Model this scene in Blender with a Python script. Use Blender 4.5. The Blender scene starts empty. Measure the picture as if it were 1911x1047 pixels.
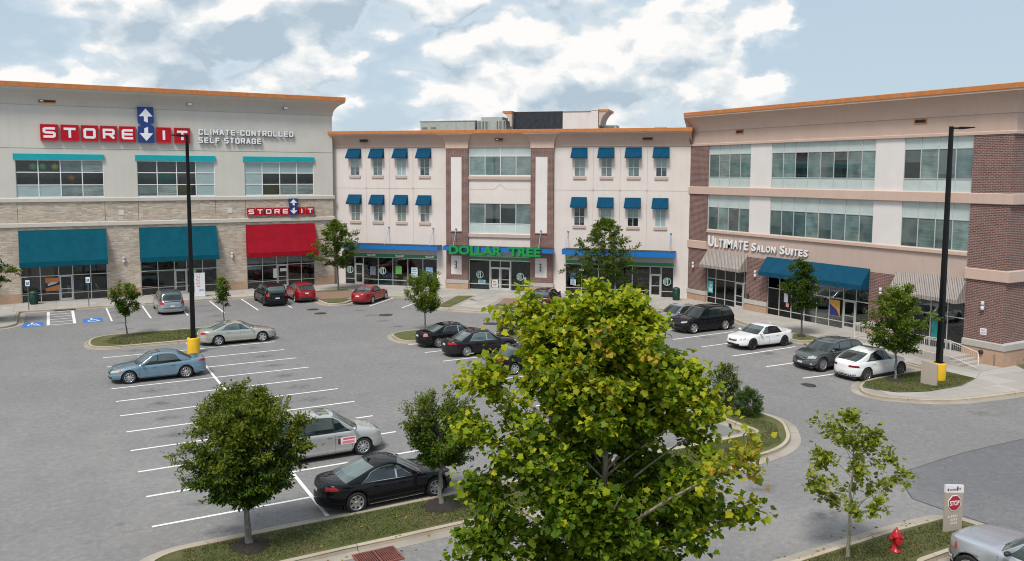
import bpy, math, random
import numpy as np
from mathutils import Vector, Matrix

S = bpy.context.scene
COL = S.collection
rnd = random.Random(7)
PI = math.pi

# ------------------------------------------------------------------ camera
CAM_H = 11.1
cam_data = bpy.data.cameras.new("camera")
cam = bpy.data.objects.new("camera", cam_data)
COL.objects.link(cam)
right = Vector((0.873951, -0.485998, 0.003954))
up = Vector((0.041229, 0.082242, 0.995759))
fwd = Vector((0.484263, 0.870082, -0.091912))
cam.matrix_world = Matrix(((right.x, up.x, -fwd.x, 0), (right.y, up.y, -fwd.y, 0),
                           (right.z, up.z, -fwd.z, CAM_H), (0, 0, 0, 1)))
cam_data.sensor_width = 36
cam_data.lens = 29.2243
cam_data.shift_y = -0.02968
cam_data.clip_start = 0.5
cam_data.clip_end = 6000
S.camera = cam

# ------------------------------------------------------------------ world, sun, exposure
SUN_EL, SUN_AZ = math.radians(57), math.radians(218)      # azimuth measured from +X, counter-clockwise
world = bpy.data.worlds.new("World")
S.world = world
world.use_nodes = True
wn, wl = world.node_tree.nodes, world.node_tree.links
wn.clear()


def wnode(t, **k):
    n = wn.new(t)
    for a, b in k.items():
        setattr(n, a, b)
    return n


def wmath(op, a, b=None, c=None, clamp=False):
    n = wnode('ShaderNodeMath', operation=op, use_clamp=clamp)
    for i, v in enumerate((a, b, c)):
        if v is None:
            continue
        if isinstance(v, (int, float)):
            n.inputs[i].default_value = v
        else:
            wl.new(v, n.inputs[i])
    return n.outputs[0]


sky = wnode('ShaderNodeTexSky', sky_type='NISHITA', sun_disc=False)
sky.sun_elevation = SUN_EL
sky.sun_rotation = PI / 2 - SUN_AZ
sky.air_density, sky.dust_density, sky.ozone_density = 1.0, 0.7, 1.2
tc = wnode('ShaderNodeTexCoord')
sep = wnode('ShaderNodeSeparateXYZ')
wl.new(tc.outputs['Generated'], sep.inputs[0])
mp = wnode('ShaderNodeMapping')
mp.inputs['Scale'].default_value = (1, 1, 1.7)
mp.inputs['Location'].default_value = (3.1, 1.7, 0.17)
wl.new(tc.outputs['Generated'], mp.inputs[0])


def wnoise(vec, scale, detail, rough, w=0.0, dist=0.0):
    n = wnode('ShaderNodeTexNoise', noise_dimensions='4D')
    n.inputs['W'].default_value = w
    n.inputs['Scale'].default_value = scale
    n.inputs['Detail'].default_value = detail
    n.inputs['Roughness'].default_value = rough
    n.inputs['Distortion'].default_value = dist
    wl.new(vec, n.inputs['Vector'])
    return n.outputs['Fac']


def ramp01(x, a, b):
    n = wnode('ShaderNodeMapRange', interpolation_type='SMOOTHSTEP')
    wl.new(x, n.inputs[0])
    n.inputs[1].default_value, n.inputs[2].default_value = a, b
    return n.outputs[0]


def offset(vec, v):
    n = wnode('ShaderNodeVectorMath', operation='ADD')
    wl.new(vec, n.inputs[0])
    n.inputs[1].default_value = v
    return n.outputs[0]


v0 = mp.outputs[0]
W0 = 33.3
# domain warp gives the cauliflower edges
wp = wnode('ShaderNodeTexNoise', noise_dimensions='3D')
wp.inputs['Scale'].default_value = 9.0
wp.inputs['Detail'].default_value = 6
wp.inputs['Roughness'].default_value = 0.6
wl.new(v0, wp.inputs['Vector'])
ws = wnode('ShaderNodeVectorMath', operation='SCALE')
ws.inputs['Scale'].default_value = 0.085
wl.new(wp.outputs['Color'], ws.inputs[0])
wv = wnode('ShaderNodeVectorMath', operation='ADD')
wl.new(v0, wv.inputs[0])
wl.new(ws.outputs[0], wv.inputs[1])
vw = wv.outputs[0]


def density(vec):
    """heaps of rounded billows on a broad mass"""
    b_ = wnoise(vec, 3.4, 3, 0.5, W0)
    vo = wnode('ShaderNodeTexVoronoi', feature='F1')
    vo.inputs['Scale'].default_value = 9.5
    vo.inputs['Detail'].default_value = 2.0
    vo.inputs['Roughness'].default_value = 0.5
    wl.new(vec, vo.inputs['Vector'])
    p_ = wnoise(vec, 6.5, 6, 0.58, W0 + 1.3)
    d = wmath('ADD', wmath('MULTIPLY', b_, 0.75), wmath('MULTIPLY', p_, 0.55))
    return wmath('SUBTRACT', d, wmath('MULTIPLY', vo.outputs['Distance'], 0.30))


dens0 = density(vw)
dens_up = density(offset(vw, (-0.010, -0.006, 0.040)))
fine = wnoise(v0, 30.0, 4, 0.62, 1.0)
# the cloud bank thins out towards the clear side of the sky (+X, -Y)
side = wmath('ADD', wmath('MULTIPLY', sep.outputs[0], 0.874), wmath('MULTIPLY', sep.outputs[1], -0.486))
lobes = wnoise(v0, 6.0, 6, 0.6, 2.0)
edge = wmath('ADD', side, wmath('MULTIPLY', wmath('SUBTRACT', lobes, 0.5), 0.35))
clear = ramp01(wmath('SUBTRACT', edge, wmath('MULTIPLY', sep.outputs[2], -0.25)), 0.29, 0.42)
dens = wmath('SUBTRACT', dens0, wmath('MULTIPLY', clear, 0.35))
dens = wmath('ADD', dens, wmath('MULTIPLY', ramp01(side, 0.15, -0.55), 0.045))      # fuller towards the left
cov = ramp01(dens, 0.330, 0.395)
sheet_ = wmath('MULTIPLY', ramp01(dens, 0.24, 0.38), 0.75)
lit = wmath('MULTIPLY', wmath('SUBTRACT', dens0, dens_up), 5.6)
lit = wmath('ADD', lit, 0.62)
lit = wmath('SUBTRACT', lit, wmath('MULTIPLY', ramp01(dens, 0.42, 0.60), 0.44))
lit = wmath('ADD', lit, wmath('MULTIPLY', wmath('SUBTRACT', fine, 0.5), 0.42), clamp=True)
ccol = wnode('ShaderNodeValToRGB')
e = ccol.color_ramp.elements
e[0].position, e[0].color = 0.0, (3.9, 4.8, 5.6, 1)
e[1].position, e[1].color = 0.85, (8.3, 8.2, 8.05, 1)
m = ccol.color_ramp.elements.new(0.45)
m.color = (5.8, 6.4, 6.85, 1)
wl.new(lit, ccol.inputs[0])
base_ = wnode('ShaderNodeMix', data_type='RGBA')
base_.inputs['Factor'].default_value = 0.85
base_.inputs['B'].default_value = (4.45, 5.45, 6.35, 1)      # pale summer haze over the blue
wl.new(sky.outputs[0], base_.inputs['A'])
veil = wnode('ShaderNodeMix', data_type='RGBA')
veil.inputs['B'].default_value = (5.9, 6.65, 7.2, 1)         # thin grey-white cloud sheet
wl.new(sheet_, veil.inputs['Factor'])
wl.new(base_.outputs['Result'], veil.inputs['A'])
mix = wnode('ShaderNodeMix', data_type='RGBA')
wl.new(cov, mix.inputs['Factor'])
wl.new(veil.outputs['Result'], mix.inputs['A'])
wl.new(ccol.outputs[0], mix.inputs['B'])
bg = wnode('ShaderNodeBackground')
bg.inputs['Strength'].default_value = 0.07
wl.new(mix.outputs['Result'], bg.inputs['Color'])
wo = wnode('ShaderNodeOutputWorld')
wl.new(bg.outputs[0], wo.inputs['Surface'])

sun_data = bpy.data.lights.new("sun", 'SUN')
sun_data.energy = 2.0
sun_data.angle = math.radians(16)
sun_data.color = (1.0, 0.95, 0.88)
sun = bpy.data.objects.new("sun", sun_data)
COL.objects.link(sun)
sdir = Vector((math.cos(SUN_AZ) * math.cos(SUN_EL), math.sin(SUN_AZ) * math.cos(SUN_EL), math.sin(SUN_EL)))
sun.rotation_euler = sdir.to_track_quat('Z', 'Y').to_euler()
sun.location = (0, 0, 60)

S.view_settings.view_transform = 'Standard'
S.view_settings.look = 'None'
S.view_settings.gamma = 1
S.view_settings.use_curve_mapping = False
S.view_settings.exposure = 0.77
S.render.engine = 'CYCLES'
S.cycles.max_bounces = 6
S.cycles.filter_width = 1.05
S.cycles.transparent_max_bounces = 12
S.cycles.use_denoising = True

# ------------------------------------------------------------------ material helpers


class NT:
    def __init__(self, name):
        self.m = bpy.data.materials.new(name)
        self.m.use_nodes = True
        self.n, self.l = self.m.node_tree.nodes, self.m.node_tree.links
        self.n.clear()
        self.out = self.n.new('ShaderNodeOutputMaterial')

    def N(self, t, **k):
        n = self.n.new(t)
        for a, b in k.items():
            setattr(n, a, b)
        return n

    def put(self, sock, v):
        if isinstance(v, bpy.types.NodeSocket):
            self.l.new(v, sock)
        elif isinstance(v, (tuple, list)) and len(v) == 3 and sock.type == 'RGBA':
            sock.default_value = (*v, 1)
        else:
            sock.default_value = v

    def math(self, op, a, b=None, clamp=False):
        n = self.N('ShaderNodeMath', operation=op, use_clamp=clamp)
        self.put(n.inputs[0], a)
        if b is not None:
            self.put(n.inputs[1], b)
        return n.outputs[0]

    def coord(self, kind='Object', scale=None, rot=None):
        o = self.N('ShaderNodeTexCoord').outputs[kind]
        if scale or rot:
            mm = self.N('ShaderNodeMapping')
            if scale:
                mm.inputs['Scale'].default_value = scale
            if rot:
                mm.inputs['Rotation'].default_value = rot
            self.l.new(o, mm.inputs[0])
            return mm.outputs[0]
        return o

    def noise(self, vec, scale, detail=4, rough=0.55, dist=0.0):
        n = self.N('ShaderNodeTexNoise')
        self.put(n.inputs['Scale'], scale)
        self.put(n.inputs['Detail'], detail)
        self.put(n.inputs['Roughness'], rough)
        self.put(n.inputs['Distortion'], dist)
        self.l.new(vec, n.inputs['Vector'])
        return n.outputs['Fac']

    def ramp(self, fac, stops):
        n = self.N('ShaderNodeValToRGB')
        el = n.color_ramp.elements
        while len(el) < len(stops):
            el.new(0.5)
        for e_, (p, c) in zip(el, stops):
            e_.position = p
            e_.color = (c, c, c, 1) if isinstance(c, (int, float)) else (*c, 1)
        self.l.new(fac, n.inputs[0])
        return n.outputs[0]

    def mix(self, fac, a, b, mode='MIX'):
        n = self.N('ShaderNodeMix', data_type='RGBA', blend_type=mode)
        self.put(n.inputs['Factor'], fac)
        self.put(n.inputs['A'], a)
        self.put(n.inputs['B'], b)
        return n.outputs['Result']

    def bump(self, h, strength=0.3, dist=0.01):
        n = self.N('ShaderNodeBump')
        n.inputs['Strength'].default_value = strength
        n.inputs['Distance'].default_value = dist
        self.l.new(h, n.inputs['Height'])
        return n.outputs[0]

    def bsdf(self, color, rough=0.6, metal=0.0, bump=None, **k):
        p = self.N('ShaderNodeBsdfPrincipled')
        self.put(p.inputs['Base Color'], color)
        self.put(p.inputs['Roughness'], rough)
        self.put(p.inputs['Metallic'], metal)
        if bump is not None:
            self.l.new(bump, p.inputs['Normal'])
        for a, b in k.items():
            self.put(p.inputs[a], b)
        self.l.new(p.outputs[0], self.out.inputs[0])
        return p


MATS = {}


def cached(f):
    def g(*a, **k):
        key = (f.__name__, a, tuple(sorted(k.items())))
        if key not in MATS:
            MATS[key] = f(*a, **k)
        return MATS[key]
    return g


def mul(c, f):
    return tuple(min(1, x * f) for x in c)


@cached
def m_plain(color, rough=0.6, metal=0.0, var=0.08, spec=0.5):
    t = NT('painted_surface')
    v = t.coord()
    n = t.noise(v, 3.0, 5)
    n2 = t.noise(v, 40.0, 3)
    c = t.mix(t.ramp(n, [(0.3, 0.0), (0.7, 1.0)]), mul(color, 1 - var), mul(color, 1 + var))
    t.bsdf(c, rough, metal, t.bump(n2, 0.08, 0.004), **{'Specular IOR Level': spec})
    return t.m


@cached
def m_stucco(color, streak=0.12):
    t = NT('stucco')
    v = t.coord()
    n = t.noise(v, 0.55, 6, 0.6)
    st = t.noise(t.coord(scale=(3.2, 3.2, 0.12)), 1.0, 5, 0.65)
    sp = t.noise(v, 60.0, 3, 0.7)
    c = t.mix(t.ramp(n, [(0.3, 0.0), (0.75, 1.0)]), mul(color, 0.94), mul(color, 1.05))
    c = t.mix(t.math('MULTIPLY', t.ramp(st, [(0.48, 0.0), (0.8, 1.0)]), streak), c, mul(color, 0.55))
    c = t.mix(t.ramp(sp, [(0.35, 0.10), (0.6, 0.0)]), c, mul(color, 0.8))
    t.bsdf(c, 0.9, 0, t.bump(sp, 0.25, 0.006), **{'Specular IOR Level': 0.2})
    return t.m


@cached
def m_brick(ca, cb, cm, bw=0.305, bh=0.102, mort=0.014, extra=None):
    t = NT('brickwork')
    o = t.N('ShaderNodeTexCoord').outputs['Object']
    s = t.N('ShaderNodeSeparateXYZ')
    t.l.new(o, s.inputs[0])
    cx = t.N('ShaderNodeCombineXYZ')
    t.l.new(t.math('ADD', s.outputs[0], s.outputs[1]), cx.inputs[0])
    t.l.new(s.outputs[2], cx.inputs[1])
    b = t.N('ShaderNodeTexBrick')
    b.offset = 0.5
    t.l.new(cx.outputs[0], b.inputs['Vector'])
    b.inputs['Scale'].default_value = 1.0
    b.inputs['Brick Width'].default_value = bw
    b.inputs['Row Height'].default_value = bh
    b.inputs['Mortar Size'].default_value = mort
    b.inputs['Mortar Smooth'].default_value = 0.15
    b.inputs['Bias'].default_value = 0.0
    t.put(b.inputs['Color1'], ca)
    t.put(b.inputs['Color2'], cb)
    t.put(b.inputs['Mortar'], cm)
    n = t.noise(o, 1.1, 5, 0.6)
    n3 = t.noise(o, 9.0, 4, 0.6)
    c = t.mix(t.ramp(n, [(0.3, 0.0), (0.7, 1.0)]), b.outputs['Color'], t.mix(1.0, b.outputs['Color'], (0.82, 0.82, 0.85), 'MULTIPLY'))
    if extra:
        # scattered blocks of another shade
        wn_ = t.N('ShaderNodeTexWhiteNoise', noise_dimensions='2D')
        fl = t.N('ShaderNodeVectorMath', operation='FLOOR')
        dv = t.N('ShaderNodeVectorMath', operation='DIVIDE')
        t.l.new(cx.outputs[0], dv.inputs[0])
        dv.inputs[1].default_value = (bw * 1.0, bh, 1)
        t.l.new(dv.outputs[0], fl.inputs[0])
        t.l.new(fl.outputs[0], wn_.inputs['Vector'])
        fac = t.math('MULTIPLY', t.ramp(wn_.outputs['Value'], [(0.6, 0.0), (0.85, 0.75)]), t.math('SUBTRACT', 1.0, b.outputs['Fac']))
        c = t.mix(fac, c, extra)
    c = t.mix(t.ramp(n3, [(0.4, 0.0), (0.8, 0.25)]), c, mul(cm, 0.9))
    h = t.math('SUBTRACT', t.math('MULTIPLY', n3, 0.3), b.outputs['Fac'])
    t.bsdf(c, 0.9, 0, t.bump(h, 0.7, 0.008), **{'Specular IOR Level': 0.15})
    return t.m


@cached
def m_glass(color=(0.03, 0.06, 0.06), ior=1.7, band=0.0, rough=0.03):
    """tinted facade glass seen from outside in daylight: dark, glossy, with what hangs behind it showing faintly"""
    t = NT('tinted_glass')
    v = t.coord()
    st = t.noise(t.coord(scale=(0.5, 0.5, 6.0)), 1.3, 4, 0.6)
    n = t.noise(v, 0.9, 4, 0.6)
    c = t.mix(t.ramp(n, [(0.35, 0.0), (0.65, 1.0)]), mul(color, 0.6 if color[0] < 0.2 else 0.93), mul(color, 1.35 if color[0] < 0.2 else 1.05))
    oi = t.N('ShaderNodeObjectInfo').outputs['Random']
    if color[0] < 0.25:
        c = t.mix(oi, t.mix(1.0, c, (0.55, 0.6, 0.62), 'MULTIPLY'), t.mix(1.0, c, (1.55, 1.45, 1.4), 'MULTIPLY'))
        gs = t.N('ShaderNodeSeparateXYZ')
        t.l.new(t.N('ShaderNodeTexCoord').outputs['Generated'], gs.inputs[0])
        # a blind let down to a different height behind each pane
        drop = t.math('FRACT', t.math('MULTIPLY', oi, 7.31))
        bl = t.math('GREATER_THAN', gs.outputs[2], t.math('ADD', drop, 0.12))
        c = t.mix(t.math('MULTIPLY', bl, 0.40), c, (0.18, 0.23, 0.225))
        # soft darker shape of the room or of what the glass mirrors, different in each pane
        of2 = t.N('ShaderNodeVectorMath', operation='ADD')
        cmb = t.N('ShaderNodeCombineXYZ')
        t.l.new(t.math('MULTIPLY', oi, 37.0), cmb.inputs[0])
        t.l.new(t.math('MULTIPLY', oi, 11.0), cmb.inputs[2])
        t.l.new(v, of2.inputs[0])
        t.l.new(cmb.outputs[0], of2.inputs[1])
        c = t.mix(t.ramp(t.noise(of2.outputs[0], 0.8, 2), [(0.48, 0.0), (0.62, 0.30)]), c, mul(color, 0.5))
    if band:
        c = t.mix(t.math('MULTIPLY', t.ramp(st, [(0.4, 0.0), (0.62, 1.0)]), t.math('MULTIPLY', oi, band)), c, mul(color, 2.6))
    t.bsdf(c, rough, 0, t.bump(t.noise(v, 0.7, 2), 0.03, 0.02), **{'IOR': ior, 'Coat Weight': 0.3, 'Coat Roughness': 0.02})
    return t.m


@cached
def m_clear():
    t = NT('clear_glass')
    tr = t.N('ShaderNodeBsdfTransparent')
    tr.inputs[0].default_value = (0.88, 0.92, 0.91, 1)
    gl = t.N('ShaderNodeBsdfGlossy')
    gl.inputs['Roughness'].default_value = 0.02
    fr = t.N('ShaderNodeFresnel')
    fr.inputs['IOR'].default_value = 1.5
    mx = t.N('ShaderNodeMixShader')
    t.l.new(t.math('MULTIPLY', fr.outputs[0], 1.15, clamp=True), mx.inputs[0])
    t.l.new(tr.outputs[0], mx.inputs[1])
    t.l.new(gl.outputs[0], mx.inputs[2])
    t.l.new(mx.outputs[0], t.out.inputs[0])
    return t.m


@cached
def m_fabric(color, stripe=None):
    t = NT('awning_fabric')
    v = t.coord()
    n = t.noise(v, 1.5, 6, 0.62)
    c = t.mix(t.ramp(n, [(0.3, 0.0), (0.72, 1.0)]), mul(color, 0.86), mul(color, 1.12))
    if stripe:
        s = t.N('ShaderNodeSeparateXYZ')
        t.l.new(v, s.inputs[0])
        w = t.math('FRACT', t.math('MULTIPLY', t.math('ADD', s.outputs[0], s.outputs[1]), 6.2))
        c = t.mix(t.ramp(w, [(0.45, 0.0), (0.55, 1.0)]), c, stripe)
        w2 = t.math('FRACT', t.math('MULTIPLY', t.math('ADD', s.outputs[0], s.outputs[1]), 3.1))
        c = t.mix(t.ramp(w2, [(0.86, 0.0), (0.9, 1.0)]), c, mul(stripe, 0.6))
    fade = t.noise(t.coord(scale=(4.0, 4.0, 0.35)), 1.0, 5, 0.7)
    c = t.mix(t.ramp(fade, [(0.5, 0.0), (0.75, 0.28)]), c, tuple(min(1, x * 1.15 + 0.012) for x in color))
    if not stripe:
        s2 = t.N('ShaderNodeSeparateXYZ')
        t.l.new(v, s2.inputs[0])
        sm = t.math('FRACT', t.math('DIVIDE', t.math('ADD', s2.outputs[0], 0.3), 1.52))
        c = t.mix(t.ramp(sm, [(0.0, 0.35), (0.02, 0.0)]), c, mul(color, 0.5))
    sag = t.noise(t.coord(scale=(1.2, 1.2, 0.2)), 1.0, 3)
    t.bsdf(c, 0.85, 0, t.bump(sag, 0.25, 0.05), **{'Specular IOR Level': 0.12})
    return t.m


@cached
def m_paint(color, metallic=0.5, rough=0.27):
    t = NT('car_paint')
    v = t.coord('Object')
    n = t.noise(v, 2.0, 4)
    fl = t.noise(v, 400.0, 2)
    d = t.noise(t.coord(scale=(1, 1, 0.6)), 6.0, 5, 0.65)
    c = t.mix(t.ramp(n, [(0.3, 0.0), (0.7, 1.0)]), mul(color, 0.95), mul(color, 1.05))
    c = t.mix(t.ramp(d, [(0.55, 0.0), (0.85, 0.12)]), c, tuple(min(.5, x * 0.8 + (0.02 if max(color) > 0.03 else 0.001)) for x in color))
    dark = max(color) < 0.03
    t.bsdf(c, 0.5 if dark else rough, 0.0 if dark else metallic, t.bump(fl, 0.02, 0.001),
           **{'Coat Weight': 0.75 if dark else 0.9, 'Coat Roughness': 0.03, 'Coat IOR': 1.45, 'Specular IOR Level': 0.0 if dark else 0.5})
    return t.m


@cached
def m_gloss(color, rough=0.08, metal=0.0):
    t = NT('glossy_surface')
    n = t.noise(t.coord(), 5.0, 3)
    c = t.mix(n, mul(color, 0.85), mul(color, 1.1))
    t.bsdf(c, rough, metal)
    return t.m


@cached
def m_leaf(cols, trans=0.35):
    t = NT('leaves')
    g = t.N('ShaderNodeNewGeometry')
    stops = [(i / max(1, len(cols) - 1), c) for i, c in enumerate(cols)]
    c = t.ramp(g.outputs['Random Per Island'], stops)
    n = t.noise(t.coord(), 1.2, 3)
    c = t.mix(t.ramp(n, [(0.35, 0.0), (0.65, 0.6)]), c, t.mix(1.0, c, (0.72, 0.80, 0.70), 'MULTIPLY'))
    p = t.bsdf(c, 0.55, 0, None, **{'Specular IOR Level': 0.18})
    tr = t.N('ShaderNodeBsdfTranslucent')
    t.l.new(t.mix(1.0, c, (1.0, 1.1, 0.5), 'MULTIPLY'), tr.inputs[0])
    mx = t.N('ShaderNodeMixShader')
    mx.inputs[0].default_value = trans
    t.l.new(p.outputs[0], mx.inputs[1])
    t.l.new(tr.outputs[0], mx.inputs[2])
    t.l.new(mx.outputs[0], t.out.inputs[0])
    return t.m


@cached
def m_bark(color):
    t = NT('bark')
    v = t.coord(scale=(9, 9, 2.0))
    n = t.noise(v, 2.0, 6, 0.65)
    c = t.mix(t.ramp(n, [(0.35, 0.0), (0.65, 1.0)]), mul(color, 0.6), mul(color, 1.3))
    t.bsdf(c, 0.9, 0, t.bump(n, 0.6, 0.02))
    return t.m


@cached
def m_asphalt(base=(0.228, 0.222, 0.222), k=1.0):
    t = NT('weathered_asphalt')
    v = t.coord()
    big = t.noise(v, 0.045, 5, 0.6)
    mid = t.noise(v, 0.32, 6, 0.65)
    lane = t.noise(t.coord(scale=(0.05, 0.6, 1)), 1.0, 4, 0.6)
    sp = t.noise(v, 28.0, 3, 0.75)
    sp2 = t.noise(v, 7.0, 4, 0.75)
    c = t.mix(t.ramp(big, [(0.38, 0.0), (0.62, 1.0)]), mul(base, 0.84), mul((base[0] * 1.02, base[1], base[2] * 0.97), 1.12))
    c = t.mix(t.ramp(mid, [(0.42, 0.0), (0.62, 0.6)]), c, mul(base, 0.80))
    c = t.mix(t.ramp(lane, [(0.5, 0.0), (0.75, 0.04)]), c, mul(base, 1.2))
    c = t.mix(t.ramp(sp, [(0.40, 0.55), (0.52, 0.0)]), c, mul(base, 0.60))
    c = t.mix(t.ramp(sp, [(0.56, 0.0), (0.68, 0.5)]), c, mul(base, 1.55))
    sp3 = t.noise(v, 4.2, 6, 0.85)
    c = t.mix(t.ramp(sp3, [(0.36, 0.75), (0.5, 0.0)]), c, mul(base, 0.68))
    c = t.mix(t.ramp(sp3, [(0.52, 0.0), (0.66, 0.6)]), c, mul(base, 1.32))
    c = t.mix(t.ramp(sp2, [(0.62, 0.0), (0.8, 0.35)]), c, mul(base, 0.6))
    # small dark stains
    vo = t.N('ShaderNodeTexVoronoi')
    vo.inputs['Scale'].default_value = 0.55
    t.l.new(v, vo.inputs['Vector'])
    sv = t.math('ADD', vo.outputs['Distance'], t.math('MULTIPLY', sp2, 0.10))
    c = t.mix(t.ramp(sv, [(0.08, 0.45), (0.16, 0.0)]), c, mul(base, 0.45))
    # oil drips in the middle of the parking bays, paler wheel tracks along the aisles
    pos = t.N('ShaderNodeSeparateXYZ')
    t.l.new(v, pos.inputs[0])
    px_, py_ = pos.outputs[0], pos.outputs[1]
    fy = t.math('MULTIPLY', t.math('ABSOLUTE', t.math('SUBTRACT', t.math('FRACT', t.math('DIVIDE', t.math('SUBTRACT', py_, 27.5), 2.72)), 0.5)), 4.2)
    fx = t.math('ABSOLUTE', t.math('SUBTRACT', px_, 4.3))
    for xc in (10.9, 21.7, 39.0):
        fx = t.math('MINIMUM', fx, t.math('ABSOLUTE', t.math('SUBTRACT', px_, xc)))
    dd = t.math('ADD', fx, fy)
    st_ = t.math('MULTIPLY', t.ramp(dd, [(0.25, 1.0), (1.0, 0.0)]), t.ramp(t.noise(v, 1.7, 5, 0.7), [(0.38, 0.0), (0.55, 0.9)]))
    c = t.mix(st_, c, mul(base, 0.42))
    tr_ = t.math('ABSOLUTE', t.math('SUBTRACT', t.math('FRACT', t.math('DIVIDE', px_, 1.75)), 0.5))
    c = t.mix(t.math('MULTIPLY', t.ramp(tr_, [(0.1, 0.16), (0.3, 0.0)]), t.ramp(mid, [(0.4, 0.2), (0.6, 1.0)])), c, mul(base, 0.72))
    # hairline cracks
    vc = t.N('ShaderNodeTexVoronoi', feature='DISTANCE_TO_EDGE')
    vc.inputs['Scale'].default_value = 0.11
    wv = t.N('ShaderNodeVectorMath', operation='ADD')
    t.l.new(v, wv.inputs[0])
    nn = t.N('ShaderNodeTexNoise')
    nn.inputs['Scale'].default_value = 0.5
    nn.inputs['Detail'].default_value = 6
    t.l.new(v, nn.inputs['Vector'])
    sc = t.N('ShaderNodeVectorMath', operation='SCALE')
    sc.inputs['Scale'].default_value = 5.0
    t.l.new(nn.outputs['Color'], sc.inputs[0])
    t.l.new(sc.outputs[0], wv.inputs[1])
    t.l.new(wv.outputs[0], vc.inputs['Vector'])
    c = t.mix(t.ramp(vc.outputs['Distance'], [(0.0, 0.35), (0.006, 0.0)]), c, mul(base, 0.5))
    t.bsdf(c, 0.92, 0, t.bump(sp, 0.5, 0.012))
    return t.m


@cached
def m_concrete(base=(0.42, 0.40, 0.37), stain=0.35):
    t = NT('concrete')
    g = t.N('ShaderNodeTexCoord')
    v = g.outputs['Object']
    geo = t.N('ShaderNodeNewGeometry')
    v = geo.outputs['Position']
    n = t.noise(v, 0.6, 6, 0.65)
    n2 = t.noise(v, 5.0, 5, 0.7)
    sp = t.noise(v, 45.0, 2, 0.6)
    oi = t.N('ShaderNodeObjectInfo')
    c = t.mix(oi.outputs['Random'], mul(base, 0.90), mul(base, 1.10))
    c = t.mix(t.ramp(n, [(0.42, 0.0), (0.75, stain)]), c, mul((base[0], base[1] * 0.92, base[2] * 0.84), 0.62))
    c = t.mix(t.ramp(n2, [(0.5, 0.0), (0.8, 0.3)]), c, mul(base, 0.7))
    c = t.mix(t.ramp(sp, [(0.35, 0.15), (0.5, 0.0)]), c, mul(base, 0.6))
    t.bsdf(c, 0.9, 0, t.bump(sp, 0.3, 0.006))
    return t.m


@cached
def m_grass():
    t = NT('lawn_grass')
    geo = t.N('ShaderNodeNewGeometry')
    v = geo.outputs['Position']
    n = t.noise(v, 0.7, 6, 0.7)
    n2 = t.noise(v, 4.0, 6, 0.75)
    sp = t.noise(v, 60.0, 3, 0.7)
    c = t.mix(t.ramp(n2, [(0.3, 0.0), (0.7, 1.0)]), (0.072, 0.105, 0.020), (0.155, 0.180, 0.042))
    c = t.mix(t.ramp(n, [(0.42, 0.0), (0.60, 0.9)]), c, (0.21, 0.17, 0.08))
    c = t.mix(t.ramp(sp, [(0.35, 0.6), (0.55, 0.0)]), c, (0.03, 0.045, 0.012))
    t.bsdf(c, 0.95, 0, t.bump(sp, 1.0, 0.05))
    return t.m


@cached
def m_mulch(c1=(0.022, 0.018, 0.016), c2=(0.06, 0.045, 0.038)):
    t = NT('mulch')
    geo = t.N('ShaderNodeNewGeometry')
    sp = t.noise(geo.outputs['Position'], 30.0, 4, 0.8)
    t.bsdf(t.mix(t.ramp(sp, [(0.4, 0.0), (0.6, 1.0)]), c1, c2), 0.95, 0, t.bump(sp, 1.0, 0.05))
    return t.m


@cached
def m_line(color=(0.78, 0.78, 0.77)):
    t = NT('road_paint')
    geo = t.N('ShaderNodeNewGeometry')
    v = geo.outputs['Position']
    n = t.noise(v, 14.0, 5, 0.8)
    n2 = t.noise(v, 0.8, 4, 0.6)
    f = t.math('ADD', n, t.math('MULTIPLY', n2, 0.25))
    c = t.mix(t.ramp(f, [(0.62, 0.0), (0.80, 0.45)]), color, (0.30, 0.30, 0.30))
    t.bsdf(c, 0.75)
    return t.m


# ------------------------------------------------------------------ mesh helper


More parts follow.
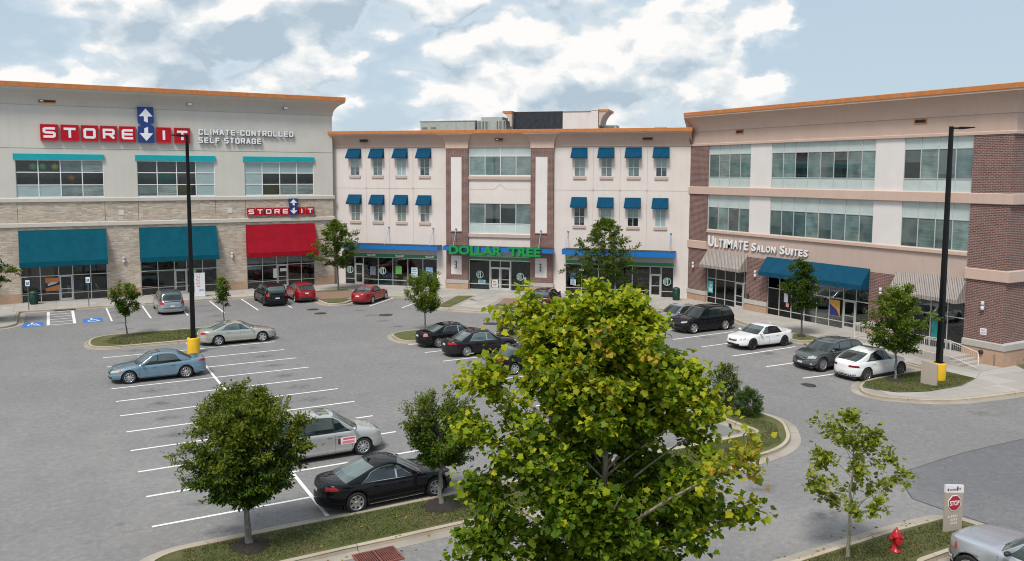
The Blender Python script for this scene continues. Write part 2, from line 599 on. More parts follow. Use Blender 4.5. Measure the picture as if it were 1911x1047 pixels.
class MB:
    def __init__(self, M=None):
        self.v, self.f, self.M, self.sm = [], [], M, []

    def add(self, verts, faces, smooth=False):
        b = len(self.v)
        if self.M is not None:
            verts = [tuple(self.M @ Vector(p)) for p in verts]
        self.v += [tuple(p) for p in verts]
        self.f += [tuple(i + b for i in f) for f in faces]
        self.sm += [smooth] * len(faces)

    def box(self, x0, x1, y0, y1, z0, z1):
        self.add([(x0, y0, z0), (x1, y0, z0), (x1, y1, z0), (x0, y1, z0), (x0, y0, z1), (x1, y0, z1), (x1, y1, z1), (x0, y1, z1)],
                 [(0, 3, 2, 1), (4, 5, 6, 7), (0, 1, 5, 4), (1, 2, 6, 5), (2, 3, 7, 6), (3, 0, 4, 7)])

    def quad(self, a, b, c, d):
        self.add([a, b, c, d], [(0, 1, 2, 3)])

    def prism(self, poly, z0, z1):
        n = len(poly)
        zz = z1 if callable(z1) else (lambda x, y: z1)
        zb = z0 if callable(z0) else (lambda x, y: z0)
        self.add([(x, y, zb(x, y)) for x, y in poly] + [(x, y, zz(x, y)) for x, y in poly],
                 [tuple(range(n - 1, -1, -1)), tuple(range(n, 2 * n))] + [(i, (i + 1) % n, n + (i + 1) % n, n + i) for i in range(n)])

    def ring(self, rings, cap=True, smooth=True):
        """loft a list of closed rings of equal length"""
        n = len(rings[0])
        vs = [p for r in rings for p in r]
        fs = []
        for k in range(len(rings) - 1):
            for i in range(n):
                j = (i + 1) % n
                fs.append((k * n + i, k * n + j, (k + 1) * n + j, (k + 1) * n + i))
        self.add(vs, fs, smooth)
        if cap:
            self.add(rings[0], [tuple(range(n - 1, -1, -1))])
            self.add(rings[-1], [tuple(range(n))])

    def tube(self, pts, rads, n=8, cap=True):
        pts = [Vector(p) for p in pts]
        if isinstance(rads, (int, float)):
            rads = [rads] * len(pts)
        rings = []
        d0 = (pts[1] - pts[0]).normalized()
        a = d0.orthogonal().normalized()
        for i, p in enumerate(pts):
            d = (pts[min(i + 1, len(pts) - 1)] - pts[max(i - 1, 0)]).normalized()
            a = (a - d * a.dot(d)).normalized()
            b = d.cross(a)
            rings.append([tuple(p + (a * math.cos(2 * PI * k / n) + b * math.sin(2 * PI * k / n)) * rads[i]) for k in range(n)])
        self.ring(rings, cap)

    def lathe(self, prof, n=24, c=(0, 0, 0), axis='z', cap=False):
        rings = []
        for r, h in prof:
            rr = []
            for k in range(n):
                a = 2 * PI * k / n
                x, y = r * math.cos(a), r * math.sin(a)
                rr.append((c[0] + x, c[1] + y, c[2] + h) if axis == 'z' else (c[0] + x, c[1] - h, c[2] + y))
            rings.append(rr)
        self.ring(rings, cap)

    def build(self, name, mat, parent=None, smooth=None):
        me = bpy.data.meshes.new(name)
        me.from_pydata(self.v, [], self.f)
        me.validate()
        if len(me.polygons) == len(self.sm):
            me.polygons.foreach_set('use_smooth', [(s if smooth is None else smooth) for s in self.sm])
        me.materials.append(mat)
        return link(name, me, parent)


def link(name, me, parent=None):
    o = bpy.data.objects.new(name, me)
    COL.objects.link(o)
    if parent is not None:
        o.parent = parent
    return o


def empty(name, loc=(0, 0, 0), rz=0.0):
    o = bpy.data.objects.new(name, None)
    o.empty_display_size = 0.3
    COL.objects.link(o)
    o.location = loc
    o.rotation_euler = (0, 0, rz)
    return o


def tag(o, label=None, cat=None, group=None, kind=None):
    if label:
        o['label'] = label
    if cat:
        o['category'] = cat
    if group:
        o['group'] = group
    if kind:
        o['kind'] = kind
    return o


def kids(o):
    return [c for c in bpy.data.objects if c.parent == o]


def copy_tree(o, parent=None):
    c = o.copy()
    COL.objects.link(c)
    c.parent = parent
    for ch in KIDS.get(o.name, None) or kids(o):
        copy_tree(ch, c)
    return c


KIDS = {}


def instance(me_obj, name, parent, loc, rz=0.0, mat=None):
    """another object sharing the mesh of me_obj"""
    o = bpy.data.objects.new(name, me_obj.data)
    COL.objects.link(o)
    o.parent = parent
    o.location = loc
    o.rotation_euler = (0, 0, rz)
    return o


def sstep(t):
    t = min(1.0, max(0.0, t))
    return t * t * (3 - 2 * t)


def gz(x, y):
    """height of the ground: flat, with a fall of 0.4 m towards the end of the right building"""
    return -0.4 * sstep((x - 30) / 10) * sstep((40 - y) / 11)


# ------------------------------------------------------------------ letters
STROKES = {  # squared sign letters as strokes in a 1 x 1 box
    'S': [[(1, 1), (0.12, 1), (0, .9), (0, .62), (.12, .52), (.88, .48), (1, .38), (1, .1), (.88, 0), (0, 0)]],
    'T': [[(0, 1), (1, 1)], [(.5, 1), (.5, 0)]],
    'O': [[(.1, 0), (0, .1), (0, .9), (.1, 1), (.9, 1), (1, .9), (1, .1), (.9, 0), (.1, 0)]],
    'R': [[(0, 0), (0, 1), (.9, 1), (1, .9), (1, .55), (.9, .45), (0, .45)], [(.55, .45), (1, 0)]],
    'E': [[(1, 1), (.1, 1), (0, .9), (0, .1), (.1, 0), (1, 0)], [(0, .5), (.95, .5)]],
    'I': [[(.5, 0), (.5, 1)]],
    'C': [[(1, .75), (1, .9), (.9, 1), (.1, 1), (0, .9), (0, .1), (.1, 0), (.9, 0), (1, .1), (1, .25)]],
    'L': [[(0, 1), (0, 0), (1, 0)]],
    'M': [[(0, 0), (0, 1), (.5, .35), (1, 1), (1, 0)]],
    'A': [[(0, 0), (.42, 1), (.58, 1), (1, 0)], [(.2, .33), (.8, .33)]],
    'N': [[(0, 0), (0, 1), (1, 0), (1, 1)]],
    'D': [[(0, 0), (0, 1), (.85, 1), (1, .85), (1, .15), (.85, 0), (0, 0)]],
    'F': [[(0, 0), (0, 1), (1, 1)], [(0, .5), (.85, .5)]],
    'G': [[(1, .75), (1, .9), (.9, 1), (.1, 1), (0, .9), (0, .1), (.1, 0), (.9, 0), (1, .1), (1, .48), (.55, .48)]],
    '-': [[(.1, .5), (.9, .5)]],
    'P': [[(0, 0), (0, 1), (.9, 1), (1, .9), (1, .55), (.9, .45), (0, .45)]],
}


def stroke_letter(mb, ch, x, z, w, h, t, y0, y1):
    """letter of stroke width t into the box x..x+w, z..z+h, front at y0 (towards the viewer) back at y1"""
    iw, ih = w - t, h - t
    lay = 0.0
    for line in STROKES[ch]:
        pts = [(x + t / 2 + a * iw, z + t / 2 + b * ih) for a, b in line]
        for (ax, az), (bx, bz) in zip(pts[:-1], pts[1:]):
            d = Vector((bx - ax, bz - az))
            L = d.length
            if L < 1e-6:
                continue
            d /= L
            n = Vector((-d.y, d.x)) * t / 2
            e_ = d * t * 0.30
            p = [(ax - e_.x + n.x, az - e_.y + n.y), (bx + e_.x + n.x, bz + e_.y + n.y), (bx + e_.x - n.x, bz + e_.y - n.y), (ax - e_.x - n.x, az - e_.y - n.y)]
            lay += 0.0006
            mb.add([(q[0], y0 - lay, q[1]) for q in p] + [(q[0], y1, q[1]) for q in p],
                   [(0, 1, 2, 3), (7, 6, 5, 4), (0, 4, 5, 1), (1, 5, 6, 2), (2, 6, 7, 3), (3, 7, 4, 0)])


def text_mesh(s, size=1.0, extrude=0.05, weight=0.0, shear=0.0):
    cu = bpy.data.curves.new('t', 'FONT')
    cu.body = s
    cu.size = size
    cu.extrude = extrude
    cu.offset = weight
    cu.shear = shear
    cu.resolution_u = 3
    o = bpy.data.objects.new('t', cu)
    COL.objects.link(o)
    dg = bpy.context.evaluated_depsgraph_get()
    me = bpy.data.meshes.new_from_object(o.evaluated_get(dg))
    bpy.data.objects.remove(o)
    bpy.data.curves.remove(cu)
    return me


def flat_text(s, name, mat, parent, x0, x1, z0, z1, y, depth=0.004, weight=0.0, shear=0.0, split=False):
    """text standing in the xz plane, front towards -y, fitted into a box; split=True makes one object per letter"""
    me = text_mesh(s, 1.0, 0.5, weight, shear)
    co = np.array([v.co[:] for v in me.vertices])
    lo, hi = co.min(0), co.max(0)
    sx, sz = (x1 - x0) / (hi[0] - lo[0]), (z1 - z0) / (hi[1] - lo[1])

    def conv(c):
        r = np.empty_like(c)
        r[:, 0] = x0 + (c[:, 0] - lo[0]) * sx
        r[:, 2] = z0 + (c[:, 1] - lo[1]) * sz
        r[:, 1] = y - c[:, 2] * depth
        return r
    if not split:
        out = conv(co)
        me.vertices.foreach_set('co', out.ravel())
        me.materials.clear()
        me.materials.append(mat)
        me.update()
        return [link(name, me, parent)]
    # split into islands, merge islands that overlap in x into one letter
    n = len(co)
    par = list(range(n))

    def find(a):
        while par[a] != a:
            par[a] = par[par[a]]
            a = par[a]
        return a
    for p in me.polygons:
        vs = list(p.vertices)
        for b in vs[1:]:
            par[find(b)] = find(vs[0])
    # front, back and sides are separate islands of the text mesh: group by overlapping x range
    isl = {}
    for i in range(n):
        isl.setdefault(find(i), []).append(i)
    groups = []
    for ids in sorted(isl.values(), key=lambda ii: co[ii][:, 0].min()):
        a, b = co[ids][:, 0].min(), co[ids][:, 0].max()
        if groups and a < groups[-1][1] - 0.35 * min(b - a, groups[-1][1] - groups[-1][0]):
            groups[-1][1] = max(groups[-1][1], b)
            groups[-1][2] += ids
        else:
            groups.append([a, b, list(ids)])
    out = conv(co)
    res = []
    polys = [tuple(p.vertices) for p in me.polygons]
    for a, b, ids in groups:
        s_ = set(ids)
        mp_ = {o_: i for i, o_ in enumerate(ids)}
        fs = [tuple(mp_[q] for q in p) for p in polys if p[0] in s_]
        m2 = bpy.data.meshes.new(name)
        m2.from_pydata([tuple(out[i]) for i in ids], [], fs)
        m2.materials.append(mat)
        res.append(link(name, m2, parent))
    bpy.data.meshes.remove(me)
    return res

# ------------------------------------------------------------------ palette
STUCCO_GREY = m_stucco((0.60, 0.575, 0.52), 0.16)
STUCCO_PINK = m_stucco((0.67, 0.61, 0.58), 0.16)
STUCCO_WHITE = m_stucco((0.69, 0.655, 0.64), 0.07)
STUCCO_TAN = m_stucco((0.56, 0.415, 0.345), 0.2)
STUCCO_TANLIGHT = m_stucco((0.50, 0.385, 0.335))
CREAM = m_stucco((0.56, 0.525, 0.47), 0.2)
BRICK_RED = m_brick((0.205, 0.090, 0.073), (0.135, 0.058, 0.050), (0.36, 0.30, 0.275))
BLOCK_TAN = m_brick((0.60, 0.50, 0.385), (0.42, 0.325, 0.245), (0.50, 0.45, 0.38), 0.40, 0.10, 0.012, extra=(0.64, 0.58, 0.50))
BLOCK_BASE = m_brick((0.52, 0.345, 0.235), (0.47, 0.315, 0.22), (0.42, 0.30, 0.22), 0.40, 0.20, 0.008)
CAP = m_concrete((0.46, 0.44, 0.41))
ORANGE = m_plain((0.50, 0.18, 0.05), 0.5, 0, 0.15)
ALU = m_plain((0.55, 0.57, 0.56), 0.35, 0.3, 0.04)
ALU_DARK = m_plain((0.16, 0.17, 0.17), 0.4, 0.3)
WHITE = m_plain((0.76, 0.76, 0.76), 0.5, 0, 0.03)
BLACK = m_plain((0.012, 0.012, 0.013), 0.35, 0, 0.2)
DARK = m_plain((0.03, 0.03, 0.032), 0.7, 0, 0.2)
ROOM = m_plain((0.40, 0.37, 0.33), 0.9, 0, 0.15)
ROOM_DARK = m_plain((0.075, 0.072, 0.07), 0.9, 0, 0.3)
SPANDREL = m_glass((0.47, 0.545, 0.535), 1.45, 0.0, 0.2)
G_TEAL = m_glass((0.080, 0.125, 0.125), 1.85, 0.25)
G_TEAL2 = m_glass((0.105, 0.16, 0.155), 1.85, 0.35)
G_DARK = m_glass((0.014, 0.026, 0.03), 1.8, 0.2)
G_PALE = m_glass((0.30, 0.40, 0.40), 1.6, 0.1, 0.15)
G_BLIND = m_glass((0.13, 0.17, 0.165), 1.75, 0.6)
CLEAR = m_clear()


def wall(mb, x0, x1, z0, z1, holes=(), y=0.0, reveal=0.14):
    xs = sorted({x0, x1} | {h[0] for h in holes} | {h[1] for h in holes})
    zs = sorted({z0, z1} | {h[2] for h in holes} | {h[3] for h in holes})
    for a, b in zip(xs[:-1], xs[1:]):
        for c, d in zip(zs[:-1], zs[1:]):
            mx, mz = (a + b) / 2, (c + d) / 2
            if any(h[0] < mx < h[1] and h[2] < mz < h[3] for h in holes):
                continue
            mb.quad((a, y, c), (b, y, c), (b, y, d), (a, y, d))
    for a, b, c, d in holes:
        r = y + reveal
        mb.quad((a, y, c), (a, y, d), (a, r, d), (a, r, c))
        mb.quad((b, y, c), (b, r, c), (b, r, d), (b, y, d))
        mb.quad((a, y, d), (b, y, d), (b, r, d), (a, r, d))
        mb.quad((a, y, c), (a, r, c), (b, r, c), (b, y, c))


def sweep(mb, path, prof, smooth=False, ends=True):
    """sweep a profile [(out, z)] along a plan path; outwards is to the right of the direction of travel"""
    P = [Vector(p) for p in path]
    mit = []
    for i in range(len(P)):
        ns = []
        for a, b in ((i - 1, i), (i, i + 1)):
            if a >= 0 and b < len(P):
                d = (P[b] - P[a]).normalized()
                ns.append(Vector((d.y, -d.x)))
        if len(ns) == 1:
            mit.append(ns[0])
        else:
            mit.append((ns[0] + ns[1]) / (1 + ns[0].dot(ns[1])))
    n = len(prof)
    vs, fs = [], []
    for p, m_ in zip(P, mit):
        for o, z in prof:
            vs.append((p.x + m_.x * o, p.y + m_.y * o, z))
    for k in range(len(P) - 1):
        for j in range(n - 1):
            fs.append((k * n + j, (k + 1) * n + j, (k + 1) * n + j + 1, k * n + j + 1))
    mb.add(vs, fs, smooth)
    if ends:
        mb.add(vs[:n], [tuple(range(n - 1, -1, -1))])
        mb.add(vs[-n:], [tuple(range(n))])


def cove(ov, z0, z1, n=10, a_max=58):
    am = math.radians(a_max)
    return [(ov * (1 - math.cos(am * i / n)) / (1 - math.cos(am)), z0 + (z1 - z0) * math.sin(am * i / n) / math.sin(am)) for i in range(n + 1)]


def band(name, path, out, z0, z1, mat, parent, bev=0.03):
    mb = MB()
    sweep(mb, path, [(0, z0), (out - bev, z0), (out, z0 + bev), (out, z1 - bev), (out - bev, z1), (-0.02, z1 + 0.015)])
    return mb.build(name, mat, parent)


def window(parent, xs, zs, y, mats, name='window', bar=0.055, fmat=None, depth=0.09, skip=(), label=None, handle=None):
    """frame with bars at xs and zs; each pane is a sub-part"""
    f = MB()
    h = bar / 2
    for i, x in enumerate(xs):
        hh = h if 0 < i < len(xs) - 1 else bar * 0.6
        f.box(x - hh, x + hh, y - depth * 0.5, y + depth * 0.5, zs[0], zs[-1])
    for i, z in enumerate(zs):
        hh = h if 0 < i < len(zs) - 1 else bar * 0.6
        for a, b in zip(xs[:-1], xs[1:]):
            f.box(a + h, b - h, y - depth * 0.46, y + depth * 0.46, z - hh, z + hh)
    fo = f.build(name, fmat or ALU, parent)
    if label:
        fo['label'] = label
    for i, (a, b) in enumerate(zip(xs[:-1], xs[1:])):
        for j, (c, d) in enumerate(zip(zs[:-1], zs[1:])):
            if (i, j) in skip:
                continue
            mt = mats(i, j) if callable(mats) else mats
            p = MB()
            p.box(a + h, b - h, y - 0.006, y + 0.006, c + h, d - h)
            p.build('pane', mt, fo)
    return fo


def door(parent, x0, x1, z0, z1, y, glass, leaves=1, fmat=None):
    w = (x1 - x0) / leaves
    for k in range(leaves):
        a, b = x0 + k * w + 0.015, x0 + (k + 1) * w - 0.015
        f = MB()
        f.box(a, a + 0.10, y - 0.035, y + 0.035, z0, z1)
        f.box(b - 0.10, b, y - 0.035, y + 0.035, z0, z1)
        f.box(a + 0.10, b - 0.10, y - 0.033, y + 0.033, z1 - 0.10, z1)
        f.box(a + 0.10, b - 0.10, y - 0.033, y + 0.033, z0, z0 + 0.22)
        f.box(a + 0.10, b - 0.10, y - 0.030, y + 0.030, z0 + 0.98, z0 + 1.04)
        fo = f.build('door', fmat or ALU, parent)
        for c, d in ((z0 + 0.22, z0 + 0.98), (z0 + 1.04, z1 - 0.10)):
            p = MB()
            p.box(a + 0.10, b - 0.10, y - 0.006, y + 0.006, c, d)
            p.build('pane', glass, fo)
        hx = (a + 0.16) if k == leaves - 1 else (b - 0.16)
        if leaves == 1:
            hx = b - 0.15
        hm = MB()
        hm.tube([(hx, y - 0.035, z0 + 0.85), (hx, y - 0.09, z0 + 0.88), (hx, y - 0.09, z0 + 1.25), (hx, y - 0.035, z0 + 1.28)], 0.014, 6)
        hm.build('handle', ALU_DARK, fo)


def room(parent, x0, x1, z0, z1, depth=3.2, mat=None, y=0.2):
    m_ = MB()
    a, b = (x0, y), (x1, y + depth)
    m_.quad((x0, y + depth, z0), (x1, y + depth, z0), (x1, y + depth, z1), (x0, y + depth, z1))
    m_.quad((x0, y, z0), (x0, y + depth, z0), (x0, y + depth, z1), (x0, y, z1))
    m_.quad((x1, y + depth, z0), (x1, y, z0), (x1, y, z1), (x1, y + depth, z1))
    m_.quad((x0, y, z0), (x1, y, z0), (x1, y + depth, z0), (x0, y + depth, z0))
    m_.quad((x0, y + depth, z1), (x1, y + depth, z1), (x1, y, z1), (x0, y, z1))
    return m_.build('interior', mat or ROOM, parent)


def awning(parent, x0, x1, z_top, z_bot, out, val, mat, name='awning', ribs=6, side=0.0):
    m_ = MB()
    n, k = ribs * 4, 5
    zf = z_bot + val
    vs = []
    for j in range(k + 1):
        for i in range(n + 1):
            u, v = i / n, j / k
            sag = 0.018 * (1 - abs(math.cos(PI * u * ribs))) * math.sin(PI * v) * 1.5
            vs.append((x0 - side * v + (x1 - x0 + 2 * side * v) * u, -0.02 - (out - 0.02) * v + sag, z_top + (zf - z_top) * v - sag * 0.8))
    fs = [(j * (n + 1) + i, (j + 1) * (n + 1) + i, (j + 1) * (n + 1) + i + 1, j * (n + 1) + i + 1) for j in range(k) for i in range(n)]
    m_.add(vs, fs, False)
    b = len(m_.v)
    xa, xb = x0 - side, x1 + side
    # valance, ends
    vv = [(xa + (xb - xa) * i / n, -out - 0.004 + 0.012 * math.sin(i * 1.9), z_bot + (0.02 * math.sin(i * 2.4) if 0 < i < n else 0)) for i in range(n + 1)]
    tt = [vs[k * (n + 1) + i] for i in range(n + 1)]
    m_.add(tt + vv, [(i, n + 1 + i, n + 2 + i, i + 1) for i in range(n)])
    for xw, xo in ((x0, xa), (x1, xb)):
        m_.add([(xw, -0.02, z_top), (xw, -0.02, zf), (xo, -out, zf), (xw, -0.02, z_bot + 0.02), (xo, -out, z_bot)], [(0, 1, 2), (1, 3, 4, 2)])
    o = m_.build(name, mat, parent)
    # steel frame under the cloth
    fr = MB()
    for i in range(ribs // 2 + 1):
        x = x0 + 0.03 + (x1 - x0 - 0.06) * i / (ribs // 2)
        fr.tube([(x, -0.03, z_top - 0.06), (x, -out + 0.04, zf - 0.03)], 0.015, 5)
    fr.tube([(x0 + 0.03, -out + 0.04, zf - 0.04), (x1 - 0.03, -out + 0.04, zf - 0.04)], 0.016, 5)
    fr.build('awning_frame', ALU, o)
    return o


def wall_lamp(parent, x, z, y=0.0):
    m_ = MB()
    m_.lathe([(0.0, -0.26), (0.085, -0.26), (0.10, -0.22), (0.10, -0.03), (0.085, -0.02)], 12, (x, y - 0.13, z))
    m_.lathe([(0.085, 0.02), (0.10, 0.03), (0.10, 0.22), (0.085, 0.26), (0.0, 0.26)], 12, (x, y - 0.13, z))
    m_.box(x - 0.05, x + 0.05, y - 0.10, y, z - 0.06, z + 0.06)
    return m_.build('wall_lamp', m_plain((0.62, 0.63, 0.65), 0.4), parent)


def wall_vent(parent, x0, x1, z0, z1, y, frame=ORANGE, louver=DARK, lamp=0):
    m_ = MB()
    b = 0.07
    m_.box(x0, x1, y - 0.05, y + 0.02, z0, z0 + b)
    m_.box(x0, x1, y - 0.05, y + 0.02, z1 - b, z1)
    m_.box(x0, x0 + b, y - 0.045, y + 0.02, z0 + b, z1 - b)
    m_.box(x1 - b, x1, y - 0.045, y + 0.02, z0 + b, z1 - b)
    o = m_.build('wall_vent', frame, parent)
    l_ = MB()
    l_.box(x0 + b, x1 - b, y - 0.012, y + 0.02, z0 + b, z1 - b)
    for i in range(4):
        z = z0 + b + (z1 - z0 - 2 * b) * (i + 0.5) / 4
        l_.add([(x0 + b, y - 0.04, z - 0.02), (x1 - b, y - 0.04, z - 0.02), (x1 - b, y - 0.014, z + 0.03), (x0 + b, y - 0.014, z + 0.03)], [(0, 1, 2, 3)])
    l_.build('louvre', louver, o)
    if lamp:
        q = MB()
        q.box(x0 + b + 0.05, x0 + b + 0.3, y - 0.10, y - 0.045, z0 + b + 0.03, z1 - b - 0.03)
        q.build('flood_light', WHITE, o)
    return o


def poster(parent, x0, x1, z0, z1, y, mat, name='poster', t=0.004):
    m_ = MB()
    m_.box(x0, x1, y - t, y, z0, z1)
    return m_.build(name, mat, parent)


# =========================================================== STORAGE BUILDING (left), facade on Y = 80
LB = tag(empty('storage_building', (0, 80.0, 0)), 'long grey stucco building with pale block base, teal and red awnings', 'building')
bays = [(-11.5, -5.0), (-2.33, 4.20), (6.85, 13.35), (16.0, 22.5)]
XL, XR = -24.0, 24.4
path = [(XL, 0), (XR, 0), (XR, 14)]
up_holes = [(a, b, 8.93, 12.08) for a, b in bays]
lo_holes = [(a, b, 0.10, 6.20) for a, b in bays]
w = MB()
wall(w, XL, XR, 8.87, 13.0, up_holes)
w.quad((XR, 0, 8.87), (XR, 14, 8.87), (XR, 14, 13.0), (XR, 0, 13.0))
wall(w, XL, XR, 13.05, 16.62, [], y=0.0)
w.quad((XR, 0, 13.05), (XR, 14, 13.05), (XR, 14, 16.62), (XR, 0, 16.62))
wall(w, XL, XR, 12.98, 13.06, [], y=0.04)
w.build('stucco_wall', STUCCO_GREY, LB)
w = MB()
wall(w, XL, XR, 6.45, 8.54, [])
w.quad((XR, 0, 0.9), (XR, 14, 0.9), (XR, 14, 8.54), (XR, 0, 8.54))
wall(w, XL, XR, 0.92, 6.45, [(a, b, 0.92, 6.20) for a, b in bays], reveal=0.3)
w.build('block_wall', BLOCK_TAN, LB)
for a, b in zip([XL] + [q[1] for q in bays], [q[0] for q in bays] + [XR]):
    w = MB()
    w.box(a + 0.0, b - 0.0, -0.05, 0.32, -0.3, 0.92)
    w.build('base_course', BLOCK_BASE, LB)
for z0, z1, o_ in ((6.45, 6.80, 0.14), (8.54, 8.87, 0.12)):
    band('stone_band', path, o_, z0, z1, CREAM, LB)
for a, b in bays[1:]:
    for x in (a, b):
        j = MB()
        j.box(x - 0.02, x + 0.02, -0.006, 0.0, 6.83, 8.53)
        j.build('wall_joint', m_plain((0.16, 0.14, 0.12)), LB)
c = MB()
sweep(c, path, [(0.0, 16.60), (0.06, 16.60), (0.06, 16.66)] + [(o_ + 0.06, z) for o_, z in cove(0.94, 16.66, 17.80)][1:] + [(1.0, 17.97)], True, True)
c.build('cornice', STUCCO_GREY, LB)
c = MB()
sweep(c, path, [(0.9, 17.955), (1.06, 17.955), (1.07, 18.33), (1.0, 18.36), (0.0, 18.38)])
c.build('coping', ORANGE, LB)
rf = MB()
rf.box(XL, XR - 0.01, 0.4, 14, 16.9, 17.4)
rf.build('roof', DARK, LB)

glass_rows = [lambda i, j: {(0, 0): G_PALE, (1, 0): G_PALE, (2, 0): G_BLIND, (3, 0): G_BLIND, (2, 2): G_BLIND, (3, 2): G_BLIND}.get((i, j), CLEAR),
              lambda i, j: G_PALE if i == 3 else (G_BLIND if j == 0 and i < 2 else CLEAR),
              lambda i, j: G_PALE if i == 0 or (j == 2) else (G_BLIND if j == 0 and i > 1 else CLEAR)]
aq = m_plain((0.0, 0.34, 0.38), 0.45)
TEAL = m_fabric((0.002, 0.075, 0.112))
RED = m_fabric((0.27, 0.006, 0.016))
for k, (a, b) in enumerate(bays):
    n_ = 4
    xs = [a + (b - a) * i / n_ for i in range(n_ + 1)]
    gr = glass_rows[(k - 1) % 3]
    if k == 0:
        gr = glass_rows[1]
    window(LB, xs, [8.96, 9.98, 11.04, 12.06], 0.10, gr, 'gallery_window', 0.07, WHITE)
    room(LB, a, b, 8.96, 12.06, 2.6, ROOM, 0.16)
    h = MB()
    h.box(a - 0.12, b + 0.06, -0.16, 0.0, 12.10, 12.57)
    h.build('head_trim', aq, LB)
    # storefront
    if k == 3:
        xs = [a + 0.03, a + 1.45, a + 2.80, a + 3.85, a + 5.15, b - 0.03]
        di = 2
    else:
        xs = [a + 0.03, a + 1.42, a + 2.80, a + 3.85, a + 5.22, b - 0.03]
        di = 2
    window(LB, xs, [0.12, 0.78, 2.30, 3.35], 0.12, CLEAR, 'storefront_window', 0.06, ALU, skip=[(di, 0), (di, 1)])
    door(LB, xs[di] + 0.03, xs[di + 1] - 0.03, 0.13, 2.27, 0.10, CLEAR)
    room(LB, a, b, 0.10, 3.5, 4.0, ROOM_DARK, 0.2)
    awning(LB, a - 0.02, b - 0.0, 6.20, 3.22, 1.25, 0.42, RED if k == 3 else TEAL, ribs=4)
for x, z, r, cc in ((-1.05, 11.5, 0.30, (0.25, 0.75, 0.25)), (-0.35, 11.5, 0.30, (0.25, 0.75, 0.20)), (0.55, 11.5, 0.30, (0.85, 0.75, 0.10)), (1.75, 10.55, 0.33, (0.8, 0.28, 0.08))):
    m_ = MB()
    m_.lathe([(r * math.sin(PI * i / 10), -r * math.cos(PI * i / 10)) for i in range(11)], 16, (x, 0.5 if r < .35 else 0.55, z))
    m_.build('hanging_ball', m_gloss(cc, 0.3), LB)
m_ = MB()
for x0, x1 in ((-1.6, 3.9), (7.6, 11.5), (17.8, 22.0)):
    m_.box(x0, x1, 1.0, 1.06, 10.9, 11.0)
    m_.box(x0, x1, 1.2, 2.0, 8.97, 10.0)
m_.build('interior_shelf', m_plain((0.35, 0.30, 0.10), 0.7), LB)
m_ = MB()
m_.box(8.6, 9.9, 0.9, 1.2, 9.2, 10.9)
m_.build('hanging_cloth', m_plain((0.02, 0.28, 0.24), 0.7), LB)
for x in (5.51, 14.67):
    wall_lamp(LB, x, 3.44)
wall_lamp(LB, -3.6, 3.44)
for x in (5.49, 14.61):
    m_ = MB()
    m_.box(x - 0.22, x + 0.22, -0.03, 0.01, 7.36, 7.78)
    m_.build('blank_sign_plate', m_plain((0.62, 0.60, 0.56)), LB)
wall_vent(LB, -0.45, 0.85, 16.98, 17.28, -0.10, ORANGE, DARK, 1).location = (0, 0, -0.20)
for x in (11.35, 19.88):
    m_ = MB()
    m_.box(x - 0.22, x + 0.22, -0.32, -0.05, 17.0, 17.3)
    o_ = m_.build('flood_light', m_plain((0.30, 0.29, 0.27)), LB)
    m_ = MB()
    m_.box(x - 0.17, x + 0.17, -0.335, -0.322, 17.04, 17.26)
    m_.build('lens', WHITE, o_)
# posters in the storefronts
p_ = poster(LB, -0.55, 0.55, 1.02, 2.12, 0.07, m_plain((0.62, 0.20, 0.06), 0.5))
pp = MB()
pp.add([(-0.38, 0.064, 1.45), (0.2, 0.064, 1.62), (0.42, 0.064, 1.75), (-0.05, 0.064, 1.78), (-0.40, 0.064, 1.62)], [(0, 1, 2, 3, 4)])
pp.build('picture', m_plain((0.5, 0.6, 0.7)), p_)
pp = MB()
pp.add([(-0.55, 0.0655, 1.25), (0.55, 0.0655, 1.55), (0.55, 0.0655, 1.80), (-0.55, 0.0655, 1.68)], [(0, 1, 2, 3)])
pp.build('picture_band', m_plain((0.02, 0.025, 0.04)), p_)
poster(LB, -2.2, 0.1, 0.9, 3.3, 1.6, m_plain((0.30, 0.19, 0.12)), 'interior_partition')
poster(LB, 10.9, 11.5, 1.9, 2.25, 0.07, m_plain((0.16, 0.55, 0.10), 0.5))
poster(LB, 10.9, 11.5, 1.1, 1.45, 0.07, m_plain((0.16, 0.55, 0.10), 0.5))
poster(LB, 18.45, 18.78, 1.05, 1.95, 0.07, m_plain((0.7, 0.7, 0.68), 0.5))
poster(LB, 19.1, 19.75, 1.65, 1.95, 0.05, m_plain((0.7, 0.72, 0.7), 0.5))
poster(LB, 16.1, 22.4, 2.45, 3.3, 0.5, m_plain((0.42, 0.47, 0.48), 0.5), 'window_blind')
poster(LB, 16.1, 17.4, 1.9, 2.25, 0.3, m_plain((0.38, 0.44, 0.46), 0.5), 'window_blind')
poster(LB, 7.0, 13.2, 1.9, 2.2, 1.8, m_plain((0.30, 0.20, 0.13), 0.5), 'interior_partition')

# ---- the two box-letter signs
SIGN_RED = m_plain((0.46, 0.004, 0.014), 0.45, 0, 0.12, 0.25)
SIGN_BLUE = m_gloss((0.008, 0.040, 0.20), 0.45)
SIGN_WHITE = m_plain((0.80, 0.80, 0.82), 0.4, 0, 0.03)


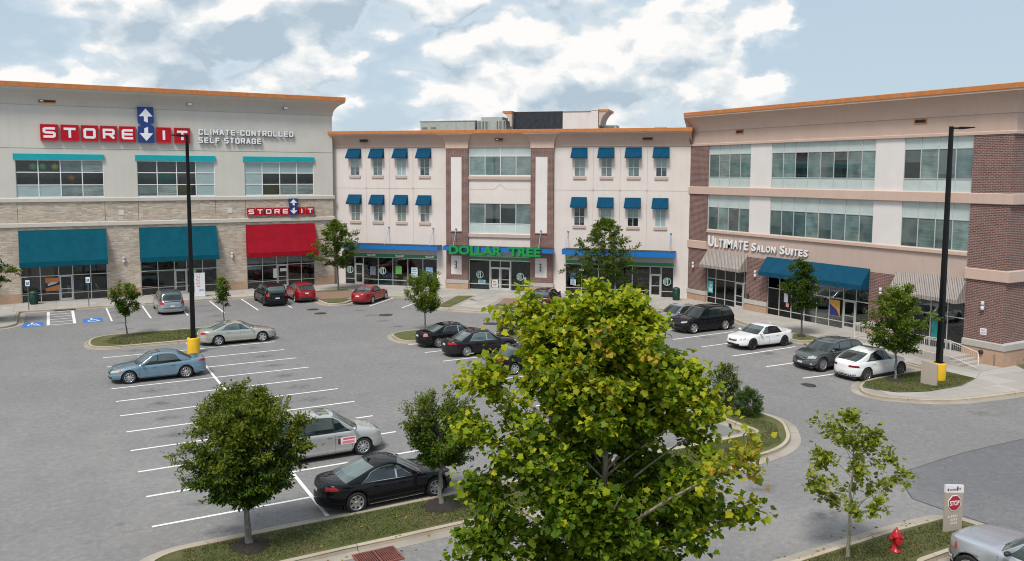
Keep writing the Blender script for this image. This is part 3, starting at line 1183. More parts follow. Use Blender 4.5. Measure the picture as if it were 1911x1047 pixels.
def store_sign(x0, x1, z0, z1, bx0, bx1, bz1, y, label):
    """row of red letter boxes S T O R E  I T with a taller blue double-arrow box between"""
    t = tag(empty('letter_box_sign', (x0, 80 + y, z0)), label, 'shop sign')
    s = (z1 - z0)
    W = x1 - x0
    # box spans measured along the big sign, as fractions of its length
    spans = [('S', 0.0, .112), ('T', .128, .242), ('O', .257, .367), ('R', .382, .492), ('E', .508, .618), ('I', .762, .862), ('T', .886, .998)]
    for ch, a, b in spans:
        a, b = a * W, b * W
        m_ = MB()
        m_.box(a, b, -0.22, 0.0, 0.0, s)
        bx = m_.build('letter_box', SIGN_RED, t)
        e_ = MB()
        rw = 0.035 * s
        e_.box(a - 0.01, b + 0.01, -0.232, -0.2205, -0.01, rw)
        e_.box(a - 0.01, b + 0.01, -0.232, -0.2205, s - rw, s + 0.01)
        e_.build('edge_trim', m_gloss((0.42, 0.05, 0.05), 0.4), bx)
        l_ = MB()
        m__ = (b - a) * 0.14
        if ch == 'I':
            stroke_letter(l_, 'I', a, s * 0.17, b - a, s * 0.66, s * 0.15, -0.24, -0.2215)
        else:
            stroke_letter(l_, ch, a + m__, s * 0.18, (b - a) - 2 * m__, s * 0.64, s * 0.145, -0.24, -0.2215)
        l_.build('letter', SIGN_WHITE, bx)
    a, b, h = bx0 - x0, bx1 - x0, bz1 - z0
    w_, yb = b - a, -0.30
    m_ = MB()
    m_.box(a, b, yb, 0.0, 0.0, h * 0.455)
    m_.box(a, b, yb, 0.0, h * 0.56, h)
    # the S-shaped waist between the two halves
    N = 12
    pts = []
    for i in range(N + 1):
        u = i / N
        z = h * (0.455 + 0.105 * u)
        off_ = 0.20 * w_ * (1 - 2 * u)
        pts.append((a + w_ * 0.5 + off_, z))
    vs = []
    for x, z in pts:
        vs += [(x - w_ * 0.3, yb, z), (x + w_ * 0.3, yb, z), (x + w_ * 0.3, 0, z), (x - w_ * 0.3, 0, z)]
    fs = []
    for i in range(N):
        for j in range(4):
            fs.append((i * 4 + j, i * 4 + (j + 1) % 4, i * 4 + 4 + (j + 1) % 4, i * 4 + 4 + j))
    m_.add(vs, fs)
    bb = m_.build('arrow_box', SIGN_BLUE, t)
    cx = (a + b) / 2
    y1, y0 = yb - 0.004, yb - 0.025
    for sgn, zt, zb, zs in ((1, h * 0.955, h * 0.735, h * 0.60), (-1, h * 0.045, h * 0.265, h * 0.40)):
        ar = MB()
        poly = [(cx, zt), (cx - w_ * 0.43, zb), (cx - w_ * 0.12, zb), (cx - w_ * 0.12, zs), (cx + w_ * 0.12, zs - sgn * 0.04 * h), (cx + w_ * 0.12, zb), (cx + w_ * 0.43, zb)]
        if sgn < 0:
            poly = poly[::-1]
        nn_ = len(poly)
        # head and shaft as separate convex faces
        def slab(pl):
            k_ = len(pl)
            ar.add([(x, y0, z) for x, z in pl] + [(x, y1, z) for x, z in pl],
                   [tuple(range(k_)), tuple(range(2 * k_ - 1, k_ - 1, -1))] + [(i, k_ + i, k_ + (i + 1) % k_, (i + 1) % k_) for i in range(k_)])
        slab([(cx, zt), (cx - w_ * 0.43, zb), (cx + w_ * 0.43, zb)])
        slab([(cx - w_ * 0.12, zb), (cx - w_ * 0.12, zs), (cx + w_ * 0.12, zs - sgn * 0.04 * h), (cx + w_ * 0.12, zb)])
        ar.build('arrow', SIGN_WHITE, bb)
    return t


store_sign(-0.41, 11.32, 13.66, 15.02, 7.04, 8.32, 16.75, -0.03, 'large sign of red letter boxes with blue double arrow under the grey cornice')
store_sign(16.12, 22.40, 7.08, 7.77, 20.02, 20.82, 8.63, -0.03, 'small sign of red letter boxes with blue arrow above the red awning')

tl = tag(empty('lettering_sign', (12.0, 79.9, 13.7)), 'two rows of silver metal letters beside the large red sign', 'lettering')
SILVER = m_plain((0.78, 0.79, 0.81), 0.4, 0, 0.03)
EDGE = m_plain((0.03, 0.03, 0.035), 0.6)


def row_letters(parent, s, x0, x1, z0, h, t, mat, depth=0.12, gap=0.26):
    units = [0.34 if ch in 'I' else (0.6 if ch == '-' else (0.45 if ch == ' ' else (1.2 if ch == 'M' else 1.0))) for ch in s]
    tot = sum(units) + gap * (len(s) - 1)
    u = (x1 - x0) / tot
    x = x0
    for ch, un in zip(s, units):
        wd = un * u
        if ch != ' ':
            m_ = MB()
            stroke_letter(m_, ch, x, z0, wd if ch not in 'I' else wd, h, t, -depth, -0.02)
            m_.build('letter', mat, parent)
            m_ = MB()
            stroke_letter(m_, ch, x + 0.035, z0 - 0.035, wd, h, t * 1.1, -depth + 0.03, 0.0)
            lo = m_.build('letter_return_or_shadow', EDGE, parent)  # black copy set low and right: letter sides plus a painted shadow
        x += wd + gap * u


row_letters(tl, 'CLIMATE-CONTROLLED', 0.02, 8.57, 0.76, 0.52, 0.115, SILVER)
row_letters(tl, 'SELF STORAGE', 0.0, 5.56, 0.02, 0.52, 0.115, SILVER)

# =========================================================== SHOP BUILDING (middle), turned 45 degrees
KC = 1.00766


def fs(s):
    return s * KC + 0.41


def fz(z):
    return 11.1 + (z - 11.1) * KC


CB = tag(empty('shop_building', (24.4, 80.9, 0), -PI / 4), 'pinkish three storey building with brick piers, small blue window awnings and green shop lettering', 'building')
LEN = fs(34.05) + 0.2
rows = [(fz(10.87), fz(13.0), fz(13.43), fz(12.47)), (fz(6.45), fz(8.60), fz(9.0), fz(8.05))]
wx = [(1.82, 2.76), (4.22, 5.17), (6.69, 7.62), (9.09, 10.02), (24.03, 24.98), (26.45, 27.40), (28.87, 29.82), (31.30, 32.23)]
holes = []
for z0, z1, _, _ in rows:
    holes += [(fs(a), fs(b), z0, z1) for a, b in wx]
SFL = (fs(1.09), fs(10.75), 0.10, fz(3.82))
SFR = (fs(23.29), fs(33.0), 0.10, fz(3.82))
BAY = (fs(14.0), fs(20.03))
holesA = [h for h in holes if h[0] < BAY[0]] + [SFL]
holesB = [h for h in holes if h[0] > BAY[1]] + [SFR]
p1, p2, p3, p4 = fs(11.79), fs(13.95), fs(20.01), fs(22.14)
w = MB()
wall(w, 0, p1, 0.0, fz(13.55), holesA, reveal=0.12)
wall(w, p4, LEN, 0.0, fz(13.55), holesB, reveal=0.12)
cbh = [(BAY[0], BAY[1], 0.10, fz(3.9)), (BAY[0], BAY[1], fz(5.48), fz(8.30)), (BAY[0], BAY[1], fz(10.91), fz(13.50))]
wall(w, p2 - 0.1, p3 + 0.1, 0.0, fz(13.55), cbh, y=0.0, reveal=0.15)
w.build('stucco_wall', STUCCO_PINK, CB)
# incised joints in the stucco
j = MB()
for z in (9.62,):
    j.box(0.02, p1, -0.008, 0.0, fz(z) - 0.025, fz(z) + 0.025)
    j.box(p4, LEN, -0.008, 0.0, fz(z) - 0.025, fz(z) + 0.025)
for x in (3.47, 5.91, 8.35, 25.74, 28.14, 30.54):
    j.box(fs(x) - 0.02, fs(x) + 0.02, -0.007, 0.0, fz(4.5), fz(9.5))
    j.box(fs(x) - 0.02, fs(x) + 0.02, -0.007, 0.0, fz(9.75), fz(13.4))
    d_ = 0.16
    xx, zz = fs(x), fz(9.62)
    j.add([(xx - d_, -0.012, zz), (xx, -0.012, zz - d_), (xx + d_, -0.012, zz), (xx, -0.012, zz + d_)], [(0, 1, 2, 3)])
cx_, cz_ = fs(17.03), fz(9.6)
for (ax, az), (bx, bz) in (((-0.66, 0), (0, 0.5)), ((0, 0.5), (0.66, 0))):
    j.tube([(cx_ + ax, -0.004, cz_ + az), (cx_ + bx, -0.004, cz_ + bz)], 0.022, 4)
j.box(fs(14.1), cx_ - 0.68, -0.008, 0.0, cz_ - 0.02, cz_ + 0.02)
j.box(cx_ + 0.68, fs(19.95), -0.008, 0.0, cz_ - 0.02, cz_ + 0.02)
j.box(cx_ - 0.015, cx_ + 0.015, -0.008, 0.0, cz_ + 0.52, fz(10.5))
j.build('wall_joint', m_stucco((0.50, 0.43, 0.41)), CB)
# cornice
CPATH = [(-0.55, 0), (LEN + 0.12, 0)]
c = MB()
cprof = [(0.0, fz(13.50)), (0.06, fz(13.50)), (0.06, fz(13.58))] + [(o_ + 0.06, z) for o_, z in cove(0.84, fz(13.58), fz(14.68))][1:] + [(0.90, fz(14.78))]
sweep(c, CPATH, cprof, True)
c.build('cornice', STUCCO_TAN, CB)
for xa, xb in ((-0.62, fs(13.9)), (fs(13.9) + 0.02, fs(21.95)), (fs(21.95) + 0.02, LEN + 0.16)):
    c = MB()
    sweep(c, [(xa, 0), (xb, 0)], [(0.82, fz(14.765)), (0.955, fz(14.765)), (0.965, fz(15.05)), (0.9, fz(15.07)), (-0.5, fz(15.09))])
    c.build('coping', ORANGE, CB)
rf = MB()
rf.box(-8, LEN + 8, 0.5, 16, fz(13.3), fz(13.8))
rf.build('roof', m_plain((0.25, 0.25, 0.25)), CB)
# brick piers with inset panels
for a, b, pa, pb in ((p1, p2, fs(12.27), fs(13.34)), (p3, p4, fs(20.46), fs(21.58))):
    w = MB()
    hs = [(pa, pb, fz(5.68), fz(12.63)), (pa, pb, fz(1.57), fz(3.36))]
    yb = -0.28
    wall(w, a, b, fz(1.08), fz(13.45), hs, y=yb, reveal=0.06)
    for x, sg in ((a, -1), (b, 1)):
        q = [(x, 0.1, fz(1.08)), (x, yb, fz(1.08)), (x, yb, fz(13.45)), (x, 0.1, fz(13.45))]
        w.quad(*(q if sg < 0 else q[::-1]))
    w.build('brick_pier', BRICK_RED, CB)
    m_ = MB()
    for h in hs:
        m_.box(h[0], h[1], yb + 0.03, yb + 0.10, h[2], h[3])
    m_.build('pier_panel', STUCCO_WHITE, CB)
    m_ = MB()
    m_.box(pa - 0.04, pb + 0.04, yb - 0.09, yb + 0.01, fz(5.60), fz(5.70))
    m_.build('panel_sill', ORANGE if a > p2 else m_plain((0.40, 0.18, 0.10)), CB)
    m_ = MB()
    m_.box(a - 0.05, b + 0.05, yb - 0.05, 0.05, -0.3, fz(0.74))
    m_.build('pier_base', BLOCK_BASE, CB)
    m_ = MB()
    m_.box(a - 0.09, b + 0.09, yb - 0.09, 0.05, fz(0.74) + 0.002, fz(1.08) - 0.002)
    m_.build('pier_cap', CAP, CB)
    # flared capital
    m_ = MB()
    n = 10
    am = math.radians(58)
    rings = [[(a - 0.03, 0.2, fz(13.40)), (a - 0.03, yb - 0.04, fz(13.40)), (b + 0.03, yb - 0.04, fz(13.40)), (b + 0.03, 0.2, fz(13.40))],
             [(a - 0.03, 0.2, fz(13.62)), (a - 0.03, yb - 0.04, fz(13.62)), (b + 0.03, yb - 0.04, fz(13.62)), (b + 0.03, 0.2, fz(13.62))]]
    for i in range(1, n + 1):
        g_ = (1 - math.cos(am * i / n)) / (1 - math.cos(am))
        z = fz(13.62) + (fz(14.68) - fz(13.62)) * math.sin(am * i / n) / math.sin(am)
        fl, fo_ = 0.62 * g_, -(0.32 + 0.605 * g_)
        rings.append([(a - fl - 0.03, 0.2, z), (a - fl - 0.03, fo_, z), (b + fl + 0.03, fo_, z), (b + fl + 0.03, 0.2, z)])
    rings.append([(rings[-1][q][0], rings[-1][q][1], fz(14.762)) for q in range(4)])
    m_.ring(rings, True, False)
    m_.build('pier_capital', STUCCO_TAN, CB)
    j_ = (pa + pb) / 2
    m_ = MB()      # dark bracket on the lower panel
    m_.box(j_ - 0.03, j_ + 0.03, yb - 0.02, yb + 0.03, fz(2.15), fz(2.85))
    for z in (2.17, 2.47, 2.77):
        m_.box(j_ - 0.16, j_ - 0.031, yb - 0.015, yb + 0.029, fz(z), fz(z) + 0.05)
    m_.build('wall_bracket', DARK, CB)
# central bay: two bands of windows
mx = [BAY[0], fs(15.55), fs(17.03), fs(18.54), BAY[1]]
gm = {(0, 1): G_TEAL2, (1, 1): G_TEAL2, (2, 1): G_TEAL2, (3, 1): G_TEAL}
window(CB, mx, [fz(10.91), fz(12.68), fz(13.50)], 0.08, lambda i, j: SPANDREL if j == 1 else (G_TEAL2 if i < 3 else G_TEAL), 'window_band', 0.05, WHITE)
window(CB, mx, [fz(5.48), fz(6.44), fz(8.30)], 0.08, lambda i, j: SPANDREL if j == 0 else (G_TEAL if i in (0, 3) else G_DARK), 'window_band', 0.05, WHITE)
for z0, z1 in ((10.53, 10.81), (5.17, 5.47)):
    m_ = MB()
    m_.box(p2 + 0.01, p3 - 0.01, -0.16, 0.02, fz(z0), fz(z1))
    m_.build('sill_band', STUCCO_TANLIGHT, CB)
# small windows with awnings
BLUE = m_fabric((0.003, 0.056, 0.118))
pat = {0: ['h', 'g', 'p', 'd', 'g', 'g', 't', 'h'], 1: ['g', 'g', 'g', 'g', 'd', 'p', 'h', 'p']}
for r, (z0, z1, zt, zb) in enumerate(rows):
    for k, (a, b) in enumerate(wx):
        a, b = fs(a), fs(b)
        kd = pat[r][k]
        def pm(i, j, kd=kd):
            if kd == 'h':
                return G_DARK if j == 0 else G_PALE
            if kd == 'p':
                return G_PALE
            return {'g': G_BLIND, 't': G_TEAL2, 'd': G_DARK}[kd]
        window(CB, [a, (a + b) / 2, b], [z0, z0 + (z1 - z0) * 0.37, z0 + (z1 - z0) * 0.74, z1], 0.05, pm, 'sash_window', 0.035, WHITE, 0.07)
        m_ = MB()
        m_.box(a - 0.13, b + 0.13, -0.10, 0.02, z0 - 0.26, z0 - 0.06)
        m_.box(a - 0.08, b + 0.08, -0.05, 0.02, z0 - 0.06, z0 - 0.005)
        m_.build('window_sill', STUCCO_TANLIGHT, CB)
        awning(CB, a - 0.25, b + 0.20, zt, zb, 0.62, 0.12, BLUE, 'window_awning', 2, 0.03)
# canopies with rods
CAN = m_plain((0.004, 0.145, 0.46), 0.4)
for xa, xb, zc0, zc1, rods in ((0.90, 11.30, 3.86, 4.24, (1.25, 5.82, 10.41)), (11.85, 22.30, 3.92, 4.30, (12.8, 21.0)), (23.20, 33.20, 3.88, 4.33, (23.5, 28.1, 32.7))):
    xa, xb = fs(xa), fs(xb)
    m_ = MB()
    m_.box(xa, xb, -1.32, -0.30 if zc0 == 3.92 else -0.002, fz(zc0), fz(zc1))
    o_ = m_.build('canopy', CAN, CB)
    m_ = MB()
    m_.box(xa + 0.03, xb - 0.03, -1.28, -0.30 if zc0 == 3.92 else -0.01, fz(zc1) + 0.002, fz(zc1) + 0.045)
    m_.build('canopy_roof', DARK, o_)
    m_ = MB()
    for x in rods:
        x = fs(x)
        m_.tube([(x, -0.30 if zc0 == 3.92 else -0.02, fz(5.85)), (x, -1.1, fz(zc1) + 0.04)], 0.03, 6)
        m_.lathe([(0.0, -0.02), (0.1, -0.02), (0.1, 0.02), (0.0, 0.02)], 10, (x, -0.30 if zc0 == 3.92 else -0.02, fz(5.87)), 'y')
    m_.build('tie_rod', m_plain((0.22, 0.30, 0.42), 0.4, 0.5), o_)
# storefronts
GREEN_BAND = m_plain((0.03, 0.24, 0.10), 0.5)
HEAD = m_plain((0.42, 0.41, 0.38), 0.6)


def storefront(x0, x1, xs, zt, doors):
    xs = [fs(x) for x in xs]
    for ca, cb in zip([0] + [d + 1 for d in doors], doors + [len(xs) - 1]):
        if cb > ca:
            window(CB, xs[ca:cb + 1], [0.11, 0.66, fz(2.92)], 0.06, CLEAR, 'storefront_window', 0.055, ALU)
    for d in doors:
        window(CB, [xs[d] + 0.035, xs[d + 1] - 0.035], [fz(2.24), fz(2.915)], 0.06, CLEAR, 'transom_window', 0.055, ALU)
        door(CB, xs[d] + 0.03, xs[d + 1] - 0.03, 0.12, fz(2.2), 0.05, CLEAR)
    m_ = MB()
    m_.box(xs[0], xs[-1], 0.0, 0.10, fz(3.27), fz(3.9))
    m_.build('header_panel', HEAD, CB)
    m_ = MB()
    m_.box(xs[0], xs[-1], 0.03, 0.09, fz(2.93), fz(3.262))
    m_.build('header_band', GREEN_BAND, CB)
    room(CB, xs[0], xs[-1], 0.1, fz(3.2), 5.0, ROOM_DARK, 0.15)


storefront(*SFL[:2], [1.09, 2.13, 3.06, 4.62, 6.17, 7.74, 9.30, 10.75], 0, [1])
storefront(*SFR[:2], [23.29, 24.79, 26.32, 27.85, 29.37, 30.94, 31.94, 33.0], 0, [5])
# entrance under the shop name
ex = [BAY[0], fs(16.02), fs(18.08), BAY[1]]
window(CB, ex, [0.11, 0.66, fz(3.0)], 0.06, CLEAR, 'entrance_window', 0.07, ALU, skip=[(1, 0), (1, 1)])
window(CB, [ex[1] + 0.06, (ex[1] + ex[2]) / 2, ex[2] - 0.06], [fz(2.32), fz(3.0) - 0.04], 0.058, CLEAR, 'transom_window', 0.06, ALU)
door(CB, ex[1] + 0.05, ex[2] - 0.05, 0.12, fz(2.29), 0.04, CLEAR, 2, m_plain((0.55, 0.60, 0.58), 0.35, 0.3))
m_ = MB()
m_.box(ex[0], ex[-1], 0.0, 0.12, fz(3.30), fz(3.9))
m_.build('header_panel', HEAD, CB)
m_ = MB()
m_.box(ex[0], ex[-1], 0.02, 0.09, fz(3.04), fz(3.295))
m_.build('header_band', GREEN_BAND, CB)
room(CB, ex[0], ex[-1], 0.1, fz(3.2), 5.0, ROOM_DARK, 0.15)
for s0 in (3.9, 6.9, 10.0):
    m_ = MB()
    a_, b_ = fs(s0) - 0.5, fs(s0) + 0.5
    m_.add([(a_ + 0.14, 0.022, fz(3.02)), (b_ - 0.14, 0.022, fz(3.02)), (b_, 0.022, fz(3.2)), (a_, 0.022, fz(3.2))], [(0, 1, 2, 3)])
    o_ = m_.build('header_decal', WHITE, CB)
    m_ = MB()
    m_.box(fs(s0) - 0.28, fs(s0) + 0.25, 0.017, 0.021, fz(3.08), fz(3.15))
    m_.build('print', GREEN_BAND, o_)
# round window decals: a ring with a figure one and a tree shape inside
DECAL = m_plain((0.45, 0.62, 0.55), 0.5)
for x, z in ((15.05, 1.62), (19.0, 1.55), (1.6, 1.62), (5.1, 1.62), (32.45, 1.62)):
    x, z = fs(x), fz(z)
    m_ = MB()
    N = 28
    vs = []
    for i in range(N):
        a_ = 2 * PI * i / N
        vs += [(x + 0.36 * math.cos(a_), 0.022, z + 0.36 * math.sin(a_)), (x + 0.30 * math.cos(a_), 0.022, z + 0.30 * math.sin(a_))]
    m_.add(vs, [(2 * i, 2 * i + 1, (2 * i + 3) % (2 * N), (2 * i + 2) % (2 * N)) for i in range(N)])
    m_.add([(x + 0.02, 0.022, z - 0.27), (x + 0.10, 0.022, z - 0.27), (x + 0.10, 0.022, z + 0.28), (x + 0.03, 0.022, z + 0.28), (x - 0.06, 0.022, z + 0.17), (x + 0.02, 0.022, z + 0.16)], [(0, 1, 2, 3, 4, 5)])
    for k in range(7):
        a_ = PI * (0.55 + 0.13 * k)
        m_.add([(x - 0.05, 0.022, z - 0.02), (x + 0.27 * math.cos(a_), 0.022, z + 0.27 * math.sin(a_)), (x + 0.27 * math.cos(a_ + 0.22), 0.022, z + 0.27 * math.sin(a_ + 0.22))], [(0, 1, 2)])
    m_.build('round_decal', DECAL, CB)
# posters, shelves and goods behind the glass
for x0, x1, z0, z1, cc in ((6.45, 7.1, 1.35, 2.15, (0.10, 0.38, 0.08)), (8.1, 8.75, 1.05, 2.05, (0.55, 0.70, 0.75)), (9.6, 10.3, 1.1, 2.1, (0.30, 0.50, 0.75)),
                           (3.75, 4.35, 1.15, 2.0, (0.12, 0.16, 0.22)), (23.75, 24.25, 1.55, 2.1, (0.05, 0.22, 0.55)), (23.75, 24.25, 1.0, 1.5, (0.5, 0.52, 0.55)),
                           (16.25, 16.85, 0.45, 1.15, (0.66, 0.66, 0.64)), (14.9, 15.6, 0.75, 1.12, (0.35, 0.55, 0.45)), (19.35, 19.55, 1.2, 1.5, (0.5, 0.6, 0.6))):
    pz = poster(CB, fs(x0), fs(x1), fz(z0), fz(z1), 0.025, m_plain(cc, 0.5, 0, 0.2))
    if cc[0] > 0.25:
        q = MB()
        for i in range(4):
            zz = fz(z0) + (z1 - z0) * (0.16 + 0.2 * i)
            q.box(fs(x0) + 0.08, fs(x1) - 0.08 - 0.1 * (i % 2), 0.018, 0.0205, zz, zz + 0.06)
        q.build('print', m_plain((0.35, 0.10, 0.12) if cc[0] > 0.6 else (0.12, 0.25, 0.45)), pz)
for x0, x1, z1, yy, cc in ((4.3, 6.3, 1.1, 0.8, (0.03, 0.18, 0.38)), (2.2, 2.9, 1.9, 1.4, (0.42, 0.20, 0.08)), (3.2, 4.4, 1.9, 1.7, (0.30, 0.16, 0.07)), (6.0, 6.4, 2.8, 0.7, (0.38, 0.36, 0.24)),
                           (6.9, 7.6, 0.9, 0.7, (0.5, 0.5, 0.5)), (8.0, 10.4, 1.0, 1.5, (0.3, 0.28, 0.25)), (14.2, 15.9, 0.55, 0.8, (0.03, 0.14, 0.26)), (18.9, 19.9, 1.1, 0.8, (0.05, 0.30, 0.14)),
                           (24.8, 29.0, 1.3, 1.0, (0.10, 0.14, 0.28)), (29.6, 30.8, 1.5, 1.6, (0.25, 0.16, 0.10))):
    m_ = MB()
    a_, b_ = fs(x0), fs(x1)
    k = 0.12
    while k < z1:
        m_.box(a_, b_, yy, yy + 0.4, k, k + 0.03)
        xx = a_ + 0.03
        while xx < b_ - 0.12:
            ww = rnd.uniform(0.08, 0.2)
            m_.box(xx, min(xx + ww, b_ - 0.02), yy + 0.03, yy + 0.3, k + 0.031, k + rnd.uniform(0.15, 0.27))
            xx += ww + 0.02
        k += 0.32
    m_.build('stocked_shelf', m_plain(cc, 0.6, 0, 0.45), CB)
wall_vent(CB, fs(3.0), fs(3.85), fz(14.02), fz(14.30), -0.34, m_plain((0.10, 0.06, 0.05)), DARK)
wall_vent(CB, fs(16.6), fs(17.4), fz(14.05), fz(14.33), -0.36, m_plain((0.25, 0.12, 0.05)), DARK, 1)
wall_vent(CB, fs(30.1), fs(31.0), fz(14.02), fz(14.30), -0.34, m_plain((0.25, 0.12, 0.05)), DARK)

# green shop name
dsg = tag(empty('shop_name_sign', (24.4, 80.9, 0), -PI / 4), 'green block letters of the shop name standing on the blue canopy', 'shop sign')
GREEN = m_gloss((0.004, 0.25, 0.055), 0.4)
GREEN_D = m_plain((0.004, 0.035, 0.014), 0.6)
for s_, a, b in (('DOLLAR', 12.52, 17.68), ('TREE', 18.28, 21.30)):
    for L_ in flat_text(s_, 'letter', GREEN, dsg, fs(a), fs(b), fz(3.60), fz(4.44), -1.50, 0.10, 0.045, 0.0, True):
        pass
    flat_text(s_, 'letter_return_or_shadow', GREEN_D, dsg, fs(a) + 0.03, fs(b) + 0.03, fz(3.56), fz(4.42), -1.40, 0.10, 0.055, 0.0)

# =========================================================== SALON BUILDING (right), facade on X = 49.2
RB = tag(empty('salon_building', (49.2, 56.6, 0), -PI / 2), 'tan and dark brick three storey building with ribbon windows, striped and blue awnings', 'building')


def ry(y):
    return 56.6 - y


RL = ry(28.33)
rbays = [(ry(53.95), ry(49.17), [1.19] * 3), (ry(46.97), ry(37.65), None), (ry(35.48), ry(30.73), None)]
mull = [[53.95, 52.75, 51.55, 50.32, 49.17], [46.97, 45.80, 44.62, 43.46, 42.28, 41.10, 39.94, 38.75, 37.65], [35.48, 34.29, 33.08, 31.91, 30.73]]
rpath = [(0.5, 0), (RL, 0), (RL, 22)]
fpath = [(0.0, 0), (RL, 0), (RL, 22)]
uh = [(b[0], b[1], 10.06, 13.55) for b in rbays]
lh = [(b[0], b[1], 6.42, 9.36) for b in rbays]
w = MB()
wall(w, 2.63, RL - 2.43, 10.0, 13.6, uh, reveal=0.14)
wall(w, 2.63, RL - 2.43, 6.35, 9.40, lh, reveal=0.14)
w.build('stucco_wall', STUCCO_WHITE, RB)
sf = [(ry(53.9), ry(49.3)), (ry(47.0), ry(37.7)), (ry(35.5), ry(30.8))]
w = MB()
wall(w, 2.6, RL - 2.43, 4.45, 6.35, [])
w.build('sign_fascia', STUCCO_TANLIGHT, RB)
PB = -0.09
w = MB()
w.box(0, 2.63, PB, 6, 1.02, 13.6)
w.build('brick_corner', BRICK_RED, RB)
w = MB()
w.box(RL - 2.43, RL, PB, 0.3, 1.02, 13.6)
w.box(RL - 0.4, RL, 0.3, 22, 1.02, 13.6)
w.build('brick_corner', BRICK_RED, RB)
for x0, x1 in ((sf[0][1], sf[1][0]), (sf[1][1], sf[2][0])):
    w = MB()
    wall(w, x0, x1, 1.02, 4.45, [], y=-0.03)
    for x, sg in ((x0, -1), (x1, 1)):
        q = [(x, 0.3, 1.02), (x, -0.03, 1.02), (x, -0.03, 4.45), (x, 0.3, 4.45)]
        w.quad(*(q if sg < 0 else q[::-1]))
    w.build('brick_pier', BRICK_RED, RB)
for x0, x1, o_ in ((0.0, 2.66, 0.14), (sf[0][1] - 0.02, sf[1][0] + 0.02, 0.10), (sf[1][1] - 0.02, sf[2][0] + 0.02, 0.10)):
    m_ = MB()
    m_.box(x0, x1, -o_, 0.28, -0.6, 0.70)
    m_.build('base_course', BLOCK_BASE, RB)
    m_ = MB()
    m_.box(x0 - 0.03, x1 + 0.03, -o_ - 0.04, 0.28, 0.702, 1.04)
    m_.build('base_cap', CAP, RB)
bp = [(RL - 2.46, 0.0), (RL, 0), (RL, 22)]
m_ = MB()
sweep(m_, bp, [(0.14, -1.0), (0.14, 0.70), (0, 0.70)])
m_.build('base_course', BLOCK_BASE, RB)
m_ = MB()
sweep(m_, bp, [(0.1, 0.702), (0.19, 0.702), (0.19, 1.06), (0.0, 1.14)])
m_.build('base_cap', CAP, RB)
band('stone_band', [(-0.0, 0), (RL, 0), (RL, 22)], 0.20, 9.38, 10.03, STUCCO_TAN, RB)
band('stone_band', [(-0.0, 0), (2.68, 0)], 0.20, 4.68, 5.36, STUCCO_TAN, RB)
band('stone_band', [(RL - 2.5, 0), (RL, 0), (RL, 22)], 0.20, 4.78, 5.46, STUCCO_TAN, RB)
band('sill_band', [(2.66, 0), (RL - 2.46, 0)], 0.14, 6.14, 6.40, STUCCO_TAN, RB)
c = MB()
sweep(c, rpath, [(0.08, 13.52), (0.15, 13.52), (0.15, 13.68), (0.10, 13.72), (0.10, 14.72), (0.17, 14.74), (0.17, 14.84)] + [(o_ + 0.17, z) for o_, z in cove(0.88, 14.84, 15.92)][1:] + [(1.05, 16.06)], False)
c.build('cornice', STUCCO_TAN, RB)
c = MB()
sweep(c, rpath, [(0.95, 16.05), (1.10, 16.05), (1.11, 16.33), (1.04, 16.36), (0, 16.39)])
c.build('coping', ORANGE, RB)
rf = MB()
rf.box(0.01, RL - 0.01, 0.4, 16, 15.0, 15.4)
rf.build('roof', DARK, RB)
tones = [[G_TEAL, G_BLIND, G_BLIND, G_TEAL], [G_TEAL, G_TEAL2, G_DARK, G_TEAL, G_BLIND, G_DARK, G_TEAL, G_TEAL2], [G_DARK, G_TEAL2, G_TEAL, G_TEAL]]
tonesl = [[G_TEAL, G_TEAL2, G_TEAL, G_TEAL], [G_TEAL] * 3 + [G_TEAL2, G_TEAL, G_TEAL, G_TEAL2, G_TEAL], [G_TEAL, G_TEAL2, G_TEAL, G_TEAL2]]
for k, ml in enumerate(mull):
    xs = [ry(q) for q in ml]
    window(RB, xs, [10.06, 10.86, 12.76, 13.54], 0.07, lambda i, j, k=k: SPANDREL if j != 1 else tones[k][i], 'ribbon_window', 0.05, ALU)
    window(RB, xs, [6.43, 8.33, 9.35], 0.07, lambda i, j, k=k: SPANDREL if j == 1 else tonesl[k][i], 'ribbon_window', 0.05, ALU)
sx = [[53.9, 52.85, 51.75, 50.58, 49.57, 49.3], [47.0, 45.8, 44.6, 43.33, 42.2, 41.05, 39.84, 38.77, 37.7], [35.5, 34.3, 33.1, 31.95, 30.8]]
dr_ = [[3], [6], []]
for k, ml in enumerate(sx):
    xs = [ry(q) for q in ml]
    w = MB()
    w.box(xs[0], xs[-1], 0.10, 0.2, 3.36, 4.46)
    w.build('header_panel', ALU_DARK, RB)
    window(RB, xs, [0.11, 0.62, 2.24, 3.35], 0.10, CLEAR, 'storefront_window', 0.055, ALU, skip=[(d, 0) for d in dr_[k]] + [(d, 1) for d in dr_[k]])
    for d in dr_[k]:
        door(RB, xs[d] + 0.03, xs[d + 1] - 0.03, 0.12, 2.21, 0.08, CLEAR)
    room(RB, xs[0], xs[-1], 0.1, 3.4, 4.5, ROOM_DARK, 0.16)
STRIPE = m_fabric((0.36, 0.325, 0.30), (0.22, 0.195, 0.185))
RBLUE = m_fabric((0.006, 0.062, 0.118))
awning(RB, 2.70, 7.42, 4.60, 3.22, 0.90, 0.24, STRIPE, ribs=4)
awning(RB, 9.48, 18.92, 4.66, 3.22, 0.90, 0.34, RBLUE, ribs=8)
awning(RB, 21.00, 25.82, 4.74, 3.24, 0.90, 0.24, STRIPE, ribs=4)
for y_, z_ in ((55.45, 3.2), (48.18, 3.2), (36.7, 3.22), (29.58, 3.26)):
    wall_lamp(RB, ry(y_), z_, -0.1 if y_ in (55.45, 29.58) else -0.03)
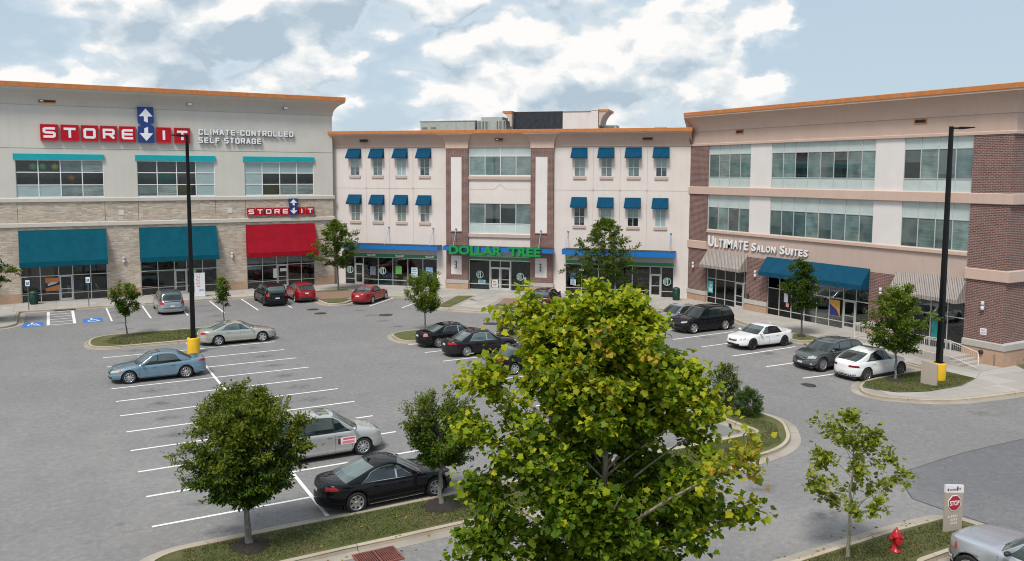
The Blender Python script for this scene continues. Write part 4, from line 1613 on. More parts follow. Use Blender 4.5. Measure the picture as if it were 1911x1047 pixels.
wall_vent(RB, ry(50.8), ry(49.95), 14.36, 14.70, -0.10)
wall_vent(RB, ry(34.8), ry(33.9), 14.36, 14.70, -0.10)
for k, (y0, y1, z0, z1, cc) in enumerate(((53.75, 53.15, 1.0, 2.0, (0.10, 0.48, 0.55)), (45.3, 44.9, 1.3, 2.0, (0.5, 0.5, 0.55)), (45.1, 44.8, 0.95, 1.25, (0.6, 0.25, 0.3)), (44.2, 43.9, 1.1, 1.7, (0.6, 0.66, 0.62)),
                                          (41.0, 40.1, 0.95, 2.1, (0.60, 0.30, 0.05)), (33.0, 32.2, 0.7, 2.1, (0.01, 0.20, 0.21)))):
    pz = poster(RB, ry(y0), ry(y1), z0, z1, 0.05, m_plain(cc, 0.5, 0, 0.25))
    q = MB()
    a, b = ry(y0), ry(y1)
    if cc[0] == 0.60 and cc[2] == 0.05:
        q.add([(a + 0.02, 0.044, z0 + 0.02), (b - 0.02, 0.044, z0 + 0.02), (b - 0.25, 0.044, z0 + 0.45), (a + 0.02, 0.044, z1 - 0.3)], [(0, 1, 2, 3)])
        q.build('picture', m_plain((0.02, 0.03, 0.16)), pz)
    elif cc[0] == 0.10:
        q.lathe([(0.0, 0), (0.14, 0.0), (0.14, 0.004), (0, 0.004)], 14, ((a + b) / 2, 0.044, z0 + 0.6), 'y')
        q.box(a + 0.12, b - 0.12, 0.040, 0.0455, z0 + 0.1, z0 + 0.42)
        q.build('picture', m_plain((0.60, 0.70, 0.72)), pz)
# notice, valve and conduit on the corner pier
m_ = MB()
m_.box(ry(29.51) - 0.2, ry(29.51) + 0.2, -0.11, -0.095, 1.48, 1.88)
nt_ = m_.build('wall_notice', WHITE, RB)
flat_text('NO', 'print', m_plain((0.5, 0.03, 0.05)), nt_, ry(29.51) - 0.14, ry(29.51) + 0.14, 1.70, 1.82, -0.112)
flat_text('PARKING', 'print', m_plain((0.35, 0.05, 0.30)), nt_, ry(29.51) - 0.16, ry(29.51) + 0.16, 1.54, 1.64, -0.112)
m_ = MB()
m_.lathe([(0.0, -0.01), (0.14, -0.01), (0.14, 0.10), (0.09, 0.13), (0.0, 0.13)], 14, (ry(29.55), -0.14, 0.42), 'y')
m_.build('pipe_outlet', DARK, RB)
m_ = MB()
m_.box(RL - 0.42, RL - 0.36, -0.19, -0.142, -0.5, 0.45)
m_.build('conduit', m_plain((0.25, 0.2, 0.17)), RB)
m_ = MB()
m_.box(ry(49.1), ry(48.9), -0.12, -0.03, 1.15, 1.45)
m_.build('mail_slot', DARK, RB)

usg = tag(empty('salon_name_sign', (49.2, 56.6, 0), -PI / 2), 'white raised letters of the salon name above the striped awning', 'shop sign')
UW = m_plain((0.78, 0.77, 0.78), 0.4, 0, 0.03)


def smallcaps(parts, x0, x1, z0, hbig, hsmall, y):
    """capitals set as large initial and smaller rest; widths shared out over x0..x1"""
    glyph = {'I': 0.42, 'M': 1.25, 'L': 0.8, 'E': 0.85, 'S': 0.85, 'T': 0.85}
    ws = [(0.8 if (not isbig) else 1.0) * glyph.get(ch, 1.0) for ch, isbig in parts]
    gap = 0.16
    tot = sum(0.45 if ch == ' ' else w_ for (ch, b_), w_ in zip(parts, ws)) + gap * (len(parts) - 1)
    u = (x1 - x0) / tot
    x = x0
    for (ch, isb), w_ in zip(parts, ws):
        if ch == ' ':
            x += (0.45 + gap) * u
            continue
        h = hbig if isb else hsmall
        for L_ in flat_text(ch, 'letter', UW, usg, x, x + w_ * u, z0, z0 + h, y - 0.10, 0.05, 0.028):
            pass
        flat_text(ch, 'letter_return_or_shadow', m_plain((0.30, 0.27, 0.26), 0.5), usg, x + 0.03, x + w_ * u + 0.03, z0 - 0.03, z0 + h - 0.03, y - 0.03, 0.06, 0.03)
        x += (w_ + gap) * u


smallcaps([(c_, i == 0) for i, c_ in enumerate('ULTIMATE')], ry(53.72), ry(49.1), 4.98, 0.92, 0.74, 0.0)
smallcaps([(c_, i in (0, 6)) for i, c_ in enumerate('SALON SUITES')], ry(48.72), ry(43.05), 4.98, 0.66, 0.52, 0.0)

# =========================================================== GROUND
def axis_coords(fine0, fine1, step, far):
    a = list(np.arange(fine0, fine1 + 1e-6, step))
    lo, hi, s = fine0, fine1, step * 4
    left, right_ = [], []
    while lo > -far:
        lo -= s
        left.append(lo)
        hi += s
        right_.append(hi)
        s *= 1.5
    return left[::-1] + a + right_


gx = axis_coords(-10, 62, 1.0, 1500)
gy = axis_coords(0, 84, 1.0, 1500)
vs = [(x, y, gz(x, y)) for y in gy for x in gx]
nx = len(gx)
fsq = [(j * nx + i, j * nx + i + 1, (j + 1) * nx + i + 1, (j + 1) * nx + i) for j in range(len(gy) - 1) for i in range(nx - 1)]
g = MB()
g.add(vs, fsq, True)
tag(g.build('car_park_asphalt', m_asphalt()), kind='structure')


def clip_cell(poly, cell):
    """Sutherland-Hodgman: polygon against a convex counter-clockwise cell"""
    out = list(poly)
    for i in range(len(cell)):
        a, b = cell[i], cell[(i + 1) % len(cell)]
        ex, ey = b[0] - a[0], b[1] - a[1]
        inp, out = out, []
        if not inp:
            return []
        ins = [(ex * (p[1] - a[1]) - ey * (p[0] - a[0])) for p in inp]
        for k in range(len(inp)):
            p, q = inp[k - 1], inp[k]
            dp, dq = ins[k - 1], ins[k]
            if dq >= 0:
                if dp < 0:
                    t = dp / (dp - dq)
                    out.append((p[0] + (q[0] - p[0]) * t, p[1] + (q[1] - p[1]) * t))
                out.append(q)
            elif dp >= 0:
                t = dp / (dp - dq)
                out.append((p[0] + (q[0] - p[0]) * t, p[1] + (q[1] - p[1]) * t))
    return out


def area(p):
    return 0.5 * sum(p[i - 1][0] * p[i][1] - p[i][0] * p[i - 1][1] for i in range(len(p)))


def cells(poly, size, ang=0.0, org=(0, 0), gap=0.0, size2=None, min_area=0.02):
    size2 = size2 or size
    ca, sa = math.cos(ang), math.sin(ang)
    if area(poly) < 0:
        poly = poly[::-1]
    loc = [((x - org[0]) * ca + (y - org[1]) * sa, -(x - org[0]) * sa + (y - org[1]) * ca) for x, y in poly]
    u0, u1 = min(p[0] for p in loc), max(p[0] for p in loc)
    v0_, v1 = min(p[1] for p in loc), max(p[1] for p in loc)
    res = []
    for i in range(math.floor(u0 / size), math.floor(u1 / size) + 1):
        for j in range(math.floor(v0_ / size2), math.floor(v1 / size2) + 1):
            a, b, c, d = i * size + gap, (i + 1) * size - gap, j * size2 + gap, (j + 1) * size2 - gap
            cl = clip_cell(loc, [(a, c), (b, c), (b, d), (a, d)])
            if len(cl) >= 3 and area(cl) > min_area:
                pts = [(org[0] + u * ca - v * sa, org[1] + u * sa + v * ca) for u, v in cl]
                q = [pts[0]]
                for p in pts[1:]:
                    if abs(p[0] - q[-1][0]) + abs(p[1] - q[-1][1]) > 1e-3:
                        q.append(p)
                if len(q) > 2:
                    res.append(q)
    return res


def round_poly(pts, r, n=6, closed=True):
    """round every corner; r is one radius or one per corner"""
    out = []
    N = len(pts)
    for i in range(N):
        rr = r[i] if isinstance(r, (list, tuple)) else r
        p = Vector(pts[i])
        if rr <= 0 or (not closed and i in (0, N - 1)):
            out.append(tuple(p))
            continue
        a, b = Vector(pts[i - 1]), Vector(pts[(i + 1) % N])
        da, db = (a - p), (b - p)
        rr = min(rr, da.length * 0.48, db.length * 0.48)
        s, e_ = p + da.normalized() * rr, p + db.normalized() * rr
        for k in range(n + 1):
            t = k / n
            out.append(tuple(s * (1 - t) ** 2 + p * 2 * t * (1 - t) + e_ * t * t))
    return out


def resample(path, step, closed):
    P = [Vector(p) for p in path]
    if closed:
        P.append(P[0])
    out = [P[0]]
    for a, b in zip(P[:-1], P[1:]):
        L = (b - a).length
        n = max(1, int(math.ceil(L / step)))
        for k in range(1, n + 1):
            out.append(a.lerp(b, k / n))
    return out


def normals(P, closed):
    N = len(P)
    res = []
    for i in range(N):
        if closed and i in (0, N - 1):
            d1, d2 = P[0] - P[-2], P[1] - P[0]
        else:
            d1 = P[i] - P[max(0, i - 1)]
            d2 = P[min(N - 1, i + 1)] - P[i]
        if d1.length < 1e-6:
            d1 = d2
        if d2.length < 1e-6:
            d2 = d1
        d1, d2 = d1.normalized(), d2.normalized()
        n1, n2 = Vector((-d1.y, d1.x)), Vector((-d2.y, d2.x))
        m_ = (n1 + n2)
        res.append(m_ / max(0.6, 1 + n1.dot(n2)))
    return res


CURB = m_concrete((0.43, 0.365, 0.285), 0.6)
GUTTER = m_concrete((0.36, 0.325, 0.275), 0.7)
SLAB = m_concrete((0.40, 0.375, 0.345), 0.4)
SLAB_BASE = m_concrete((0.30, 0.275, 0.245), 0.3)


def strip(P, Nn, prof, name, mat, parent, seg):
    """sweep an open profile [(inward, z)] along P and cut it into pieces about seg long"""
    acc, cuts = 0.0, [0]
    for i in range(1, len(P)):
        acc += (P[i] - P[i - 1]).length
        if acc > seg and i < len(P) - 2:
            cuts.append(i)
            acc = 0
    cuts.append(len(P) - 1)
    for a, b in zip(cuts[:-1], cuts[1:]):
        if b <= a:
            continue
        m_ = MB()
        n = len(prof)
        vs = []
        idx = list(range(a, b + 1))
        for q in idx:
            p = P[q]
            if q == a or q == b:        # open joint between pieces
                o2 = P[min(q + 1, len(P) - 1)] if q == a else P[q - 1]
                d = (o2 - p)
                if d.length > 1e-6:
                    p = p + d.normalized() * 0.012
            for o_, z in prof:
                x, y = p.x + Nn[q].x * o_, p.y + Nn[q].y * o_
                vs.append((x, y, gz(x, y) + z))
        fs_ = [(k * n + j, k * n + j + 1, (k + 1) * n + j + 1, (k + 1) * n + j) for k in range(len(idx) - 1) for j in range(n - 1)]
        m_.add(vs, [f[::-1] for f in fs_], False)
        m_.add(vs[:n], [tuple(range(n))])
        m_.add(vs[-n:], [tuple(range(n))[::-1]])
        m_.build(name, mat, parent)


def curb(path, parent, closed=False, gutter=0.42, seg=3.0):
    P = resample(path, 0.5, closed)
    Nn = normals(P, closed)
    strip(P, Nn, [(0.0, -0.05), (0.01, 0.115), (0.035, 0.147), (0.16, 0.152), (0.175, 0.145), (0.175, 0.02)], 'curb_segment', CURB, parent, seg)
    if gutter:
        strip(P, Nn, [(-gutter, 0.0), (-gutter, 0.013), (-0.02, 0.011), (0.02, 0.011), (0.02, -0.02)], 'gutter_segment', GUTTER, parent, seg)


def sheet(poly, name, mat, parent=None, h=0.12, size=1.0, bumpy=0.0, kind=None, thick=None):
    m_ = MB()
    for c_ in cells(poly, size, min_area=0.0005):
        n = len(c_)
        m_.add([(x, y, gz(x, y) + h + bumpy * math.sin(x * 1.7 + y * 2.3) * math.sin(y * 1.1 - x * 0.6)) for x, y in c_], [tuple(range(n))], True)
    o = m_.build(name, mat, parent)
    if kind:
        o['kind'] = kind
    return o


def slabs(poly, parent, size, ang=0.0, org=(0, 0), size2=None, h=0.130, t=0.05, mat=None):
    for c_ in cells(poly, size, ang, org, 0.008, size2, 0.06):
        m_ = MB()
        m_.prism(c_, lambda x, y: gz(x, y) + h - t, lambda x, y: gz(x, y) + h)
        m_.build('paving_slab', mat or SLAB, parent)


GRASS, MULCH = m_grass(), m_mulch()
PINE = m_mulch((0.20, 0.12, 0.085), (0.36, 0.24, 0.18))

# ---- pavement in front of the buildings, one kerb line from left to right
walk_path = [(-24, 68.0), (-3.3, 68.2), (-2.4, 69.2), (-2.4, 75.3), (19.95, 75.3), (19.95, 67.9), (21.4, 67.6), (25.0, 71.3), (29.9, 66.4),
             (26.9, 62.2), (30.7, 57.5), (35.3, 61.0), (46.5, 49.8), (45.8, 47.9), (44.5, 44.6), (44.5, 40.0), (43.0, 40.1), (43.1, 37.95),
             (44.7, 37.9), (44.8, 30.15), (38.6, 30.15), (35.9, 27.6), (39.2, 25.3), (42.0, 24.75), (60, 22.6)]
wr = [0, .8, .9, .25, .25, 1.2, 1.2, .3, .3, 2.0, 2.2, .4, .8, 1, 1, .3, 1.2, 1.2, .3, .3, 2.0, 2.6, 2.5, 1, 0]
walk_curb = round_poly(walk_path, wr, 6, closed=False)
walk_poly = walk_curb + [(60, 28.33), (49.2, 28.33), (49.2, 56.1), (24.4, 80.9), (24.4, 80.0), (-24, 80.0)]
side_walk = sheet(walk_poly, 'sidewalk', SLAB_BASE, None, 0.112, 1.0, kind='structure')
curb(walk_curb, side_walk)
slabs([(-24, 75.47), (21.0, 75.47), (24.3, 76.2), (26.0, 77.9), (24.4, 79.5), (24.4, 80.15), (-24, 80.15)], side_walk, 1.5, 0, (0.2, 75.47), 1.53)
slabs([(-24, 68.3), (-3.4, 68.45), (-2.6, 69.3), (-2.6, 75.45), (-24, 75.45)], side_walk, 1.5, 0, (-2.6, 75.45))
slabs([(26.0, 77.9), (24.2, 76.0), (25.1, 71.5), (30.0, 66.6), (32.2, 66.9), (33.3, 66.2), (29.4, 61.9), (30.5, 59.6), (34.6, 64.0), (36.0, 62.9), (35.4, 61.2), (46.6, 50.0), (49.4, 52.5), (49.2, 56.2), (25.6, 79.8)],
      side_walk, 1.5, -PI / 4, (24.4, 80.9), 1.5)
slabs([(49.4, 52.5), (46.6, 49.9), (45.9, 47.9), (44.7, 44.6), (44.7, 38.1), (46.95, 38.0), (46.95, 37.1), (49.3, 37.1)], side_walk, 1.5, 0, (44.7, 37.1), 1.6)
slabs([(44.95, 38.0), (44.95, 31.7), (45.2, 31.7), (45.2, 27.45), (46.95, 28.25), (46.95, 38.0)], side_walk, 1.15, 0, (44.95, 27.0), 1.6)
slabs([(46.95, 28.25), (49.15, 28.32), (49.15, 29.2), (46.95, 29.2)], side_walk, 1.1, 0, (46.95, 28.0), 1.3)
slabs([(37.4, 27.2), (39.3, 25.6), (42.1, 25.0), (60, 22.85), (60, 28.3), (49.2, 28.3), (46.95, 28.2), (45.2, 27.4), (42.8, 26.65), (40.2, 26.75), (38.4, 27.35), (37.9, 28.2)],
      side_walk, 1.6, -0.12, (40, 25), 1.6)
# planted pieces of it
for poly, mt, nm in (([(21.0, 74.4), (24.4, 74.4), (24.2, 75.9), (21.6, 75.9), (20.4, 75.3)], GRASS, 'lawn_strip'),
                     ([(20.15, 70.6), (24.0, 70.6), (25.0, 71.6), (24.3, 74.4), (20.15, 75.2)], PINE, 'bark_bed'),
                     ([(20.3, 68.5), (21.2, 68.0), (22.6, 69.5), (22.4, 70.6), (20.15, 70.6)], GRASS, 'lawn_strip'),
                     ([(27.7, 62.5), (28.4, 61.6), (33.0, 66.4), (31.8, 67.1)], GRASS, 'lawn_strip'),
                     ([(30.75, 59.3), (31.9, 58.5), (33.1, 59.8), (32.7, 61.3)], GRASS, 'lawn_strip'),
                     ([(33.15, 59.75), (35.2, 61.5), (35.7, 63.0), (34.7, 63.7), (32.75, 61.35)], PINE, 'bark_bed'),
                     ([(43.25, 39.9), (43.3, 38.15), (45.1, 38.1), (45.1, 39.9)], GRASS, 'lawn_strip'),
                     ([(38.7, 29.95), (37.7, 29.0), (37.85, 28.2), (38.5, 27.5), (40.2, 26.9), (42.8, 26.8), (45.1, 27.4), (45.15, 31.6), (44.95, 31.6), (44.95, 29.95)], GRASS, 'lawn_strip'),
                     ([(50.5, 28.3), (49.4, 26.9), (60, 25.5), (60, 28.3)], GRASS, 'lawn_strip')):
    sheet(poly, nm, mt, side_walk, 0.145, 0.8, 0.012)

# ---- traffic islands


def island(poly, r, label, grass=True, mulch=(), gut=0.42):
    pr = round_poly(poly, r, 7)
    o = sheet([tuple(Vector(p)) for p in pr], 'traffic_island', GRASS if grass else CURB, None, 0.128, 0.8, 0.012, kind='structure')
    curb(pr, o, True, gut)
    return o


islA = island([(1.7, 57.2), (12.4, 57.2), (12.4, 61.6), (1.9, 61.8)], [1.9, .6, 1.5, 2.3], '', gut=0.22)
islB = island([(19.7, 49.9), (25.4, 49.9), (25.4, 53.6), (19.9, 53.7)], [1.6, .5, 1.5, 2.0], '', gut=0.30)
islC = island([(1.4, 22.8), (23.0, 22.8), (26.2, 23.3), (28.6, 26.0), (28.2, 28.5), (28.2, 50.2), (26.15, 50.2), (26.15, 25.25), (2.0, 25.25)],
              [1.4, 1.2, 2.2, 2.6, .8, 1.1, 1.1, .35, 1.4], '')
islD = island([(-12, 4), (21.2, 4), (21.2, 14.2), (25.3, 14.2), (25.2, 15.9), (22.5, 16.05), (-12, 16.05)], [1, 1, .3, 1.0, 1.0, .5, 1], '')


def mulch_ring(x, y, r, parent=None, seed=0):
    """low cone of mulch round a trunk; belongs to its tree"""
    rr = random.Random(seed)
    m_ = MB()
    N, K = 26, 4
    ph = [rr.uniform(0.85, 1.12) for _ in range(N)]
    vs = [(0, 0, 0.10)]
    for k in range(1, K + 1):
        for i in range(N):
            a = 2 * PI * i / N
            q = r * k / K * (ph[i] if k > 1 else 1)
            vs.append((q * math.cos(a), q * math.sin(a), (0.10 * (1 - (k / K) ** 2)) + rr.uniform(-.015, .015) - (0.012 if k == K else 0)))
    fs_ = [(0, 1 + i, 1 + (i + 1) % N) for i in range(N)]
    for k in range(K - 1):
        for i in range(N):
            a, b = 1 + k * N + i, 1 + k * N + (i + 1) % N
            fs_.append((a, a + N, b + N, b))
    m_.add(vs, fs_, False)
    return m_.build('mulch_ring', MULCH, parent)


# grass blades on the near verges
def blades(poly, n, name, parent, h0=0.14, seed=3, hh=(0.03, 0.075)):
    rr = np.random.default_rng(seed)
    xs = [p[0] for p in poly]
    ys = [p[1] for p in poly]
    P = []
    while len(P) < n:
        x, y = rr.uniform(min(xs), max(xs)), rr.uniform(min(ys), max(ys))
        ins = False
        j = len(poly) - 1
        for i in range(len(poly)):
            if (poly[i][1] > y) != (poly[j][1] > y) and x < (poly[j][0] - poly[i][0]) * (y - poly[i][1]) / (poly[j][1] - poly[i][1]) + poly[i][0]:
                ins = not ins
            j = i
        if ins:
            P.append((x, y))
    P = np.array(P)
    a = rr.uniform(0, 2 * PI, n)
    h = rr.uniform(hh[0], hh[1], n)
    w_ = rr.uniform(0.008, 0.02, n)
    lx, ly = rr.normal(0, 0.03, n), rr.normal(0, 0.03, n)
    z0 = np.array([gz(x, y) for x, y in P]) + h0
    V = np.zeros((n, 3, 3))
    V[:, 0] = np.stack([P[:, 0] - np.cos(a) * w_, P[:, 1] - np.sin(a) * w_, z0], 1)
    V[:, 1] = np.stack([P[:, 0] + np.cos(a) * w_, P[:, 1] + np.sin(a) * w_, z0], 1)
    V[:, 2] = np.stack([P[:, 0] + lx, P[:, 1] + ly, z0 + h], 1)
    me = bpy.data.meshes.new(name)
    me.vertices.add(3 * n)
    me.vertices.foreach_set('co', V.ravel())
    me.loops.add(3 * n)
    me.loops.foreach_set('vertex_index', np.arange(3 * n, dtype=np.int32))
    me.polygons.add(n)
    me.polygons.foreach_set('loop_start', np.arange(0, 3 * n, 3, dtype=np.int32))
    me.update(calc_edges=True)
    me.materials.append(m_leaf(((0.05, 0.08, 0.02), (0.10, 0.13, 0.035), (0.20, 0.17, 0.08)), 0.3))
    return tag(link(name, me, parent), kind='stuff')


blades([(2.6, 23.1), (23, 23.1), (26, 23.8), (27.6, 25.6), (27.6, 30), (26.5, 30), (26.5, 25), (3.0, 25.0)], 26000, 'grass_blades', islC, 0.125)
blades([(17, 12.5), (21.0, 12.5), (21.0, 14.5), (25.0, 14.5), (24.4, 15.7), (17, 15.85)], 12000, 'grass_blades', islD, 0.125, 4)
blades([(38.7, 29.8), (37.9, 28.9), (38.0, 28.2), (38.6, 27.6), (40.2, 27.0), (42.8, 26.9), (45.0, 27.4), (45.0, 29.9)], 9000, 'grass_blades', side_walk, 0.14, 5)
blades([(2.6, 59), (3.6, 57.7), (12, 57.7), (12, 61), (3.6, 61.2)], 9000, 'grass_blades', islA, 0.12, 6, (0.05, 0.10))

# ---- darker patch of newer asphalt at the drive
patch = [(62, 20.3), (36.56, 19.92), (33.42, 19.71), (27.15, 19.29), (25.55, 17.5), (25.6, 16.35), (25.9, 14.0), (26.0, 2.0), (62, 2.0)]
sheet(patch, 'asphalt_patch', m_asphalt((0.160, 0.162, 0.170)), None, 0.008, 1.0, kind='structure')
seam = MB()
PS = resample(patch[:7], 0.5, False)
for a, b in zip(PS[:-1], PS[1:]):
    d = (b - a).normalized()
    n_ = Vector((-d.y, d.x)) * 0.016
    seam.add([(a.x + n_.x, a.y + n_.y, gz(a.x, a.y) + 0.013), (b.x + n_.x, b.y + n_.y, gz(b.x, b.y) + 0.013), (b.x - n_.x, b.y - n_.y, gz(b.x, b.y) + 0.013), (a.x - n_.x, a.y - n_.y, gz(a.x, a.y) + 0.013)], [(0, 3, 2, 1)])
tag(seam.build('tar_seam', m_plain((0.07, 0.07, 0.07), 0.8)), kind='structure')

# ---- painted markings
marks = tag(empty('parking_markings'), kind='structure')
LINE = m_line()


def pline(x0, y0, x1, y1, w_=0.125, name='painted_line', mat=None, h=0.006):
    a, b = Vector((x0, y0)), Vector((x1, y1))
    d = (b - a).normalized()
    n_ = Vector((-d.y, d.x)) * w_ / 2
    k = max(1, int((b - a).length / 1.0))
    vs = []
    for i in range(k + 1):
        p = a.lerp(b, i / k)
        hh = h + (0.006 if (p.x > 30 and p.y < 41) else 0)
        for s_ in (1, -1):
            q = p + n_ * s_
            vs.append((q.x, q.y, gz(q.x, q.y) + hh))
    m_ = MB()
    m_.add(vs, [(2 * i, 2 * i + 1, 2 * i + 3, 2 * i + 2) for i in range(k)])
    return m_.build(name, mat or LINE, marks)


for k in range(11):
    y = 27.5 + 2.72 * k
    pline(2.45 + rnd.uniform(-.05, .05), y, 12.6 + rnd.uniform(-.05, .05), y)
    if y < 49.5:
        pline(20.0, y + 0.6 - 0.02 * k, 25.5, y + 0.6 - 0.02 * k)
pline(7.48, 25.5, 7.48, 26.0, 0.14)
pline(7.48, 25.6, 7.48, 57.0, 0.13, h=0.010)
for x in (3.73, 6.42, 9.08, 11.78, 14.42, 17.13):
    pline(x, 68.05, x, 74.8)
for x in (-0.42, 1.28):
    pline(x, 68.3, x, 74.7, 0.2)
for y in (68.35, 69.6, 70.85, 72.1, 73.35, 74.6):
    pline(-0.32, y, 1.18, y + 0.1, 0.13, h=0.009)
for y in (31.9, 34.6, 37.35, 40.15, 42.95, 45.7):
    pline(36.35, y, 42.0, y + 0.2)
for d_ in (38.65, 42.8):
    xa = (96.0 - d_) / 2
    pline(xa - 3.6, xa + d_ - 3.6, xa - 0.15, xa + d_ - 0.15)
for k in range(4):
    xa = (96.0 - 21.0 + k * 4.2) / 2
    pline(xa - 3.9, xa + 21.0 - k * 4.2 - 3.9, xa - 0.2, xa + 21.0 - k * 4.2 - 0.2)

HCB = m_line((0.015, 0.16, 0.50))
for x0 in (-2.05, 1.84):
    m_ = MB()
    m_.quad((x0, 68.15, 0.006), (x0 + 1.34, 68.15, 0.006), (x0 + 1.34, 70.1, 0.006), (x0, 70.1, 0.006))
    sq = m_.build('blue_square', HCB, marks)
    q = MB()
    cx, cy = x0 + 0.67, 69.1

    def seg2(ax, ay, bx, by, w_=0.12):
        d = Vector((bx - ax, by - ay)).normalized()
        n_ = Vector((-d.y, d.x)) * w_ / 2
        q.add([(cx + ax + n_.x, cy + ay + n_.y, 0.011), (cx + bx + n_.x, cy + by + n_.y, 0.011), (cx + bx - n_.x, cy + by - n_.y, 0.011), (cx + ax - n_.x, cy + ay - n_.y, 0.011)], [(0, 3, 2, 1)])
    seg2(-0.08, 0.62, -0.08, 0.0, 0.13)
    seg2(-0.08, 0.30, 0.25, 0.30)
    seg2(-0.08, 0.04, 0.26, 0.04, 0.13)
    seg2(0.24, 0.06, 0.38, -0.55, 0.13)
    seg2(0.36, -0.55, 0.5, -0.52)
    for k in range(9):
        a0, a1 = math.radians(110 + k * 22), math.radians(110 + (k + 1) * 22)
        seg2(0.02 + 0.36 * math.cos(a0), -0.22 + 0.42 * math.sin(a0), 0.02 + 0.36 * math.cos(a1), -0.22 + 0.42 * math.sin(a1), 0.09)
    m8 = [(cx - 0.08 + 0.11 * math.cos(i * PI / 4), cy + 0.76 + 0.13 * math.sin(i * PI / 4), 0.011) for i in range(8)]
    q.add(m8, [tuple(range(8))])
    q.build('wheelchair_symbol', LINE, sq)

# ---- covers and drains


def cover(x, y, r, label):
    m_ = MB()
    z = gz(x, y) + (0.012 if x > 30 and y < 41 else 0.006)
    m_.lathe([(0, 0.012), (r * 0.86, 0.012), (r * 0.9, 0.004), (r, 0.008), (r, -0.01)], 28, (x, y, z))
    m_.lathe([(r * 1.0, 0.0035), (r * 1.16, 0.0035), (r * 1.16, -0.01)], 28, (x, y, z), )
    o = m_.build('manhole_cover', m_plain((0.055, 0.048, 0.045), 0.6, 0.3, 0.3))
    tag(o, label, 'manhole cover', 'manhole covers in the asphalt')


cover(18.4, 66.35, 0.42, 'manhole cover behind the red hatchback, farther one of the pair')
cover(18.4, 64.2, 0.42, 'manhole cover behind the red hatchback, nearer one of the pair')
cover(22.7, 61.1, 0.48, 'manhole cover in the open asphalt behind the red sedan')
cover(28.2, 53.9, 0.48, 'manhole cover between the black sedans and the entrance island')
cover(35.3, 30.6, 0.36, 'manhole cover beside the tip of the right-hand grass island, near the grey car')
m_ = MB()
m_.box(0.0, 1.5, 74.95, 75.28, 0.0, 0.05)
tag(m_.build('curb_drain', DARK), 'dark curb drain opening at the head of the striped parking zone', 'drain')
dg = tag(empty('storm_drain', (7.9, 22.1, 0.0)), 'rusty red storm drain grate set into the near curb gutter', 'drain grate')
m_ = MB()
m_.box(-0.62, 0.62, -0.42, 0.42, 0.005, 0.016)
m_.build('drain_pit', m_plain((0.01, 0.01, 0.01)), dg)
RUST = m_plain((0.20, 0.065, 0.05), 0.75, 0.1, 0.3)
m_ = MB()
for a, b, c, d in ((-0.64, 0.64, -0.46, -0.40), (-0.64, 0.64, 0.40, 0.46), (-0.64, -0.58, -0.40, 0.40), (0.58, 0.64, -0.40, 0.40), (-0.03, 0.03, -0.40, 0.40)):
    m_.box(a, b, c, d, 0.0, 0.045)
m_.build('grate_frame', RUST, dg)
for i in range(18):
    x = -0.53 + i * 0.0625
    if abs(x) < 0.05:
        continue
    m_ = MB()
    m_.box(x - 0.014, x + 0.014, -0.40, 0.40, 0.018, 0.04)
    m_.build('grate_bar', RUST, dg)

# =========================================================== CARS
TYRE = m_plain((0.018, 0.018, 0.019), 0.85, 0, 0.2)
RIM_S = m_plain((0.52, 0.53, 0.54), 0.3, 0.7, 0.05)
RIM_D = m_plain((0.02, 0.02, 0.022), 0.4, 0.3)
CARGLASS = m_glass((0.020, 0.030, 0.032), 1.6, 0.0, 0.02)
CARGLASS_L = m_glass((0.07, 0.105, 0.105), 1.65, 0.0, 0.02)
TRIM = m_plain((0.02, 0.02, 0.021), 0.6, 0, 0.2)
CHROME = m_gloss((0.70, 0.71, 0.72), 0.12, 1.0)
HEADL = m_gloss((0.55, 0.55, 0.52), 0.08, 0.3)
AMBER = m_gloss((0.75, 0.20, 0.02), 0.15)
TAIL = m_gloss((0.42, 0.008, 0.012), 0.1)
TAIL_D = m_gloss((0.16, 0.006, 0.012), 0.1)
PLATE = m_plain((0.62, 0.62, 0.60), 0.4)


